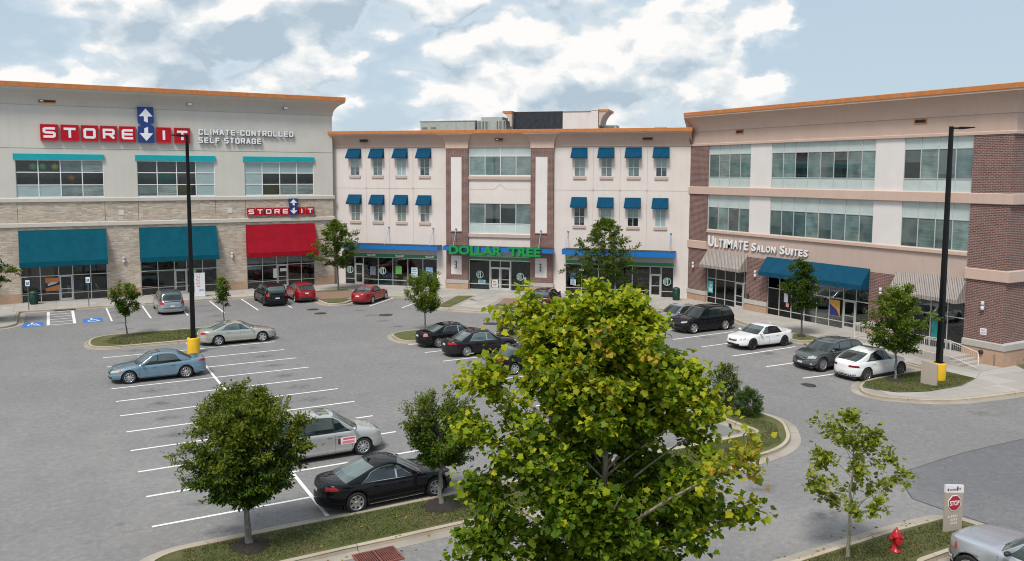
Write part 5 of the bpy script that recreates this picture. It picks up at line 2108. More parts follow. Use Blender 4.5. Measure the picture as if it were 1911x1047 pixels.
def wheel_meshes(r, width, style, rim_mat):
    """meshes for a wheel whose outer face looks towards +y: hub, tyre, rim"""
    ri = r * 0.70
    w2 = width / 2
    t = MB()
    t.lathe([(ri, -w2 * 0.85), (r * 0.86, -w2), (r * 0.955, -w2 * 0.93), (r, -w2 * 0.72), (r, w2 * 0.72), (r * 0.955, w2 * 0.93), (r * 0.86, w2), (ri, w2 * 0.85)][::-1], 36, axis='y')
    ty = t.build('tyre', TYRE)
    h = MB()
    h.lathe([(0.0, w2 * 0.5), (ri * 0.98, w2 * 0.5), (ri * 0.98, -w2 * 0.2), (ri * 0.8, -w2 * 0.2), (ri * 0.78, -w2 * 0.35), (0.0, -w2 * 0.35)], 28, axis='y')
    hb = h.build('wheel', DARK)
    m_ = MB()
    m_.lathe([(ri * 1.01, -w2 * 0.2), (ri * 1.03, -w2 * 0.86), (ri * 0.985, -w2 * 0.9), (ri * 0.93, -w2 * 0.86), (ri * 0.91, -w2 * 0.2)], 36, axis='y')
    n = {'ten': 10, 'five': 5, 'seven': 7, 'six': 6, 'split': 10}.get(style, 8)
    for k in range(n):
        a = 2 * PI * k / n + (0.13 if style == 'split' and k % 2 else 0)
        wd0 = {5: 0.085, 6: 0.07, 7: 0.06, 8: 0.05, 10: 0.036}[n]
        ca, sa = math.cos(a), math.sin(a)

        def pt(rr, off_, yy):
            return (rr * ca - off_ * sa, yy, rr * sa + off_ * ca)
        y1, y2 = w2 * 0.80, w2 * 0.62
        wd1 = wd0 * (0.62 if style != 'six' else 1.2)
        A = [pt(0.03, -wd0 * 0.8, y2), pt(0.03, wd0 * 0.8, y2), pt(ri * 0.95, wd1, y1), pt(ri * 0.95, -wd1, y1)]
        B = [(p[0], p[1] - 0.05, p[2]) for p in A]
        m_.add(A + B, [(0, 1, 2, 3), (7, 6, 5, 4), (0, 4, 5, 1), (1, 5, 6, 2), (2, 6, 7, 3), (3, 7, 4, 0)])
    m_.lathe([(0.0, -w2 * 0.74), (0.055, -w2 * 0.72), (0.07, -w2 * 0.55), (0.07, -w2 * 0.2)][::-1], 14, axis='y')
    rm = m_.build('rim', rim_mat)
    return hb, ty, rm


def lin(pts, x):
    """piecewise linear through points sorted by x"""
    if x <= pts[0][0]:
        return pts[0][1]
    for (a, fa), (b, fb) in zip(pts[:-1], pts[1:]):
        if x <= b:
            return fa + (fb - fa) * (x - a) / (b - a)
    return pts[-1][1]


class Car:
    def __init__(s, name, label, cat, loc, rz, P, group=None, pitch=0.0):
        s.P = P
        s.L, s.W, s.H, s.wb, s.fo, s.r = P['L'], P['W'], P['H'], P['wb'], P['fo'], P['r']
        s.hw = s.W / 2
        s.xf = s.wb / 2 + s.fo
        s.xr = s.xf - s.L
        s.xm = (s.xf + s.xr) / 2
        s.sill = P.get('sill', 0.20)
        s.paint = P['paint']
        s.root = tag(empty(name, loc, rz), label, cat, group)
        s.root.rotation_euler = (0, pitch, rz)
        s.zpts = sorted(P['shoulder'](s))
        s.mf, s.nf = P.get('nose', (8, 2.5))
        s.mr, s.nr = P.get('tail', (9, 2.8))
        s.build()

    # --- plan outline
    def plan(s, x):
        if x >= s.xm:
            u = min(1, (x - s.xm) / (s.xf - s.xm))
            return s.hw * max(0, 1 - u ** s.mf) ** (1 / s.nf)
        u = min(1, (s.xm - x) / (s.xm - s.xr))
        return s.hw * max(0, 1 - u ** s.mr) ** (1 / s.nr)

    def zs(s, x):
        return (lin(s.zpts, x - 0.05) + lin(s.zpts, x) * 2 + lin(s.zpts, x + 0.05)) / 4

    def outline(s):
        """half outline, +y side, front centre to rear centre"""
        pts = []
        for f in (0, .12, .25, .38, .5, .6, .69, .76):
            y = s.hw * f
            pts.append((s.xm + (s.xf - s.xm) * (1 - f ** s.nf) ** (1 / s.mf), y))
        x0 = pts[-1][0]
        rear = []
        for f in (0, .12, .25, .38, .5, .6, .69, .76):
            rear.append((s.xm - (s.xm - s.xr) * (1 - f ** s.nr) ** (1 / s.mr), s.hw * f))
        x1 = rear[-1][0]
        R = s.r + 0.065
        xs = set(np.arange(x0 - 0.07, x1 + 0.05, -0.11).round(3))
        for xw in (s.wb / 2, -s.wb / 2):
            xs = {x for x in xs if abs(x - xw) > R + 0.03}
            for k in range(13):
                xs.add(round(xw + R * math.cos(PI * k / 12), 4))
        for x in sorted(xs, reverse=True):
            if x1 < x < x0:
                pts.append((x, s.plan(x)))
        return pts + rear[::-1]

    def arch(s, x):
        R = s.r + 0.065
        for xw in (s.wb / 2, -s.wb / 2):
            d = abs(x - xw)
            if d < R + 1e-4:
                return s.r + math.sqrt(max(0, R * R - d * d))
        return -1

    def off(s, t, x):
        o = np.interp(t, [0, .08, .2, .42, .52, .56, .72, .84, .93, .97, 1], [.07, .035, .006, .0, .004, .016, .022, .034, .055, .08, .13])
        if s.P.get('boxy'):
            o = np.interp(t, [0, .08, .3, .6, .8, .93, .97, 1], [.05, .02, .0, .01, .02, .04, .06, .10])
        fl = 0
        for xw in (s.wb / 2, -s.wb / 2):
            fl = max(fl, math.exp(-((x - xw) / 0.42) ** 4))
        o -= s.P.get('flare', 0.022) * fl * max(0, 1 - abs(t - 0.45) / 0.5)
        return o

    def prep(s):
        O = s.outline()
        s.O = O
        N = []
        for i, (x, y) in enumerate(O):
            a, b = O[max(0, i - 1)], O[min(len(O) - 1, i + 1)]
            d = Vector((b[0] - a[0], b[1] - a[1])).normalized()
            n = Vector((-d.y, d.x))          # front -> rear along +y side: outward normal
            n = Vector((d.y * -1, d.x)) if (Vector((-d.y, d.x)).dot(Vector((x - s.xm, y * 2))) > 0) else Vector((d.y, -d.x))
            if i == 0:
                n = Vector((1, 0))
            if i == len(O) - 1:
                n = Vector((-1, 0))
            N.append(n)
        s.N = N
        acc = [0]
        for a, b in zip(O[:-1], O[1:]):
            acc.append(acc[-1] + math.hypot(b[0] - a[0], b[1] - a[1]))
        s.acc = acc
        s.Ltot = acc[-1]

    def B(s, q, z):
        """point on the lower body; q = arc length from the front centre, negative on the right side; returns point, normal"""
        sg = -1 if q < 0 else 1
        q = abs(q)
        i = int(np.searchsorted(s.acc, q)) - 1
        i = max(0, min(len(s.O) - 2, i))
        f = (q - s.acc[i]) / max(1e-6, s.acc[i + 1] - s.acc[i])
        x = s.O[i][0] * (1 - f) + s.O[i + 1][0] * f
        y = s.O[i][1] * (1 - f) + s.O[i + 1][1] * f
        n = (s.N[i] * (1 - f) + s.N[i + 1] * f).normalized()
        t = (z - s.sill) / (s.zs(x) - s.sill)
        o = s.off(min(1, max(0, t)), x)
        return Vector((x - n.x * o, sg * (y - n.y * o), z)), Vector((n.x, sg * n.y, 0.0))

    def q_of_x(s, x):
        xs = [p[0] for p in s.O]
        return float(np.interp(-x, [-v for v in xs], s.acc))

    # --- greenhouse
    def top(s, x):
        w_ = 0.09
        return sum(lin(s.rpts, x + w_ * k / 2) * c for k, c in ((-2, 1), (-1, 2), (0, 3), (1, 2), (2, 1))) / 9

    def T(s, x, v):
        sh = 0.20 if x > (s.xB + s.xC) / 2 else -0.12
        return s.top(x + sh * v * v) - 0.038 * v ** 4 - 0.012 * v * v

    def gb(s, x):
        return s.zs(x) - 0.015

    def gw(s, x):
        return s.plan(x) - 0.105

    def side(s, x, h, sg=1):
        zb = s.gb(x)
        ze = max(zb + 0.002, s.T(x, 1))
        z = zb + (ze - zb) * h
        hm = s.H - zb
        y = s.gw(x) - s.P.get('tumble', 0.155) * (max(0, z - zb) / hm) ** 1.35
        return Vector((x, sg * y, z))

    def topp(s, xp, v, warp=True):
        x = xp
        if warp:
            x = xp - (0.20 if xp > (s.xB + s.xC) / 2 else -0.12) * v * v
        e_ = s.side(x, 1)
        z = max(s.gb(x) + 0.002, s.T(x, v))
        return Vector((x, e_.y * v, z))

    def patch(s, fn, us, vs, name, mat, off_, parent=None, flip=False):
        """surface patch: fn(u, v) -> point, pushed off_ along the numeric normal"""
        G = []
        for v in vs:
            row = []
            for u in us:
                p = fn(u, v)
                e_ = 0.004
                n = (fn(u + e_, v) - p).cross(fn(u, v + e_) - p)
                if n.length < 1e-9:
                    n = Vector((0, 0, 1))
                n.normalize()
                ref = p - Vector((s.xm * 0.5 + p.x * 0.5, 0, s.P.get('ref', 0.5)))
                if n.dot(ref) < 0:
                    n = -n
                row.append(p + n * off_)
            G.append(row)
        m_ = MB()
        nu = len(us)
        m_.add([tuple(p) for r_ in G for p in r_], [(j * nu + i, j * nu + i + 1, (j + 1) * nu + i + 1, (j + 1) * nu + i) for j in range(len(vs) - 1) for i in range(nu - 1)], True)
        return m_.build(name, mat, parent or s.root)

    def bpatch(s, q0, q1, z0, z1, name, mat, off_=0.006, parent=None, shape=None, nu=8, nv=3):
        """patch on the lower body between arc positions; shape = 4 (q, z) corners overrides (bottom a, bottom b, top b, top a)"""
        c = shape or [(q0, z0), (q1, z0), (q1, z1), (q0, z1)]

        def fn(u, v):
            q = (c[0][0] * (1 - u) + c[1][0] * u) * (1 - v) + (c[3][0] * (1 - u) + c[2][0] * u) * v
            z = (c[0][1] * (1 - u) + c[1][1] * u) * (1 - v) + (c[3][1] * (1 - u) + c[2][1] * u) * v
            return s.B(q, z)[0]
        return s.patch(fn, np.linspace(0, 1, nu + 1), np.linspace(0, 1, nv + 1), name, mat, off_, parent)

    def gpatch(s, xa0, xb0, xa1, xb1, h0, h1, sg, name, mat, off_=0.007, n=10, parent=None):
        """patch on the side of the greenhouse: lower edge xa0..xb0 at height h0, upper edge xa1..xb1 at h1"""
        def fn(u, v):
            x = (xa0 * (1 - u) + xb0 * u) * (1 - v) + (xa1 * (1 - u) + xb1 * u) * v
            return s.side(x, h0 + (h1 - h0) * v, sg)
        return s.patch(fn, np.linspace(0, 1, n + 1), np.linspace(0, 1, 5), name, mat, off_, parent)

    def tpatch(s, x0, x1, v0, v1, name, mat, off_=0.007, parent=None, taper=0.0, nu=8, warp=True):
        def fn(u, v):
            x = x0 + (x1 - x0) * u
            vv = (v0 + (v1 - v0) * v) * (1 - taper * u)
            return s.topp(x, vv, warp)
        return s.patch(fn, np.linspace(0, 1, nu + 1), np.linspace(0, 1, 9), name, mat, off_, parent)

    def build(s):
        P = s.P
        s.prep()
        O, N = s.O, s.N
        F = [0, .08, .2, .34, .46, .54, .58, .68, .78, .86, .92, .96, .985, 1.0]
        m_ = MB()
        cols = []
        for i, (x, y) in enumerate(O):
            zt = s.zs(x)
            zb = max(s.sill + (0.05 if abs(x - s.xm) > s.L / 2 - 0.5 else 0), s.arch(x) if i not in range(0, 8) else -1)
            col = []
            for f in F:
                z = max(s.sill + (zt - s.sill) * f, zb)
                t = (z - s.sill) / (zt - s.sill)
                o = s.off(min(1, t), x)
                col.append((x - N[i].x * o, y - N[i].y * o, z))
            cols.append(col)
        nf, nc = len(F), len(cols)
        for sg in (1, -1):
            vs = [(p[0], sg * p[1], p[2]) for c in cols for p in c]
            # inner return at the bottom edge
            ret = [(c[0][0] - N[i].x * 0.10, sg * (c[0][1] - N[i].y * 0.10), c[0][2] - 0.01 if s.arch(c[0][0]) < 0 else c[0][2]) for i, c in enumerate(cols)]
            b = len(vs)
            vs += ret
            fs_ = []
            for i in range(nc - 1):
                for j in range(nf - 1):
                    f = (i * nf + j, i * nf + j + 1, (i + 1) * nf + j + 1, (i + 1) * nf + j)
                    fs_.append(f if sg > 0 else f[::-1])
                f = (b + i, i * nf, (i + 1) * nf, b + i + 1)
                fs_.append(f if sg > 0 else f[::-1])
            m_.add(vs, fs_, True)
        M = 10
        crown = P.get('crown', 0.045)
        vs = []
        for c in cols:
            p = c[-1]
            for k in range(M + 1):
                v = -1 + 2 * k / M
                vs.append((p[0], p[1] * v, p[2] + crown * (1 - v * v) * min(1, p[1] / (s.hw * 0.6))))
        m_.add(vs, [(i * (M + 1) + k, i * (M + 1) + k + 1, (i + 1) * (M + 1) + k + 1, (i + 1) * (M + 1) + k) for i in range(nc - 1) for k in range(M)], True)
        body = m_.build('body', s.paint, s.root)
        me = body.data
        import bmesh
        bm = bmesh.new()
        bm.from_mesh(me)
        bmesh.ops.remove_doubles(bm, verts=bm.verts, dist=0.002)
        bmesh.ops.recalc_face_normals(bm, faces=bm.faces)
        for f in bm.faces:
            f.smooth = True
        bm.to_mesh(me)
        bm.free()
        # underbody and wheel wells
        u = MB()
        u.box(s.xr + 0.25, s.xf - 0.25, -s.hw + 0.30, s.hw - 0.30, 0.17, 0.55)
        u.box(s.wb / 2 - s.r - 0.12 - (s.wb - 2 * s.r - 0.24), s.wb / 2 - s.r - 0.12, -s.hw + 0.12, s.hw - 0.12, 0.17, 0.4)
        R = s.r + 0.06
        for xw in (s.wb / 2, -s.wb / 2):
            for sg in (1, -1):
                a = [(xw + R * math.cos(PI * k / 14), s.r + R * math.sin(PI * k / 14)) for k in range(15)]
                ya, yb = sg * (s.hw - 0.03), sg * (s.hw - 0.42)
                a = [(xw + R, 0.2)] + a + [(xw - R, 0.2)]
                n_ = len(a)
                u.add([(x, ya, z) for x, z in a] + [(x, yb, z) for x, z in a], [(k, k + 1, n_ + k + 1, n_ + k) for k in range(n_ - 1)] + [tuple(range(n_, 2 * n_))])
        u.build('underbody', DARK, s.root)
        # greenhouse
        s.xA, s.xB, s.xC, s.xD = P['green'](s)
        zr = s.H
        s.rpts = sorted([(s.xA + 0.3, s.zs(s.xA) - 0.25), (s.xA, s.zs(s.xA) + 0.0), (s.xB, zr - 0.07), ((s.xB * 0.75 + s.xC * 0.25), zr - 0.008), ((s.xB + s.xC) / 2, zr), (s.xB * 0.25 + s.xC * 0.75, zr - P.get('rdrop', 0.02)),
                         (s.xC, zr - P.get('rdrop2', 0.09)), (s.xD, s.zs(s.xD) + 0.02), (s.xD - 0.3, s.zs(s.xD) - 0.35)])
        xs = np.linspace(s.xD - 0.02, s.xA + 0.02, 46)
        hs = [0, .2, .45, .7, .88, .96]
        vv = np.linspace(1, -1, 15)
        rows_ = []
        for x in xs:
            x = float(x)
            row = [s.side(x, h) for h in hs] + [s.topp(x, float(v), False) for v in vv] + [s.side(x, h, -1) for h in hs[::-1]]
            rows_.append([tuple(p) for p in row])
        m_ = MB()
        n_ = len(rows_[0])
        m_.add([p for r_ in rows_ for p in r_], [(i * n_ + k, i * n_ + k + 1, (i + 1) * n_ + k + 1, (i + 1) * n_ + k) for i in range(len(rows_) - 1) for k in range(n_ - 1)], True)
        m_.build('roof', P.get('roofpaint', s.paint), s.root)
        gl, gt = P.get('glass', CARGLASS), P.get('surround', TRIM)
        s.tpatch(s.xA - 0.015, s.xB - 0.03, -0.93, 0.93, 'windscreen', gl, 0.006, nu=8)
        s.tpatch(s.xD + 0.03, s.xC - 0.0, -0.86, 0.86, 'rear_window', P.get('rglass', gl), 0.006, nu=8)
        # wipers
        w_ = MB()
        for yy in (-0.15, 0.35):
            p0, p1 = s.topp(s.xA - 0.03, yy / 0.7), s.topp(s.xA - 0.10, min(.9, yy / 0.7 + 0.75) if yy < 0 else yy / 0.7 - 1.0)
            w_.tube([tuple(p0 + Vector((0, 0, 0.02))), tuple(p1 + Vector((0, 0, 0.025)))], 0.009, 4)
        w_.build('wiper', TRIM, s.root)
        # side windows: list of (x_low0, x_low1, x_up0, x_up1)
        wins = P['windows'](s)
        h0, h1 = P.get('wh', (0.06, 0.92))
        lo = min(w__[0] for w__ in wins), max(w__[1] for w__ in wins)
        hi = min(w__[2] for w__ in wins), max(w__[3] for w__ in wins)
        for sg in (1, -1):
            s.gpatch(lo[0] - 0.025, lo[1] + 0.03, hi[0] - 0.022, hi[1] + 0.015, h0 - 0.04, h1 + 0.035, sg, 'window_surround', gt, 0.003, 14)
            for a, b, c, d in wins:
                s.gpatch(a, b, c, d, h0, h1, sg, 'side_window', gl, 0.008)
            # doors: seams and handles
            z0 = s.sill + 0.06
            for xd, zz0 in P['seams'](s):
                q = s.q_of_x(xd) * sg
                s.bpatch(q - 0.005, q + 0.005, max(z0, zz0), s.zs(xd) - 0.03, 'door_seam', TRIM, 0.003, nu=1, nv=8)
            for xh in P['handles'](s):
                pt_, nn_ = s.B(s.q_of_x(xh) * sg, s.zs(xh) - 0.13)
                hm = MB()
                hm.box(-0.09, 0.09, -0.012, 0.030, -0.014, 0.014)
                ho = hm.build('door_handle', P.get('handle_mat', s.paint), s.root)
                ho.location = pt_ + nn_ * 0.004
                if sg < 0:
                    ho.rotation_euler = (0, 0, PI)
            # rocker
            q0, q1 = s.q_of_x(s.wb / 2 - s.r - 0.10), s.q_of_x(-s.wb / 2 + s.r + 0.10)
            s.bpatch(q0 * sg, q1 * sg, s.sill + 0.004, s.sill + P.get('rocker', 0.05), 'side_skirt', P.get('rocker_mat', TRIM), 0.004, nu=6, nv=1)
            # mirror
            xm_ = s.xA - P.get('mirror', 0.42)
            yb = s.side(xm_, 0.1).y
            zm = s.gb(xm_) + 0.11
            mm = MB()
            rings = []
            for k in range(7):
                a = PI * k / 6
                yy = yb + 0.17 - 0.10 * math.cos(a)
                rr = max(0.012, math.sin(a)) ** 0.6
                rings.append([(xm_ + 0.02 + 0.075 * rr * math.cos(t_ * PI / 5), sg * yy, zm + 0.068 * rr * math.sin(t_ * PI / 5)) for t_ in range(10)])
            mm.ring(rings)
            mm.tube([(xm_ + 0.03, sg * (yb - 0.02), zm - 0.06), (xm_ + 0.02, sg * (yb + 0.10), zm - 0.03)], 0.022, 6)
            mm.build('wing_mirror', P.get('mirror_mat', s.paint), s.root)
            # lights
            for nm, shp, mt in P['lights'](s):
                s.bpatch(0, 0, 0, 0, nm, mt, 0.006, shape=[(q * sg, z) for q, z in shp], nu=8, nv=3)
        for nm, q0, q1, z0, z1, mt, of in P['fronts'](s):
            s.bpatch(q0, q1, z0, z1, nm, mt, of, nu=12, nv=3)
        LT = s.Ltot
        for nm, d, z0, z1, mt, of in P['rears'](s):     # symmetric about the rear centre
            m2 = MB()
            pts = []
            for k in range(13):
                dd = -d + 2 * d * k / 12
                q = (LT - abs(dd)) * (1 if dd >= 0 else -1)
                for z in (z0, (z0 + z1) / 2, z1):
                    p, n_ = s.B(q, z)
                    pts.append(tuple(p + n_ * of))
            m2.add(pts, [(3 * k + j, 3 * k + 3 + j, 3 * k + 4 + j, 3 * k + 1 + j) for k in range(12) for j in range(2)], True)
            m2.build(nm, mt, s.root)
        if P.get('sunroof'):
            a, b = P['sunroof']
            s.tpatch(s.xB - a, s.xB - b, -0.62, 0.62, 'sunroof', CARGLASS, 0.006, warp=False)
        if P.get('rails'):
            for sg in (1, -1):
                r_ = MB()
                pts = [s.topp(x_, 0.93 * sg, False) + Vector((0, 0, 0.012 + 0.045 * (0 < i < 7))) for i, x_ in enumerate(np.linspace(s.xB - 0.15, s.xC + 0.1, 8))]
                r_.tube([tuple(p) for p in pts], 0.017, 6)
                r_.build('roof_rail', P['rails'], s.root)
        if P.get('spoiler'):
            sp = MB()
            n = 8
            a = [s.topp(s.xC + 0.10, -0.9 + 1.8 * i / n) + Vector((0, 0, 0.012)) for i in range(n + 1)]
            b_ = [p + Vector((-P['spoiler'], 0, -0.03)) for p in a]
            c_ = [p + Vector((0, 0, -0.035)) for p in b_]
            sp.add([tuple(p) for p in a + b_ + c_], [(i, i + 1, n + 2 + i, n + 1 + i) for i in range(n)] + [(n + 1 + i, n + 2 + i, 2 * n + 3 + i, 2 * n + 2 + i) for i in range(n)] + [(2 * n + 2 + i, 2 * n + 3 + i, i + 1, i) for i in range(n)], True)
            sp.build('spoiler', s.paint, s.root)
        if P.get('antenna'):
            p = s.topp(s.xC + 0.15, 0, False)
            a_ = MB()
            a_.add([(p.x + 0.07, -0.015, p.z), (p.x + 0.07, 0.015, p.z), (p.x - 0.09, 0.02, p.z), (p.x - 0.09, -0.02, p.z), (p.x - 0.07, 0, p.z + 0.07)], [(0, 1, 4), (1, 2, 4), (2, 3, 4), (3, 0, 4)])
            a_.build('antenna', s.paint, s.root)
        # wheels
        hb, ty, rm = wheel_meshes(s.r, P.get('tw', 0.22), P.get('wheels', 'ten'), P.get('rim_mat', RIM_S))
        first = True
        for xw in (s.wb / 2, -s.wb / 2):
            for sg in (1, -1):
                if first:
                    h_, t_, r_ = hb, ty, rm
                    first = False
                else:
                    h_, t_, r_ = hb.copy(), ty.copy(), rm.copy()
                    for o in (h_, t_, r_):
                        COL.objects.link(o)
                h_.parent = s.root
                t_.parent = h_
                r_.parent = h_
                h_.location = (xw, sg * (s.hw - 0.12), s.r)
                h_.rotation_euler = (0, rnd.uniform(0, 1.2), 0 if sg > 0 else PI)


def no(*a):
    return []


def sedan(paint, **k):
    P = dict(L=4.9, W=1.83, H=1.48, wb=2.80, fo=0.95, r=0.335, sill=0.20, paint=paint, antenna=True,
             shoulder=lambda s: [(s.xf, .62), (s.xf - .06, .70), (s.xf - .25, .77), (s.wb / 2, .85), (s.wb / 2 - .35, .90), (0, .905), (-s.wb / 2, .955), (s.xr + .25, 1.0), (s.xr + .05, .98), (s.xr, .88)],
             green=lambda s: (s.wb / 2 - .24, s.wb / 2 - 0.98, -s.wb / 2 + .32, -s.wb / 2 - .42),
             windows=lambda s: [(0.03, s.xA - .42, 0.0, s.xA - .98), (-s.wb / 2 + .20, -0.03, -s.wb / 2 + .55, -0.06)],
             seams=lambda s: [(s.wb / 2 - .50, 0), (0.0, 0), (-s.wb / 2 + .55, .66)],
             handles=lambda s: [0.18, -s.wb / 2 + .68],
             lights=lambda s: [('headlight', [(.50, .60), (.93, .66), (1.02, .77), (.55, .70)], HEADL),
                               ('taillight', [(s.Ltot - .48, .80), (s.Ltot - 1.05, .84), (s.Ltot - .95, .95), (s.Ltot - .50, .95)], TAIL)],
             fronts=lambda s: [('grille', -.38, .38, .50, .64, TRIM, .005), ('air_intake', -.62, .62, .27, .38, TRIM, .004)],
             rears=lambda s: [('rear_bumper_trim', .62, .24, .31, TRIM, .004), ('number_plate', .17, .70, .81, PLATE, .012)])
    P.update(k)
    return P


def suv(paint, **k):
    P = sedan(paint, L=4.75, W=1.88, H=1.70, wb=2.78, fo=0.90, r=0.37, sill=0.27, rocker=0.09, tumble=0.17, rdrop=0.03, rdrop2=0.13, nose=(9, 2.6), tail=(12, 3.2),
              shoulder=lambda s: [(s.xf, .78), (s.xf - .05, .86), (s.xf - .25, .95), (s.wb / 2, 1.03), (s.wb / 2 - .35, 1.07), (0, 1.08), (-s.wb / 2, 1.12), (s.xr + .15, 1.13), (s.xr, 1.05)],
              green=lambda s: (s.wb / 2 - .25, s.wb / 2 - 1.0, s.xr + .50, s.xr + .12),
              windows=lambda s: [(0.03, s.xA - .40, 0.0, s.xA - .92), (-s.wb / 2 + .42, -0.03, -s.wb / 2 + .40, -0.06), (s.xr + .45, -s.wb / 2 + .36, s.xr + .62, -s.wb / 2 + .34)],
              seams=lambda s: [(s.wb / 2 - .48, 0), (0.0, 0), (-s.wb / 2 + .40, .80)],
              handles=lambda s: [0.2, -s.wb / 2 + .55],
              lights=lambda s: [('headlight', [(.48, .74), (.92, .80), (1.0, .90), (.52, .86)], HEADL),
                                ('taillight', [(s.Ltot - .62, .84), (s.Ltot - 1.02, .86), (s.Ltot - .98, 1.05), (s.Ltot - .64, 1.05)], TAIL)],
              fronts=lambda s: [('grille', -.42, .42, .62, .80, TRIM, .005), ('air_intake', -.66, .66, .33, .46, TRIM, .004)],
              rears=lambda s: [('rear_bumper_trim', .75, .29, .46, TRIM, .004), ('number_plate', .17, .78, .89, PLATE, .012)])
    P.update(k)
    return P


def van(paint, **k):
    P = suv(paint, L=5.15, W=1.98, H=1.75, wb=3.05, fo=0.98, r=0.34, sill=0.20, rocker=0.05, tumble=0.19, rdrop=0.01, rdrop2=0.07,
            shoulder=lambda s: [(s.xf, .70), (s.xf - .05, .80), (s.xf - .25, .90), (s.wb / 2, 1.02), (s.wb / 2 - .3, 1.05), (0, 1.05), (-s.wb / 2, 1.08), (s.xr + .10, 1.08), (s.xr, 1.03)],
            green=lambda s: (s.wb / 2 + .02, s.wb / 2 - 0.95, s.xr + .38, s.xr + .09),
            windows=lambda s: [(0.42, s.xA - .42, 0.38, s.xA - .98), (-0.72, 0.36, -0.74, 0.32), (s.xr + .36, -0.80, s.xr + .46, -0.82)],
            seams=lambda s: [(s.wb / 2 - .46, 0), (0.40, 0), (-0.78, 0)],
            handles=lambda s: [0.56, 0.16],
            rears=lambda s: [('tailgate_seam', .78, .60, .612, TRIM, .004), ('number_plate', .17, .66, .77, PLATE, .012), ('rear_bumper_step', .70, .52, .56, TRIM, .005)])
    P.update(k)
    return P


def put(name, label, cat, x, y, deg, P, group='cars parked on the asphalt', z=None, pitch=0.0):
    return Car(name, label, cat, (x, y, gz(x, y) + 0.004 if z is None else z), math.radians(deg), P, group, pitch)


BLUEP = m_paint((0.19, 0.30, 0.38), 0.55)
CHAMP = m_paint((0.50, 0.50, 0.44), 0.55)
SILVER_P = m_paint((0.50, 0.50, 0.475), 0.5)
SILVERBLUE = m_paint((0.36, 0.39, 0.43), 0.6)
BLACKP = m_paint((0.008, 0.008, 0.010), 0.1)
GREYP = m_paint((0.13, 0.145, 0.15), 0.65)
WHITEP = m_paint((0.74, 0.75, 0.76), 0.0)
REDP = m_paint((0.33, 0.008, 0.014), 0.35)
MAROON = m_paint((0.045, 0.010, 0.018), 0.3)

put('blue_sedan', 'light blue four-door sedan parked facing left beside the yellow pole base', 'car', 4.70, 48.05, 180,
    sedan(BLUEP, wheels='ten', sunroof=(0.12, 0.62), glass=CARGLASS, handle_mat=BLUEP,
          lights=lambda s: [('headlight', [(.46, .58), (.98, .64), (1.10, .77), (.52, .70)], HEADL), ('indicator', [(.98, .64), (1.10, .66), (1.20, .76), (1.10, .77)], AMBER),
                            ('taillight', [(s.Ltot - .62, .82), (s.Ltot - 1.12, .86), (s.Ltot - .95, .95), (s.Ltot - .62, .93)], TAIL)]))
put('champagne_sedan', 'pale champagne sedan with rounded roof parked facing right behind the yellow pole base', 'car', 10.52, 55.95, 0,
    sedan(CHAMP, L=5.02, wb=2.76, fo=1.08, H=1.42, r=0.33, wheels='five', glass=CARGLASS_L, nose=(5, 2.2), tail=(6, 2.4), handle_mat=CHAMP,
          shoulder=lambda s: [(s.xf, .56), (s.xf - .08, .64), (s.xf - .30, .72), (s.wb / 2, .85), (s.wb / 2 - .35, .92), (0, .94), (-s.wb / 2, .97), (s.xr + .30, .97), (s.xr + .06, .93), (s.xr, .84)],
          green=lambda s: (s.wb / 2 - .30, s.wb / 2 - 1.12, -s.wb / 2 + .45, -s.wb / 2 - .38),
          lights=lambda s: [('headlight', [(.44, .56), (.80, .58), (.84, .68), (.48, .66)], HEADL),
                            ('taillight', [(s.Ltot - .52, .74), (s.Ltot - .96, .78), (s.Ltot - .92, .90), (s.Ltot - .56, .90)], TAIL)]))
van_near = put('silver_minivan', 'silver minivan with a pink and white door sticker, half hidden by the leafy tree', 'van', 8.92, 31.72, 0,
    van(SILVER_P, wheels='ten', sunroof=(0.25, 0.75), rails=None))
put('black_sedan', 'glossy black sedan with chrome window line beside the near curb, seen from behind', 'car', 9.80, 26.35, 1,
    sedan(BLACKP, wheels='seven', surround=CHROME, L=4.84, wb=2.85, fo=0.87, H=1.46, W=1.85, r=0.345, nose=(6, 2.3), tail=(6, 2.4), tumble=0.18, handle_mat=BLACKP, rocker_mat=CHROME, rocker=0.018,
          rglass=CARGLASS_L, green=lambda s: (s.wb / 2 - .30, s.wb / 2 - 1.15, -s.wb / 2 + .62, -s.wb / 2 - .42),
          lights=lambda s: [('headlight', [(.40, .56), (.98, .62), (1.02, .73), (.46, .70)], HEADL),
                            ('taillight', [(s.Ltot - .60, .80), (s.Ltot - 1.12, .82), (s.Ltot - .98, .93), (s.Ltot - .60, .94)], TAIL)]), z=0.004)
put('silver_minivan', 'silver minivan parked nose in at the block wall, rear towards us', 'van', 8.06, 71.35, 90,
    van(SILVERBLUE, wheels='five', roofpaint=m_paint((0.16, 0.17, 0.18), 0.5), rails=BLACKP, W=1.96))
put('black_minivan', 'black minivan parked nose in by the red awning', 'van', 16.22, 71.7, 90, van(BLACKP, wheels='ten', rim_mat=RIM_D))
put('red_hatchback', 'bright red hatchback parked nose in between the black minivan and the planted corner', 'car', 18.92, 72.1, 90,
    suv(REDP, L=4.33, H=1.60, W=1.78, wb=2.61, r=0.33, fo=.86, sill=.22, wheels='five', spoiler=0.18,
        lights=lambda s: [('headlight', [(.48, .74), (.92, .80), (1.0, .90), (.52, .86)], HEADL),
                          ('taillight', [(s.Ltot - .40, .86), (s.Ltot - 1.0, .86), (s.Ltot - .95, 1.02), (s.Ltot - .46, .93)], TAIL)]))
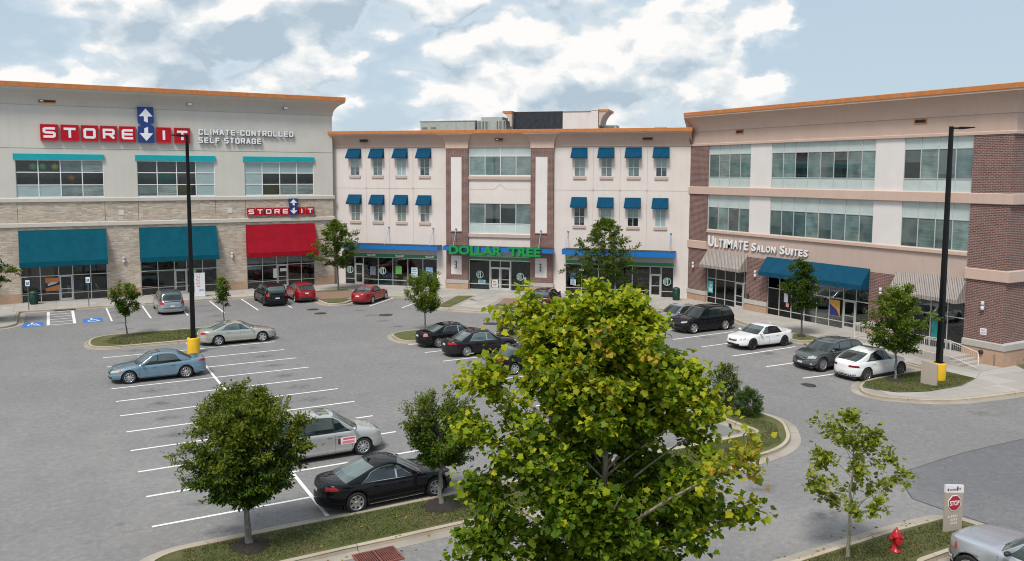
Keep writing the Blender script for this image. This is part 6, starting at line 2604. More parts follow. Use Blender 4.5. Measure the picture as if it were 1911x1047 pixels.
put('red_sedan', 'dark red sedan parked nose in at the corner, left of the entrance island', 'car', 24.05, 68.55, 45,
    sedan(REDP, L=4.72, H=1.48, W=1.84, wb=2.62, fo=.95, wheels='ten', tail=(6, 2.4),
          green=lambda s: (s.wb / 2 - .28, s.wb / 2 - 1.10, -s.wb / 2 + .30, -s.wb / 2 - .62),
          lights=lambda s: [('headlight', [(.50, .60), (.93, .66), (1.02, .77), (.55, .70)], HEADL),
                            ('taillight', [(s.Ltot - .48, .80), (s.Ltot - .98, .80), (s.Ltot - .90, .90), (s.Ltot - .44, .92)], TAIL)]))
put('black_coupe_sedan', 'black sedan parked at the small round island, farther of two side by side', 'car', 22.75, 48.75, 0,
    sedan(BLACKP, wheels='ten', surround=CHROME, H=1.42, W=1.85, tail=(6, 2.4),
          lights=lambda s: [('headlight', [(.50, .60), (.93, .66), (1.02, .77), (.55, .70)], HEADL),
                            ('taillight', [(s.Ltot - .62, .74), (s.Ltot - .98, .76), (s.Ltot - .92, .94), (s.Ltot - .66, .95)], m_gloss((0.5, 0.22, 0.2), 0.1))]))
put('dark_brown_sedan', 'near-black sedan with long red tail lamps, nearer of two at the round island', 'car', 23.15, 45.5, 0,
    sedan(m_paint((0.020, 0.016, 0.018), 0.4), wheels='ten', surround=CHROME, glass=CARGLASS_L,
          lights=lambda s: [('headlight', [(.50, .60), (.93, .66), (1.02, .77), (.55, .70)], HEADL),
                            ('taillight', [(s.Ltot - .45, .80), (s.Ltot - 1.12, .82), (s.Ltot - .95, .93), (s.Ltot - .45, .92)], TAIL)]))
put('black_sedan', 'black sedan mostly hidden behind the big yellow-green tree', 'car', 23.5, 40.2, 0, sedan(BLACKP, wheels='seven'))
put('maroon_car', 'dark maroon car parked nose in right of the entrance island, behind the big tree', 'car', 36.15, 59.0, 45, suv(MAROON, H=1.60, L=4.7, wheels='ten'))
put('black_suv', 'black three-row sport utility vehicle near the striped awning', 'car', 40.40, 44.75, 180,
    suv(BLACKP, L=4.95, wb=2.90, H=1.78, W=1.98, r=0.385, wheels='five', rails=None, surround=CHROME))
put('pale_sedan', 'pale silver-blue sedan mostly hidden behind the black sport utility vehicle', 'car', 40.6, 47.45, 180, sedan(SILVERBLUE, wheels='ten'))
put('white_sedan', 'white sedan with black wheels parked facing left between painted lines', 'car', 40.05, 38.85, 180,
    sedan(WHITEP, wheels='five', rim_mat=RIM_D, H=1.46, L=4.85, wb=2.78,
          fronts=lambda s: [('grille', -.34, .34, .50, .64, m_plain((0.09, 0.09, 0.095), 0.35, 0.5), .006), ('air_intake', -.55, .55, .25, .36, TRIM, .004), ('number_plate', -.17, .17, .385, .475, PLATE, .012)],
          lights=lambda s: [('headlight', [(.48, .58), (.95, .66), (1.02, .78), (.55, .70)], HEADL),
                            ('taillight', [(s.Ltot - .60, .80), (s.Ltot - 1.10, .86), (s.Ltot - .98, .96), (s.Ltot - .60, .93)], TAIL_D)]), pitch=-0.02)
put('grey_suv', 'metallic grey crossover with silver roof rails facing left, next to the white coupe-backed car', 'car', 40.15, 33.45, 180,
    suv(GREYP, L=4.82, wb=2.85, H=1.66, W=1.93, r=0.385, wheels='six', rails=m_plain((0.45, 0.46, 0.47), 0.3, 0.5), sunroof=(0.12, 1.2), nose=(6, 2.3), rocker_mat=m_plain((0.16, 0.17, 0.175), 0.6), rocker=.12,
        fronts=lambda s: [('grille', -.36, .36, .60, .80, m_plain((0.05, 0.05, 0.055), 0.3, 0.6), .008), ('air_intake', -.62, .62, .30, .40, TRIM, .004), ('number_plate', -.17, .17, .43, .54, PLATE, .012),
                          ('grille_bar', -.33, .33, .69, .71, CHROME, .012)],
        lights=lambda s: [('headlight', [(.48, .72), (.95, .76), (1.02, .88), (.52, .86)], HEADL), ('fog_light', [(.62, .40), (.76, .41), (.76, .47), (.62, .46)], HEADL),
                          ('taillight', [(s.Ltot - .55, .88), (s.Ltot - 1.0, .90), (s.Ltot - .95, 1.02), (s.Ltot - .58, 1.02)], TAIL)]), pitch=-0.015)
put('white_crossover', 'white coupe-backed crossover with dark red tail lamps beside the grass island', 'car', 40.82, 30.98, 0,
    suv(WHITEP, L=4.73, wb=2.87, H=1.69, W=1.93, r=0.39, wheels='split', rim_mat=m_plain((0.20, 0.20, 0.21), 0.3, 0.6), sunroof=(0.1, 0.8), nose=(6, 2.3), tail=(7, 2.5), rdrop=0.06, rdrop2=0.16, tumble=.23, rocker_mat=TRIM, rocker=.06,
        green=lambda s: (s.wb / 2 - .25, s.wb / 2 - 1.05, -s.wb / 2 + .28, s.xr + .22),
        windows=lambda s: [(0.03, s.xA - .40, 0.0, s.xA - .92), (-s.wb / 2 + .62, -0.03, -s.wb / 2 + .70, -0.06), (-s.wb / 2 + .0, -s.wb / 2 + .57, -s.wb / 2 + .5, -s.wb / 2 + .66)],
        rears=lambda s: [('diffuser', .80, .29, .46, TRIM, .005), ('number_plate', .18, .50, .61, PLATE, .014), ('chrome_strip', .78, .335, .36, CHROME, .012)],
        lights=lambda s: [('headlight', [(.48, .74), (.92, .80), (1.0, .90), (.52, .86)], HEADL),
                          ('taillight', [(s.Ltot - .38, .84), (s.Ltot - 1.02, .82), (s.Ltot - .98, .93), (s.Ltot - .40, .95)], TAIL_D)]), pitch=-0.01)
# pickup, nose towards the stop sign
Car('pickup_truck', 'silver pickup truck at the lower right corner, only its front in the frame', 'truck', (22.32, 10.98, 0.004), math.radians(90),
    suv(m_paint((0.46, 0.49, 0.54), 0.45), L=5.9, wb=3.7, W=2.03, H=1.92, fo=0.98, r=0.43, sill=0.42, boxy=True, crown=0.05, tumble=0.15, nose=(7, 2.3), tail=(16, 4), flare=0.05, tw=0.27, rdrop=0.01, rdrop2=0.06,
        shoulder=lambda s: [(s.xf, 1.02), (s.xf - .06, 1.10), (s.xf - .3, 1.17), (s.wb / 2, 1.22), (s.wb / 2 - .55, 1.27), (0, 1.27), (s.xr + .1, 1.28), (s.xr, 1.26)],
        green=lambda s: (s.wb / 2 - .52, s.wb / 2 - 1.25, -0.62, -1.0),
        windows=lambda s: [(0.42, s.xA - .34, 0.40, s.xA - .80), (-0.50, 0.36, -0.48, 0.34)],
        seams=lambda s: [(s.wb / 2 - .72, 0), (0.38, 0), (-0.6, 0)], handles=lambda s: [0.55, -0.4], glass=CARGLASS_L, mirror=0.52, mirror_mat=TRIM, wheels='six',
        lights=lambda s: [('headlight', [(.62, .84), (1.02, .86), (1.04, 1.08), (.64, 1.06)], HEADL), ('indicator', [(1.0, .84), (1.13, .88), (1.10, 1.03), (1.0, 1.05)], m_gloss((0.7, 0.05, 0.02), 0.15))],
        fronts=lambda s: [('grille', -.58, .58, .70, 1.02, TRIM, .006), ('chrome_bumper', -.98, .98, .46, .64, CHROME, .03)],
        rears=no), None)
# pink and white sticker on the front door of the near minivan
q0_, q1_ = -van_near.q_of_x(1.22), -van_near.q_of_x(0.50)
van_near.bpatch(q0_, q1_, 0.56, 0.84, 'door_sticker', m_plain((0.72, 0.60, 0.62)), 0.006)
for a_, b_, z0_, z1_, c_ in ((0.0, .14, .58, .82, (0.03, 0.03, 0.035)), (.28, .95, .73, .80, (0.60, 0.10, 0.17)), (.24, .90, .60, .69, (0.62, 0.16, 0.22))):
    van_near.bpatch(q1_ + (q0_ - q1_) * a_, q1_ + (q0_ - q1_) * b_, z0_, z1_, 'print', m_plain(c_), 0.010)

# =========================================================== TREES


def leaf_shape(kind):
    if kind == 'maple':      # broad lobed leaf
        pts = [(0, 0), (.30, -.08), (.52, .06), (.47, .26), (.60, .52), (.38, .60), (.24, .76), (0, 1.0), (-.24, .76), (-.38, .60), (-.60, .52), (-.47, .26), (-.52, .06), (-.30, -.08)]
        v = [(x, y, 0.22 * abs(x) - 0.28 * y * y) for x, y in pts] + [(0, .38, -0.05)]
        f = [(14, i, (i + 1) % 14) for i in range(14)]
        return np.array(v), f
    if kind == 'maple_lo':
        pts = [(0, 0), (.5, .0), (.42, .3), (.55, .58), (.22, .62), (0, 1.0), (-.22, .62), (-.55, .58), (-.42, .3), (-.5, .0)]
        v = [(x, y, 0.14 * abs(x) - 0.12 * y * y) for x, y in pts]
        f = [(0, 1, 2), (0, 2, 3), (0, 3, 4), (0, 4, 5), (0, 5, 6), (0, 6, 7), (0, 7, 8), (0, 8, 9)]
        return np.array(v), f
    if kind == 'oval':
        v = [(0, 0, 0), (.24, .35, .05), (.16, .75, .0), (0, 1.0, -.08), (-.16, .75, .0), (-.24, .35, .05)]
        f = [(0, 1, 2), (0, 2, 3), (0, 3, 4), (0, 4, 5)]
        return np.array(v), f
    v = [(0, 0, 0), (.26, .5, .06), (0, 1.0, -.05), (-.26, .5, .06)]
    return np.array(v), [(0, 1, 2), (0, 2, 3)]


def leaf_frames(C, D, rng, droop=0.35, jitter=0.6):
    """orthonormal frames for leaves at C growing roughly along D, upper faces up"""
    n = len(C)
    y = D + rng.normal(0, jitter, (n, 3))
    y[:, 2] -= droop
    y /= np.linalg.norm(y, axis=1)[:, None] + 1e-9
    upv = np.stack([rng.normal(0, .6, n), rng.normal(0, .6, n), np.ones(n)], 1)
    x = np.cross(y, upv)
    x /= np.linalg.norm(x, axis=1)[:, None] + 1e-9
    z = np.cross(x, y)
    return x, y, z


def leaves_mesh(name, C, X, Y, Z, size, kind):
    V, F = leaf_shape(kind)
    n, k = len(C), len(V)
    co = C[:, None, :] + size[:, None, None] * (V[None, :, 0, None] * X[:, None, :] + V[None, :, 1, None] * Y[:, None, :] + V[None, :, 2, None] * Z[:, None, :])
    me = bpy.data.meshes.new(name)
    me.vertices.add(n * k)
    me.vertices.foreach_set('co', co.reshape(-1).astype(np.float32))
    F = np.array(F, dtype=np.int32)
    idx = (F[None] + (np.arange(n, dtype=np.int32) * k)[:, None, None]).reshape(-1)
    me.loops.add(len(idx))
    me.loops.foreach_set('vertex_index', idx)
    me.polygons.add(n * len(F))
    me.polygons.foreach_set('loop_start', np.arange(0, len(idx), 3, dtype=np.int32))
    me.update(calc_edges=True)
    return me


def tree(name, label, x, y, P, seed, group=None, z=None):
    """P: h height, z0 crown base, R(t, az) crown radius by height fraction, limbs, leaves, size, kind, mats, trunk radius"""
    rng = np.random.default_rng(seed)
    zg = gz(x, y) + (P.get('zb', 0.13)) if z is None else z
    root = tag(empty(name, (x, y, zg)), label, P.get('cat', 'tree'), group)
    h, z0, R = P['h'], P['z0'], P['R']
    r0 = P['trunk']
    # trunk with a slight sway
    top = h * P.get('leader', 0.93)
    n = 12
    sw = rng.normal(0, P.get('sway', 0.03), (n + 1, 2)).cumsum(0) * (1 if h > 3 else 0.5)
    sw -= sw[0]
    zz = np.linspace(-0.05, top, n + 1)
    tp = [Vector((sw[i][0], sw[i][1], zz[i])) for i in range(n + 1)]
    rad = [r0 * (1.25 if i == 0 else 1.0) * (1 - 0.93 * (i / n) ** 1.1) + 0.006 for i in range(n + 1)]
    m_ = MB()
    m_.tube([tuple(p) for p in tp], rad, 10)
    m_.build('trunk', P['bark'], root)

    def axis(zq):
        f = min(1, max(0, (zq + 0.05) / (top + 0.05))) * n
        i = min(n - 1, int(f))
        return tp[i].lerp(tp[i + 1], f - i)
    lm = MB()
    C, D, Wt = [], [], []
    nl = P['limbs']
    ang0 = rng.uniform(0, 6)
    for i in range(nl):
        t = ((i + 0.5) / nl) ** P.get('bias', 0.9)
        az = ang0 + i * 2.39996 + rng.normal(0, .2)
        zt = z0 + (h - z0) * t                          # height of the limb's tip region
        rr = R(t, az) * rng.uniform(P.get('rmin', 0.72), 1.10)
        rise = P.get('rise', 0.7)
        zs_ = max(z0 * P.get('fork', 0.85), zt - rr * rise - 0.1)
        zs_ = min(zs_, top * 0.97)
        a = axis(zs_)
        end = Vector((a.x + math.cos(az) * rr, a.y + math.sin(az) * rr, zt + rng.normal(0, .08)))
        mid = a.lerp(end, 0.5) + Vector((rng.normal(0, .06), rng.normal(0, .06), rng.uniform(0.0, 0.14) * rr))
        pts = []
        for k in range(7):
            u = k / 6
            p = a * (1 - u) ** 2 + mid * 2 * u * (1 - u) + end * u * u
            pts.append(p)
        lr = max(0.008, r0 * 0.38 * (rr / max(.3, P.get('rmax', 1.5))) ** 0.7 * (1 - 0.45 * t))
        lm.tube([tuple(p) for p in pts], [lr * (1 - 0.85 * k / 6) + 0.003 for k in range(7)], 5)
        # side twigs
        nt = P.get('twigs', 6)
        for k in range(nt):
            u = rng.uniform(P.get('inner', 0.30), 1.0)
            p = a * (1 - u) ** 2 + mid * 2 * u * (1 - u) + end * u * u
            d = (end - a).normalized()
            sd = Vector(rng.normal(0, 1, 3))
            sd = (sd - d * sd.dot(d)).normalized()
            tl = P.get('twig', 0.45) * rng.uniform(0.4, 1.0) * min(1, 0.4 + rr / P.get('rmax', 1.5))
            q = p + (d * 0.55 + sd * 0.75 + Vector((0, 0, P.get('lift', 0.25)))) * tl
            if k % 2 == 0:
                lm.tube([tuple(p), tuple(q)], [lr * 0.3 + 0.003, 0.003], 4)
            npl = P['leaves'] // (nl * nt)
            us = rng.uniform(0.15, 1.08, npl)
            base = np.array(p)[None] + us[:, None] * np.array(q - p)[None]
            base = base + rng.normal(0, P.get('spread', 0.10), (npl, 3)) * np.array([1, 1, P.get('flat', 0.8)])
            C.append(base)
            D.append(np.tile(np.array((q - p).normalized()), (npl, 1)))
    for ex, ey, ez, nn in P.get('extra', ()):
        a = axis(max(z0, ez - 1.6))
        end = Vector((ex, ey, ez))
        mid = a.lerp(end, 0.5) + Vector((0, 0, 0.15))
        lm.tube([tuple(a * (1 - u) ** 2 + mid * 2 * u * (1 - u) + end * u * u) for u in np.linspace(0, 1, 7)], [0.03 * (1 - 0.8 * k / 6) + 0.003 for k in range(7)], 5)
        for k in range(7):
            q = end + Vector(rng.normal(0, .26, 3))
            p = a.lerp(end, rng.uniform(0.75, 1.0))
            lm.tube([tuple(p), tuple(q)], [0.008, 0.003], 4)
            npl = nn // 7
            us = rng.uniform(0.2, 1.1, npl)
            C.append(np.array(p)[None] + us[:, None] * np.array(q - p)[None] + rng.normal(0, P.get('spread', 0.1), (npl, 3)))
            D.append(np.tile(np.array((q - p).normalized()), (npl, 1)))
    lm.build('branches', P['bark'], root)
    C, D = np.concatenate(C), np.concatenate(D)
    keep = C[:, 2] > z0 * 0.9
    C, D = C[keep], D[keep]
    X, Y, Z = leaf_frames(C, D, rng, P.get('droop', 0.35))
    size = P['size'] * rng.uniform(0.6, 1.25, len(C))
    mats = P['mats']
    part_n = P.get('single', 0)
    if part_n:
        wc = C + np.array([x, y, zg])
        dist = np.linalg.norm(wc - np.array([0, 0, CAM_H]), axis=1)
        order = np.argsort(dist - size * 3)
        sel, rest = order[:part_n], order[part_n:]
    else:
        sel, rest = [], np.arange(len(C))
    # lighter leaves outside and on top, dark inside: sun and shade put into colour
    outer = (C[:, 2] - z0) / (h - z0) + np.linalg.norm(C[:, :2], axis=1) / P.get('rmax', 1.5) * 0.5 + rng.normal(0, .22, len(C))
    young = outer > np.quantile(outer, P.get('lit_q', 0.75))  # leaves that get the sunlit colour
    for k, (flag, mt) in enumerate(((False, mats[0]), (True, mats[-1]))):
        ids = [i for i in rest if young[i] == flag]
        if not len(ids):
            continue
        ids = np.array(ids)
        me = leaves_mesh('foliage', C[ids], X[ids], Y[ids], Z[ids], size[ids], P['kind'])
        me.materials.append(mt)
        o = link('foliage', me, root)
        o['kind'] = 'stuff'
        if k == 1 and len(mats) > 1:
            o['label'] = P.get('lit_label', 'lighter leaves at the top and outside of the crown, coloured as if sunlit')
    if part_n:
        shared = []
        for mt in (mats[0], mats[-1]):
            for q in range(4):
                one = leaves_mesh('leaf', np.zeros((1, 3)), np.array([[1., 0, 0]]), np.array([[0, 1., 0]]), np.array([[0, 0, 1.]]), np.array([1.0]), P['kind'])
                one.materials.append(P['leafmats'][(0 if mt is mats[0] else 4) + q])
                shared.append(one)
        for i in sel:
            o = bpy.data.objects.new('leaf', shared[(4 if young[i] else 0) + int(rng.integers(4))])
            COL.objects.link(o)
            o.parent = root
            s_ = float(size[i])
            o.matrix_local = Matrix(((X[i][0] * s_, Y[i][0] * s_, Z[i][0] * s_, C[i][0]), (X[i][1] * s_, Y[i][1] * s_, Z[i][1] * s_, C[i][1]), (X[i][2] * s_, Y[i][2] * s_, Z[i][2] * s_, C[i][2]), (0, 0, 0, 1)))
    if P.get('mulch'):
        mr = mulch_ring(0, 0, P['mulch'], root, seed)
        mr.location = (0, 0, 0.005)
    return root


BARK_G = m_bark((0.19, 0.175, 0.16))
BARK_D = m_bark((0.10, 0.085, 0.07))
BARK_P = m_bark((0.34, 0.30, 0.22))
DG = m_leaf(((0.022, 0.056, 0.005), (0.038, 0.084, 0.008), (0.058, 0.110, 0.010), (0.078, 0.122, 0.010)))
DG2 = m_leaf(((0.075, 0.13, 0.010), (0.12, 0.165, 0.012), (0.19, 0.175, 0.016)))
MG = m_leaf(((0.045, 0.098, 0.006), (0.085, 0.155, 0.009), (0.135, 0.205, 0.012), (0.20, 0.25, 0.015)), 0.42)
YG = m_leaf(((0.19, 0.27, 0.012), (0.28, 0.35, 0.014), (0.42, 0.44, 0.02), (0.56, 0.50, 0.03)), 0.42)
SG = m_leaf(((0.042, 0.090, 0.010), (0.072, 0.126, 0.014), (0.11, 0.155, 0.018)))
SGY = m_leaf(((0.11, 0.17, 0.016), (0.18, 0.23, 0.02)))
YM = m_leaf(((0.13, 0.18, 0.016), (0.23, 0.27, 0.022), (0.33, 0.33, 0.03)))
leaf_single = [m_leaf((c, mul(c, 1.05))) for c in ((0.05, 0.09, 0.013), (0.085, 0.135, 0.018), (0.115, 0.16, 0.02), (0.14, 0.165, 0.022), (0.18, 0.22, 0.02), (0.28, 0.29, 0.022), (0.40, 0.36, 0.03), (0.45, 0.28, 0.03))]


def prof(pts, wob=0.18, ph=0.0):
    def R(t, az):
        r = float(np.interp(t, [p[0] for p in pts], [p[1] for p in pts]))
        return r * (1 + wob * math.sin(2 * az + 5 * t + ph) + wob * 0.6 * math.sin(3 * az - 7 * t + 2 * ph))
    return R


# the big young plane tree in the middle foreground
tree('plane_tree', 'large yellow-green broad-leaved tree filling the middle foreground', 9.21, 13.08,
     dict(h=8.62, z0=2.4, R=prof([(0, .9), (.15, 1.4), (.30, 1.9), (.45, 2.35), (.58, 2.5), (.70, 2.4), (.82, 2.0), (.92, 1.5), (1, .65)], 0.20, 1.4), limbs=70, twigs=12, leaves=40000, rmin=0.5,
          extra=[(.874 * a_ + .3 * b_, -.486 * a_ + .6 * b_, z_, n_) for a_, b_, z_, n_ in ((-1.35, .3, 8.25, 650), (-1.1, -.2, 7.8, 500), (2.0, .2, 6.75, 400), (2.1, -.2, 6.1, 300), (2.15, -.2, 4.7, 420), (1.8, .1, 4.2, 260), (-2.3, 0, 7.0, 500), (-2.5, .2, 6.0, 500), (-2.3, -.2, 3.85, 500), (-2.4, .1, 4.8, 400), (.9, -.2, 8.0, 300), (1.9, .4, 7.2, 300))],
          size=0.112, kind='maple', mats=(MG, YG), lit_q=0.70, leafmats=leaf_single, single=290, trunk=0.13, bark=BARK_P, rise=0.75, rmax=2.6, twig=0.52, spread=0.12, inner=0.25, droop=0.45, bias=0.80, sway=0.03), 11)
tree('young_plane_tree', 'slender young tree with sparse clumps of leaves beside the red hydrant', 19.72, 15.42,
     dict(h=4.2, z0=1.4, R=prof([(0, .95), (.2, 1.3), (.45, 1.25), (.7, 1.0), (.9, .5), (1, .2)], 0.3, 0.6), limbs=20, twigs=7, leaves=2200, size=0.125, kind='maple_lo', mats=(YM, YM), leafmats=leaf_single[2:6] * 2, single=200,
          trunk=0.05, bark=BARK_P, rise=0.7, rmax=1.5, twig=0.40, spread=0.085, inner=0.40, droop=0.3, sway=0.03), 5)
ZR = [(0, .6), (.12, 1.1), (.35, 1.55), (.55, 1.65), (.75, 1.45), (.9, 1.1), (1, .6)]
tree('zelkova_tree', 'dense dark green round-headed tree on the near grass strip, left foreground', 4.78, 24.39,
     dict(h=4.62, z0=1.45, R=prof(ZR, 0.12, 0.3), limbs=84, twigs=13, leaves=52000, size=0.105, kind='oval', mats=(DG, DG2), lit_q=0.58, trunk=0.105, bark=BARK_G, rise=1.0, rmax=2.0, twig=0.42, spread=0.085, inner=0.3,
          flat=.5, droop=0.6, leader=0.7, mulch=0.62), 21)
tree('zelkova_tree', 'smaller dark green tree behind the black sedan bonnet, beside the big yellow-green tree', 10.93, 24.4,
     dict(h=3.7, z0=1.45, R=prof([(0, .4), (.2, .85), (.5, 1.25), (.8, 1.25), (1, .6)], 0.25, 2.2), limbs=50, twigs=11, leaves=22000, size=0.10, kind='oval', mats=(DG, DG2), lit_q=0.75, trunk=0.085, bark=BARK_G, rise=1.3, rmax=1.4,
          twig=0.36, spread=0.08, inner=0.35, flat=.6, droop=0.6, leader=0.7, mulch=0.62), 33)
tree('small_tree', 'small vase-shaped tree on the long island left of the yellow pole base', 4.23, 60.6,
     dict(h=3.75, z0=1.45, R=prof([(0, .35), (.3, .8), (.7, 1.15), (1, .9)], 0.45, 1.0), limbs=14, twigs=6, leaves=4200, size=0.15, kind='diamond', mats=(SG, SGY), trunk=0.055, bark=BARK_D, rise=1.6, rmax=1.1, twig=0.28, spread=0.10,
          inner=0.5, leader=0.55, mulch=0.45), 41)
tree('sapling', 'thin narrow sapling rising behind the champagne sedan', 10.35, 59.5,
     dict(h=3.7, z0=1.9, R=prof([(0, .2), (.5, .42), (1, .2)], 0.3), limbs=16, twigs=5, leaves=2000, size=0.14, kind='diamond', mats=(SG, SGY), trunk=0.04, bark=BARK_D, rise=1.0, rmax=.5, twig=0.18, spread=0.09, inner=0.3, mulch=0.4), 43)
tree('small_tree', 'small spreading tree on the round island by the two black sedans', 22.7, 53.1,
     dict(h=4.1, z0=1.4, R=prof([(0, .4), (.3, .95), (.6, 1.25), (.85, 1.0), (1, .6)], 0.35, 2.0), limbs=24, twigs=7, leaves=8000, size=0.15, kind='diamond', mats=(SG, SGY), lit_q=.5, trunk=0.06, bark=BARK_G, rise=1.3, rmax=1.25, twig=0.30,
          spread=0.12, inner=0.45, leader=0.6, mulch=0.4), 47)
LAY = dict(kind='oval', mats=(SG, SGY), lit_q=.7, trunk=0.075, bark=BARK_D, rise=0.35, flat=0.28, droop=0.25, lift=0.05, spread=0.10, inner=0.3)
tree('layered_tree', 'airy tree with layered branches between the red awning and the blue canopy', 23.34, 75.3,
     dict(LAY, h=6.4, z0=2.3, R=prof([(0, 1.0), (.2, 1.7), (.5, 2.0), (.8, 1.4), (1, .5)], 0.3, 0.2), limbs=46, twigs=8, leaves=11000, size=0.17, rmax=2.0, twig=0.5), 51)
tree('layered_tree', 'airy dark tree with layered branches in front of the right blue canopy', 40.1, 56.4,
     dict(LAY, h=7.2, z0=1.9, R=prof([(0, 1.8), (.2, 2.7), (.45, 3.0), (.65, 2.3), (.85, 1.3), (1, .5)], 0.16, 1.2), limbs=64, twigs=9, leaves=15000, size=0.17, rmax=2.9, twig=0.65, trunk=0.10, mulch=0.6), 53)
tree('narrow_tree', 'narrow dark green tree in front of the blue awning, behind the grey crossover', 44.4, 39.2,
     dict(h=5.15, z0=1.9, R=prof([(0, .6), (.2, 1.0), (.5, 1.1), (.8, .75), (1, .35)], 0.2, 0.5), limbs=36, twigs=7, leaves=10000, size=0.14, kind='oval', mats=(DG, SG), trunk=0.06, bark=BARK_D, rise=0.9, rmax=1.0, twig=0.32, spread=0.10,
          flat=.6, mulch=0.35), 57)
tree('spreading_tree', 'leafy tree on the right grass island beside the black lamp post', 40.71, 29.3,
     dict(h=5.1, z0=1.75, R=prof([(0, .7), (.25, 1.4), (.5, 1.6), (.75, 1.15), (1, .5)], 0.25, 1.9), limbs=40, twigs=8, leaves=15000, size=0.14, kind='oval', mats=(SG, SGY), lit_q=.6, trunk=0.065, bark=BARK_G, rise=0.9, rmax=1.55, twig=0.40,
          spread=0.11, flat=.6, mulch=0.55), 61)
tree('layered_tree', 'airy tree reaching in at the left edge by the teal awning', -4.5, 70.5,
     dict(LAY, h=5.6, z0=2.3, R=prof([(0, 1.0), (.3, 2.0), (.6, 1.8), (1, .5)], 0.2, 0.2), limbs=36, twigs=7, leaves=9000, size=0.17, rmax=2.0, twig=0.45), 63)
SHB = dict(kind='oval', bark=BARK_D, cat='shrub', droop=0.1, sway=0.0)
tree('shrub', 'tall upright shrub on the side island right of the big tree', 27.75, 28.9,
     dict(SHB, h=2.0, z0=0.1, R=prof([(0, .45), (.4, .75), (.8, .55), (1, .2)], 0.15), limbs=44, twigs=7, leaves=6000, size=0.085, mats=(DG, DG2), trunk=0.04, rise=1.0, rmax=.8, twig=0.2, spread=0.06, inner=0.3), 71)
tree('shrub', 'round clipped shrub at the rounded end of the side island', 27.5, 27.2,
     dict(SHB, h=1.25, z0=0.05, R=prof([(0, .55), (.4, .72), (.8, .5), (1, .15)], 0.05), limbs=60, twigs=7, leaves=7000, size=0.07, mats=(DG, SG), trunk=0.03, rise=0.8, rmax=.7, twig=0.12, spread=0.05, inner=0.5), 73)
tree('shrub', 'low dark shrub on the side island behind the upright one', 27.3, 32.0,
     dict(SHB, h=1.2, z0=0.05, R=prof([(0, .5), (.5, .6), (1, .2)], 0.2), limbs=36, twigs=6, leaves=3500, size=0.08, mats=(DG, SG), trunk=0.03, rise=0.8, rmax=.6, twig=0.15, spread=0.06, inner=0.4), 75)
tree('shrub', 'dark shrub at the far end of the side island near the black sedans', 27.0, 49.2,
     dict(SHB, h=1.5, z0=0.05, R=prof([(0, .5), (.5, .8), (1, .3)], 0.2), limbs=36, twigs=6, leaves=3500, size=0.09, mats=(DG, SG), trunk=0.03, rise=0.8, rmax=.8, twig=0.15, spread=0.07, inner=0.4), 77)
tree('shrub', 'small dry shrub by the corner of the brick building', 50.6, 27.2,
     dict(SHB, h=0.9, z0=0.05, R=prof([(0, .3), (.5, .5), (1, .25)], 0.3), limbs=20, twigs=4, leaves=500, size=0.07, mats=(m_leaf(((0.16, 0.09, 0.05), (0.10, 0.10, 0.04))),) * 2, trunk=0.02, rise=1.0, rmax=.5, twig=0.15, spread=0.06, inner=0.4), 79)

# fallen leaves on the near verges and gutters
rngf = np.random.default_rng(91)
nf_ = 260
Cf = np.stack([rngf.uniform(3, 24.5, nf_), rngf.choice([15.4, 16.3, 22.4, 23.6, 24.4], nf_) + rngf.normal(0, .35, nf_), np.full(nf_, 0.16)], 1)
Cf[(Cf[:, 1] > 16.1) & (Cf[:, 1] < 22.75), 2] = 0.02
Xf, Yf, Zf = leaf_frames(Cf, rngf.normal(0, 1, (nf_, 3)) * np.array([1, 1, 0.05]), rngf, 0.0, 0.0)
mef = leaves_mesh('fallen_leaves', Cf, Xf, Yf * np.array([1, 1, 0.3]), Zf, rngf.uniform(.05, .11, nf_), 'maple_lo')
mef.materials.append(m_leaf(((0.30, 0.20, 0.05), (0.22, 0.12, 0.04), (0.35, 0.30, 0.06)), 0.1))
tag(link('fallen_leaves', mef), 'scattered fallen yellow and brown leaves on the verges and gutters', 'fallen leaves', kind='stuff')

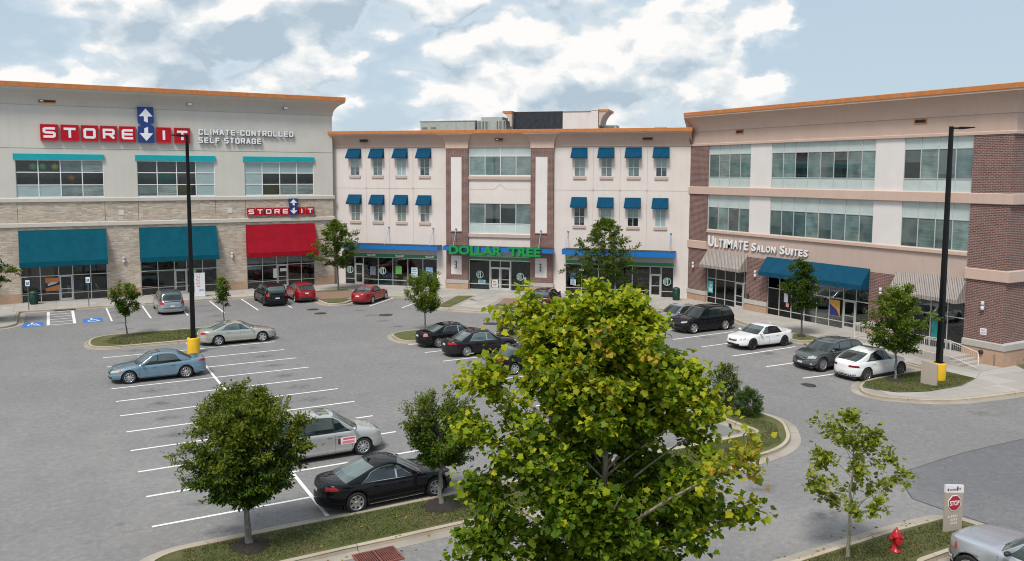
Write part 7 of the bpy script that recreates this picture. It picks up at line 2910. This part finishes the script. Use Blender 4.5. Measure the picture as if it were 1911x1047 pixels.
# =========================================================== STREET FURNITURE
POLE = m_plain((0.006, 0.006, 0.007), 0.5, 0, 0.15, 0.25)
YEL = m_plain((0.72, 0.42, 0.012), 0.5, 0, 0.06)
for x, y, h, az, lab in ((7.40, 53.58, 13.35, math.atan2(-.6, -.8), 'tall black lamp post on a yellow concrete base, left car park'),
                         (42.95, 28.2, 14.0, math.atan2(-.7, .7), 'tall black lamp post on a yellow concrete base, right grass island')):
    zg = gz(x, y) + (0.13 if x > 40 else 0)
    t = tag(empty('lamp_post', (x, y, zg)), lab, 'lamp post', 'tall black lamp posts')
    m_ = MB()
    m_.lathe([(0.36, -0.1), (0.37, 0.90), (0.35, 0.955), (0.30, 0.97), (0.0, 0.972)], 28)
    m_.build('concrete_base', YEL, t)
    m_ = MB()
    m_.box(-0.20, 0.20, -0.20, 0.20, 0.973, 1.01)
    m_.ring([[(a * r_, b * r_, z_) for a, b in ((-1, -1), (1, -1), (1, 1), (-1, 1))] for r_, z_ in ((0.135, 1.011), (0.125, 3.0), (0.085, h))], True, False)
    m_.build('pole', POLE, t)
    hd = MB(Matrix.Rotation(az, 4, 'Z'))
    hd.box(0.05, 0.42, -0.04, 0.04, h - 0.14, h - 0.05)
    hd.ring([[(0.40, -0.13, h - 0.16), (0.40, 0.13, h - 0.16), (0.40, 0.13, h - 0.02), (0.40, -0.13, h - 0.02)],
             [(0.62, -0.2, h - 0.15), (0.62, 0.2, h - 0.15), (0.62, 0.2, h - 0.03), (0.62, -0.2, h - 0.03)],
             [(1.12, -0.2, h - 0.09), (1.12, 0.2, h - 0.09), (1.12, 0.2, h - 0.05), (1.12, -0.2, h - 0.05)]], True, False)
    hd.build('lamp_head', POLE, t)

# trash bins
BIN = m_plain((0.008, 0.055, 0.035), 0.5, 0, 0.1)
for x, y, lab in ((-1.45, 78.9, 'dark green litter bin beside the far left storefront'), (31.55, 71.75, 'dark green litter bin beside the left brick pier of the entrance'),
                  (47.55, 55.9, 'dark green litter bin in the corner next to the right brick building')):
    t = tag(empty('litter_bin', (x, y, 0.13)), lab, 'litter bin', 'green litter bins')
    m_ = MB()
    m_.lathe([(0.0, 0.0), (0.26, 0.0), (0.28, 0.05), (0.30, 0.85), (0.27, 0.87), (0.0, 0.87)], 20)
    for k in range(20):
        a = 2 * PI * k / 20
        m_.tube([(0.295 * math.cos(a), 0.295 * math.sin(a), 0.05), (0.315 * math.cos(a), 0.315 * math.sin(a), 0.83)], 0.014, 4)
    m_.build('bin_body', BIN, t)
    m_ = MB()
    m_.lathe([(0.32, 0.872), (0.33, 0.90), (0.32, 0.98), (0.24, 1.09), (0.12, 1.14), (0.0, 1.15)], 20)
    m_.build('bin_lid', BIN, t)

# accessible parking signs
for x, y, lab in ((-1.75, 75.55, 'accessible parking sign on a post in front of the green bin'), (2.5, 75.6, 'accessible parking sign on a post right of the orange poster')):
    t = tag(empty('parking_sign', (x, y, 0.13)), lab, 'sign', 'accessible parking signs')
    m_ = MB()
    m_.box(-0.03, 0.03, -0.02, 0.02, -0.05, 2.15)
    m_.build('post', m_plain((0.13, 0.15, 0.14), 0.5, 0.3), t)
    m_ = MB()
    m_.box(-0.16, 0.16, -0.035, -0.022, 1.95, 2.42)
    pl = m_.build('sign_plate', WHITE, t)
    m_ = MB()
    m_.box(-0.10, 0.10, -0.040, -0.0355, 2.05, 2.27)
    bl = m_.build('blue_panel', m_plain((0.01, 0.22, 0.42)), pl)
    t.rotation_euler = (0, 0, -0.35)
    m_ = MB()
    m_.lathe([(0.0, 0), (0.04, 0.0), (0.04, 0.004), (0, 0.004)], 10, (0.0, -0.036, 2.13), 'y')
    m_.box(-0.02, 0.01, -0.044, -0.0405, 2.15, 2.24)
    m_.build('print', WHITE, pl)

# white banner by the middle storefront
t = tag(empty('banner_stand', (11.3, 76.85, 0.13), -0.1), 'white upright banner with pink lettering in front of the middle storefront', 'banner')
m_ = MB()
m_.box(-0.42, 0.42, -0.012, 0.012, 0.06, 2.15)
m_.build('banner_sheet', m_plain((0.68, 0.69, 0.70), 0.6, 0, 0.05), t)
m_ = MB()
for x in (-0.43, 0.43):
    m_.tube([(x, 0, 0), (x, 0, 2.2)], 0.015, 6)
m_.box(-0.5, 0.5, -0.2, 0.2, 0.0, 0.04)
m_.build('banner_frame', ALU, t)
m_ = MB()
rr = random.Random(3)
for i in range(9):
    z = 1.95 - i * 0.13
    m_.box(-0.30 + 0.05 * (i % 3), -0.30 + 0.05 * (i % 3) + 0.12, -0.016, -0.0125, z, z + 0.07)
    m_.box(-0.08 + 0.03 * (i % 2), 0.02, -0.016, -0.0125, z, z + 0.06)
m_.build('print', m_plain((0.62, 0.16, 0.24)), t)
m_ = MB()
for a in range(3):
    m_.lathe([(0.07, 0), (0.095, 0.0), (0.095, 0.003), (0.07, 0.003)], 12, (0.0 + a * 0.13, -0.013, 0.62), 'y')
m_.build('print', m_plain((0.02, 0.16, 0.45)), t)

# low brick planter wall at the left edge
t = tag(empty('brick_planter', (-4.6, 72.0, 0.13)), 'low red-brown brick planter at the left edge of the pavement', 'planter')
m_ = MB()
m_.box(-1.0, 1.0, -0.9, 0.9, 0, 0.62)
m_.build('brick_wall', m_brick((0.22, 0.12, 0.10), (0.17, 0.09, 0.08), (0.30, 0.26, 0.24)), t)
m_ = MB()
m_.box(-1.05, 1.05, -0.95, 0.95, 0.622, 0.72)
m_.build('coping', m_concrete((0.30, 0.24, 0.22)), t)

# back of a low monument sign beside the right lamp post
t = tag(empty('monument_sign', (41.45, 27.75, gz(41.45, 27.75) + 0.13), math.radians(-78)), 'blank beige back of a low slab sign beside the right lamp post', 'sign')
m_ = MB()
m_.ring([[(-0.42, -0.06, 0), (0.42, -0.06, 0), (0.42, 0.06, 0), (-0.42, 0.06, 0)], [(-0.42, -0.06, 1.30), (0.42, -0.06, 1.18), (0.42, 0.06, 1.18), (-0.42, 0.06, 1.30)]], True, False)
m_.build('sign_slab', m_stucco((0.40, 0.35, 0.30)), t)

# stop sign panel in the lower right
t = tag(empty('stop_sign_panel', (24.02, 15.1, 0.02), math.radians(-12)), 'beige upright panel with a red octagonal stop sign behind the pickup bonnet', 'sign')
BEIGE = m_stucco((0.42, 0.36, 0.30))
m_ = MB()
m_.ring([[(-0.34, -0.07, 0), (0.34, -0.07, 0), (0.34, -0.01, 0), (-0.34, -0.01, 0)], [(-0.34, -0.07, 1.38), (0.34, -0.07, 1.30), (0.34, -0.01, 1.30), (-0.34, -0.01, 1.38)]], True, False)
m_.build('panel', BEIGE, t)
m_ = MB()
m_.ring([[(-0.345, -0.075, 1.381), (0.345, -0.075, 1.301), (0.345, -0.005, 1.301), (-0.345, -0.005, 1.381)], [(-0.345, -0.075, 1.62), (0.345, -0.075, 1.54), (0.345, -0.005, 1.54), (-0.345, -0.005, 1.62)]], True, False)
hdp = m_.build('header', WHITE, t)
for s_, x0, x1, mt in (('STORE', -0.20, 0.06, m_plain((0.45, 0.03, 0.05))), ('IT', 0.14, 0.24, m_plain((0.45, 0.03, 0.05)))):
    flat_text(s_, 'print', mt, hdp, x0, x1, 1.415, 1.475, -0.078, 0.004, 0.03)
m_ = MB()
m_.box(0.075, 0.125, -0.080, -0.0752, 1.40, 1.53)
m_.box(-0.29, -0.23, -0.080, -0.0752, 1.43, 1.50)
m_.build('print', m_plain((0.02, 0.05, 0.25)), hdp)
m_ = MB()
oc = [(0.26 * math.cos(PI / 8 + i * PI / 4), 0.26 * math.sin(PI / 8 + i * PI / 4)) for i in range(8)]
m_.add([(a, -0.085, 1.02 + b) for a, b in oc] + [(a, -0.071, 1.02 + b) for a, b in oc], [tuple(range(8))] + [(i, 8 + i, 8 + (i + 1) % 8, (i + 1) % 8) for i in range(8)])
sb = m_.build('stop_plate', WHITE, t)
m_ = MB()
m_.add([(a * 0.92, -0.088, 1.02 + b * 0.92) for a, b in oc], [tuple(range(8))])
m_.build('red_octagon', m_plain((0.42, 0.012, 0.03), 0.4), sb)
flat_text('STOP', 'print', WHITE, sb, -0.185, 0.185, 0.94, 1.10, -0.091, 0.003, 0.03)
for i, s_ in enumerate(('3331', '3333', '3335')):
    flat_text(s_, 'print', WHITE, t, -0.12, 0.14, 0.56 - i * 0.11, 0.63 - i * 0.11, -0.074, 0.003, 0.02)
m_ = MB()
m_.box(-0.22, -0.17, -0.077, -0.0735, 0.57, 0.62)
m_.build('print', WHITE, t)

# fire hydrant
t = tag(empty('fire_hydrant', (21.25, 15.0, 0.12), math.radians(-30)), 'red fire hydrant on the grass near the pickup truck', 'fire hydrant')
HR = m_gloss((0.42, 0.012, 0.018), 0.35)
m_ = MB()
m_.lathe([(0.0, 0.0), (0.16, 0.0), (0.16, 0.04), (0.105, 0.05), (0.10, 0.40), (0.13, 0.41), (0.145, 0.45), (0.145, 0.50), (0.125, 0.52), (0.115, 0.56), (0.085, 0.63), (0.04, 0.67), (0.03, 0.68), (0.03, 0.72), (0.0, 0.725)], 20)
m_.build('barrel', HR, t)
for dx, dy, r_, l_, z_ in ((1, 0, .055, .20, .40), (-1, 0, .055, .20, .40), (0, -1, .075, .22, .36)):
    m_ = MB()
    m_.tube([(dx * 0.08, dy * 0.08, z_), (dx * l_, dy * l_, z_)], r_, 10)
    m_.tube([(dx * (l_ - 0.05), dy * (l_ - 0.05), z_), (dx * (l_ - 0.01), dy * (l_ - 0.01), z_)], r_ * 1.25, 10)
    m_.build('nozzle', HR, t)

# raised walk, steps and railing by the right building
rw = MB()
rw.prism([(46.95, 30.2), (49.15, 30.2), (49.15, 37.1), (46.95, 37.1)], -0.6, 0.135)
tag(rw.build('raised_walk', m_concrete((0.40, 0.37, 0.34))), kind='structure')
stp = tag(empty('concrete_steps', (48.0, 29.5, -0.4)), 'concrete steps down from the railed walk to the lower pavement', 'steps')
for k in range(3):
    m_ = MB()
    m_.box(-1.05 + 0.003 * k, 1.10 - 0.003 * k, 0.70 - 0.35 * (k + 1) + 0.0, 0.70, -0.1 + 0.0, 0.53 - 0.135 * (k + 1))
    m_.build('step', m_concrete((0.43, 0.40, 0.37)), stp)
rl = tag(empty('metal_railing', (47.0, 28.4, 0)), 'white metal railing with thin bars along the raised walk', 'railing')
RW = m_plain((0.66, 0.62, 0.58), 0.45, 0, 0.04)
RY0, RY1 = 0.6, 8.6


def rail_z(yy):
    return 0.135 if yy > 1.8 else 0.135 - 0.40 * (1.8 - yy) / 1.8


m_ = MB()
ys = [0.1, 0.9, 1.8, 4.0, 6.5, 8.6]
m_.tube([(-0.25, -0.1, rail_z(0) + 0.35), (-0.22, -0.1, rail_z(0) + 0.75)] + [(0, yy, rail_z(yy) + 1.05) for yy in ys], 0.024, 7)
m_.build('top_rail', RW, rl)
m_ = MB()
m_.tube([(0.09, yy, rail_z(yy) + 0.88) for yy in ys], 0.020, 7)
m_.build('handrail', RW, rl)
m_ = MB()
m_.tube([(0, yy, rail_z(yy) + 0.12) for yy in ys], 0.020, 6)
m_.build('bottom_rail', RW, rl)
m_ = MB()
m_.tube([(0, 0, 0), (0, 0, 1.05)], 0.026, 7)
pst = m_.build('railing_post', RW, rl)
pst.location = (0, 0.1, rail_z(0.1) - 0.02)
for yy in (1.8, 3.5, 5.2, 6.9, 8.6):
    instance(pst, 'railing_post', rl, (0, yy, rail_z(yy)))
m_ = MB()
m_.tube([(0, 0, 0.12), (0, 0, 1.05)], 0.009, 4)
bl0 = m_.build('baluster', RW, rl)
bl0.location = (0, 0.25, rail_z(0.25))
yy = 0.37
while yy < 8.55:
    instance(bl0, 'baluster', rl, (0, yy, rail_z(yy)))
    yy += 0.125
m_ = MB()       # return of the rail to the wall at the far end
m_.tube([(0, 8.6, 1.185), (1.2, 8.6, 1.185)], 0.024, 7)
m_.tube([(0, 8.6, 0.255), (1.2, 8.6, 0.255)], 0.02, 6)
for k in range(9):
    m_.tube([(0.12 + k * 0.125, 8.6, 0.255), (0.12 + k * 0.125, 8.6, 1.185)], 0.009, 4)
m_.build('end_panel', RW, rl)

# =========================================================== ROOFTOP
U45 = -PI / 4


def roofbox(x0, x1, c, z0, z1, depth, name, label, cat, mat):
    """box on the roof of the middle building; x measured along its facade, c = X+Y of its front"""
    off_ = (c - 105.3) / math.sqrt(2)
    t = tag(empty(name, (24.4 - 8.84 / math.sqrt(2), 80.9 + 8.84 / math.sqrt(2), 0), U45), label, cat)
    m_ = MB()
    m_.box(x0, x1, off_, off_ + depth, z0, z1)
    return t, off_, m_.build('casing', mat, t)


UNIT = m_plain((0.36, 0.38, 0.35), 0.55, 0.1, 0.08)
UNIT_D = m_plain((0.14, 0.15, 0.14), 0.6)
KR = 1.0 / 0.99
t, of, _ = roofbox(14.8, 20.95, 118, 13.8, 16.55, 2.4, 'rooftop_unit', 'long grey-green metal rooftop unit, left one behind the orange coping', 'rooftop unit', UNIT)
for k in range(6):
    x = 14.8 + k * 1.02
    m_ = MB()
    m_.box(x + 0.04, x + 0.98, of - 0.03, of - 0.001, 14.2, 16.45)
    m_.build('panel', UNIT, t)
    if k in (0, 1):
        m_ = MB()
        m_.box(x + 0.2, x + 0.8, of - 0.05, of - 0.031, 15.75, 15.95)
        m_.build('louvre', UNIT_D, t)
m_ = MB()
m_.box(14.7, 21.0, of - 0.06, of + 2.45, 16.55, 16.62)
m_.build('lid', UNIT, t)
t, of, _ = roofbox(21.2, 24.3, 118, 13.8, 16.58, 2.4, 'rooftop_unit', 'ribbed grey rooftop unit right of the long one', 'rooftop unit', UNIT)
for k in range(16):
    x = 21.25 + k * 0.19
    if 6 < k < 11:
        continue
    m_ = MB()
    m_.box(x, x + 0.09, of - 0.10, of - 0.001, 13.9, 16.5)
    m_.build('rib', UNIT_D if k % 2 else UNIT, t)
m_ = MB()
m_.box(21.6, 23.9, of + 0.1, of + 2.2, 16.581, 16.93)
m_.build('fan_housing', UNIT, t)
t, of, _ = roofbox(32.9, 35.8, 118, 13.8, 15.95, 2.0, 'rooftop_unit', 'low grey rooftop unit right of the beige parapet', 'rooftop unit', UNIT)
m_ = MB()
m_.box(34.2, 35.6, of - 0.04, of - 0.001, 15.0, 15.85)
m_.build('louvre', UNIT_D, t)
t, of, _ = roofbox(39.6, 40.7, 118, 13.8, 15.72, 1.0, 'roof_hatch', 'tiny grey roof hatch near the right building', 'roof hatch', UNIT)
# parapet return: dark membrane, beige return and flared cornice
t = tag(empty('roof_parapet', (24.4 - 8.84 / math.sqrt(2), 80.9 + 8.84 / math.sqrt(2), 0), U45), 'raised roof parapet with black membrane back and beige end behind the coping', 'parapet')
of = (118 - 105.3) / math.sqrt(2)
MEMB = m_plain((0.020, 0.024, 0.032), 0.35, 0, 0.5)
m_ = MB()
m_.box(25.0, 30.32, of, of + 0.3, 13.8, 17.38)
m_.build('membrane_wall', MEMB, t)
for k in range(5):
    m_ = MB()
    m_.box(25.9 + k * 1.0, 25.93 + k * 1.0, of - 0.015, of - 0.001, 13.8, 17.35)
    m_.build('membrane_seam', m_plain((0.035, 0.04, 0.05), 0.3), t)
m_ = MB()
m_.box(30.33, 33.4, of - 0.02, of + 0.3, 13.8, 17.30)
m_.build('stucco_return', STUCCO_PINK, t)
m_ = MB()
m_.box(30.33, 33.3, of - 0.06, of + 0.34, 17.301, 17.39)
m_.box(25.0, 30.32, of - 0.04, of + 0.34, 17.381, 17.42)
m_.build('parapet_coping', m_plain((0.40, 0.15, 0.05)), t)
for x, sg in ((24.98, -1), (34.3, 1)):
    m_ = MB()
    c_ = cove(0.72, 15.9, 17.25, 8)
    ring_f = [(x + sg * o_, of - 0.7, z) for o_, z in c_] + [(x - sg * 0.15, of - 0.7, 17.25), (x - sg * 0.15, of - 0.7, 15.9)]
    ring_b = [(a, of + 2.5, c) for a, b, c in ring_f]
    m_.ring([ring_f, ring_b], True, False)
    m_.build('flared_end', STUCCO_TAN, t)
    m_ = MB()
    x0, x1 = sorted((x - sg * 0.15, x + sg * 0.82))
    m_.box(x0, x1, of - 0.75, of + 2.5, 17.251, 17.48)
    m_.build('end_coping', ORANGE, t)
m_ = MB()
m_.box(33.4, 34.1, of - 0.8, of + 2.4, 13.8, 17.40)
m_.box(33.35, 34.14, of - 0.84, of + 2.4, 17.401, 17.55)
m_.build('end_wall', STUCCO_PINK, t)
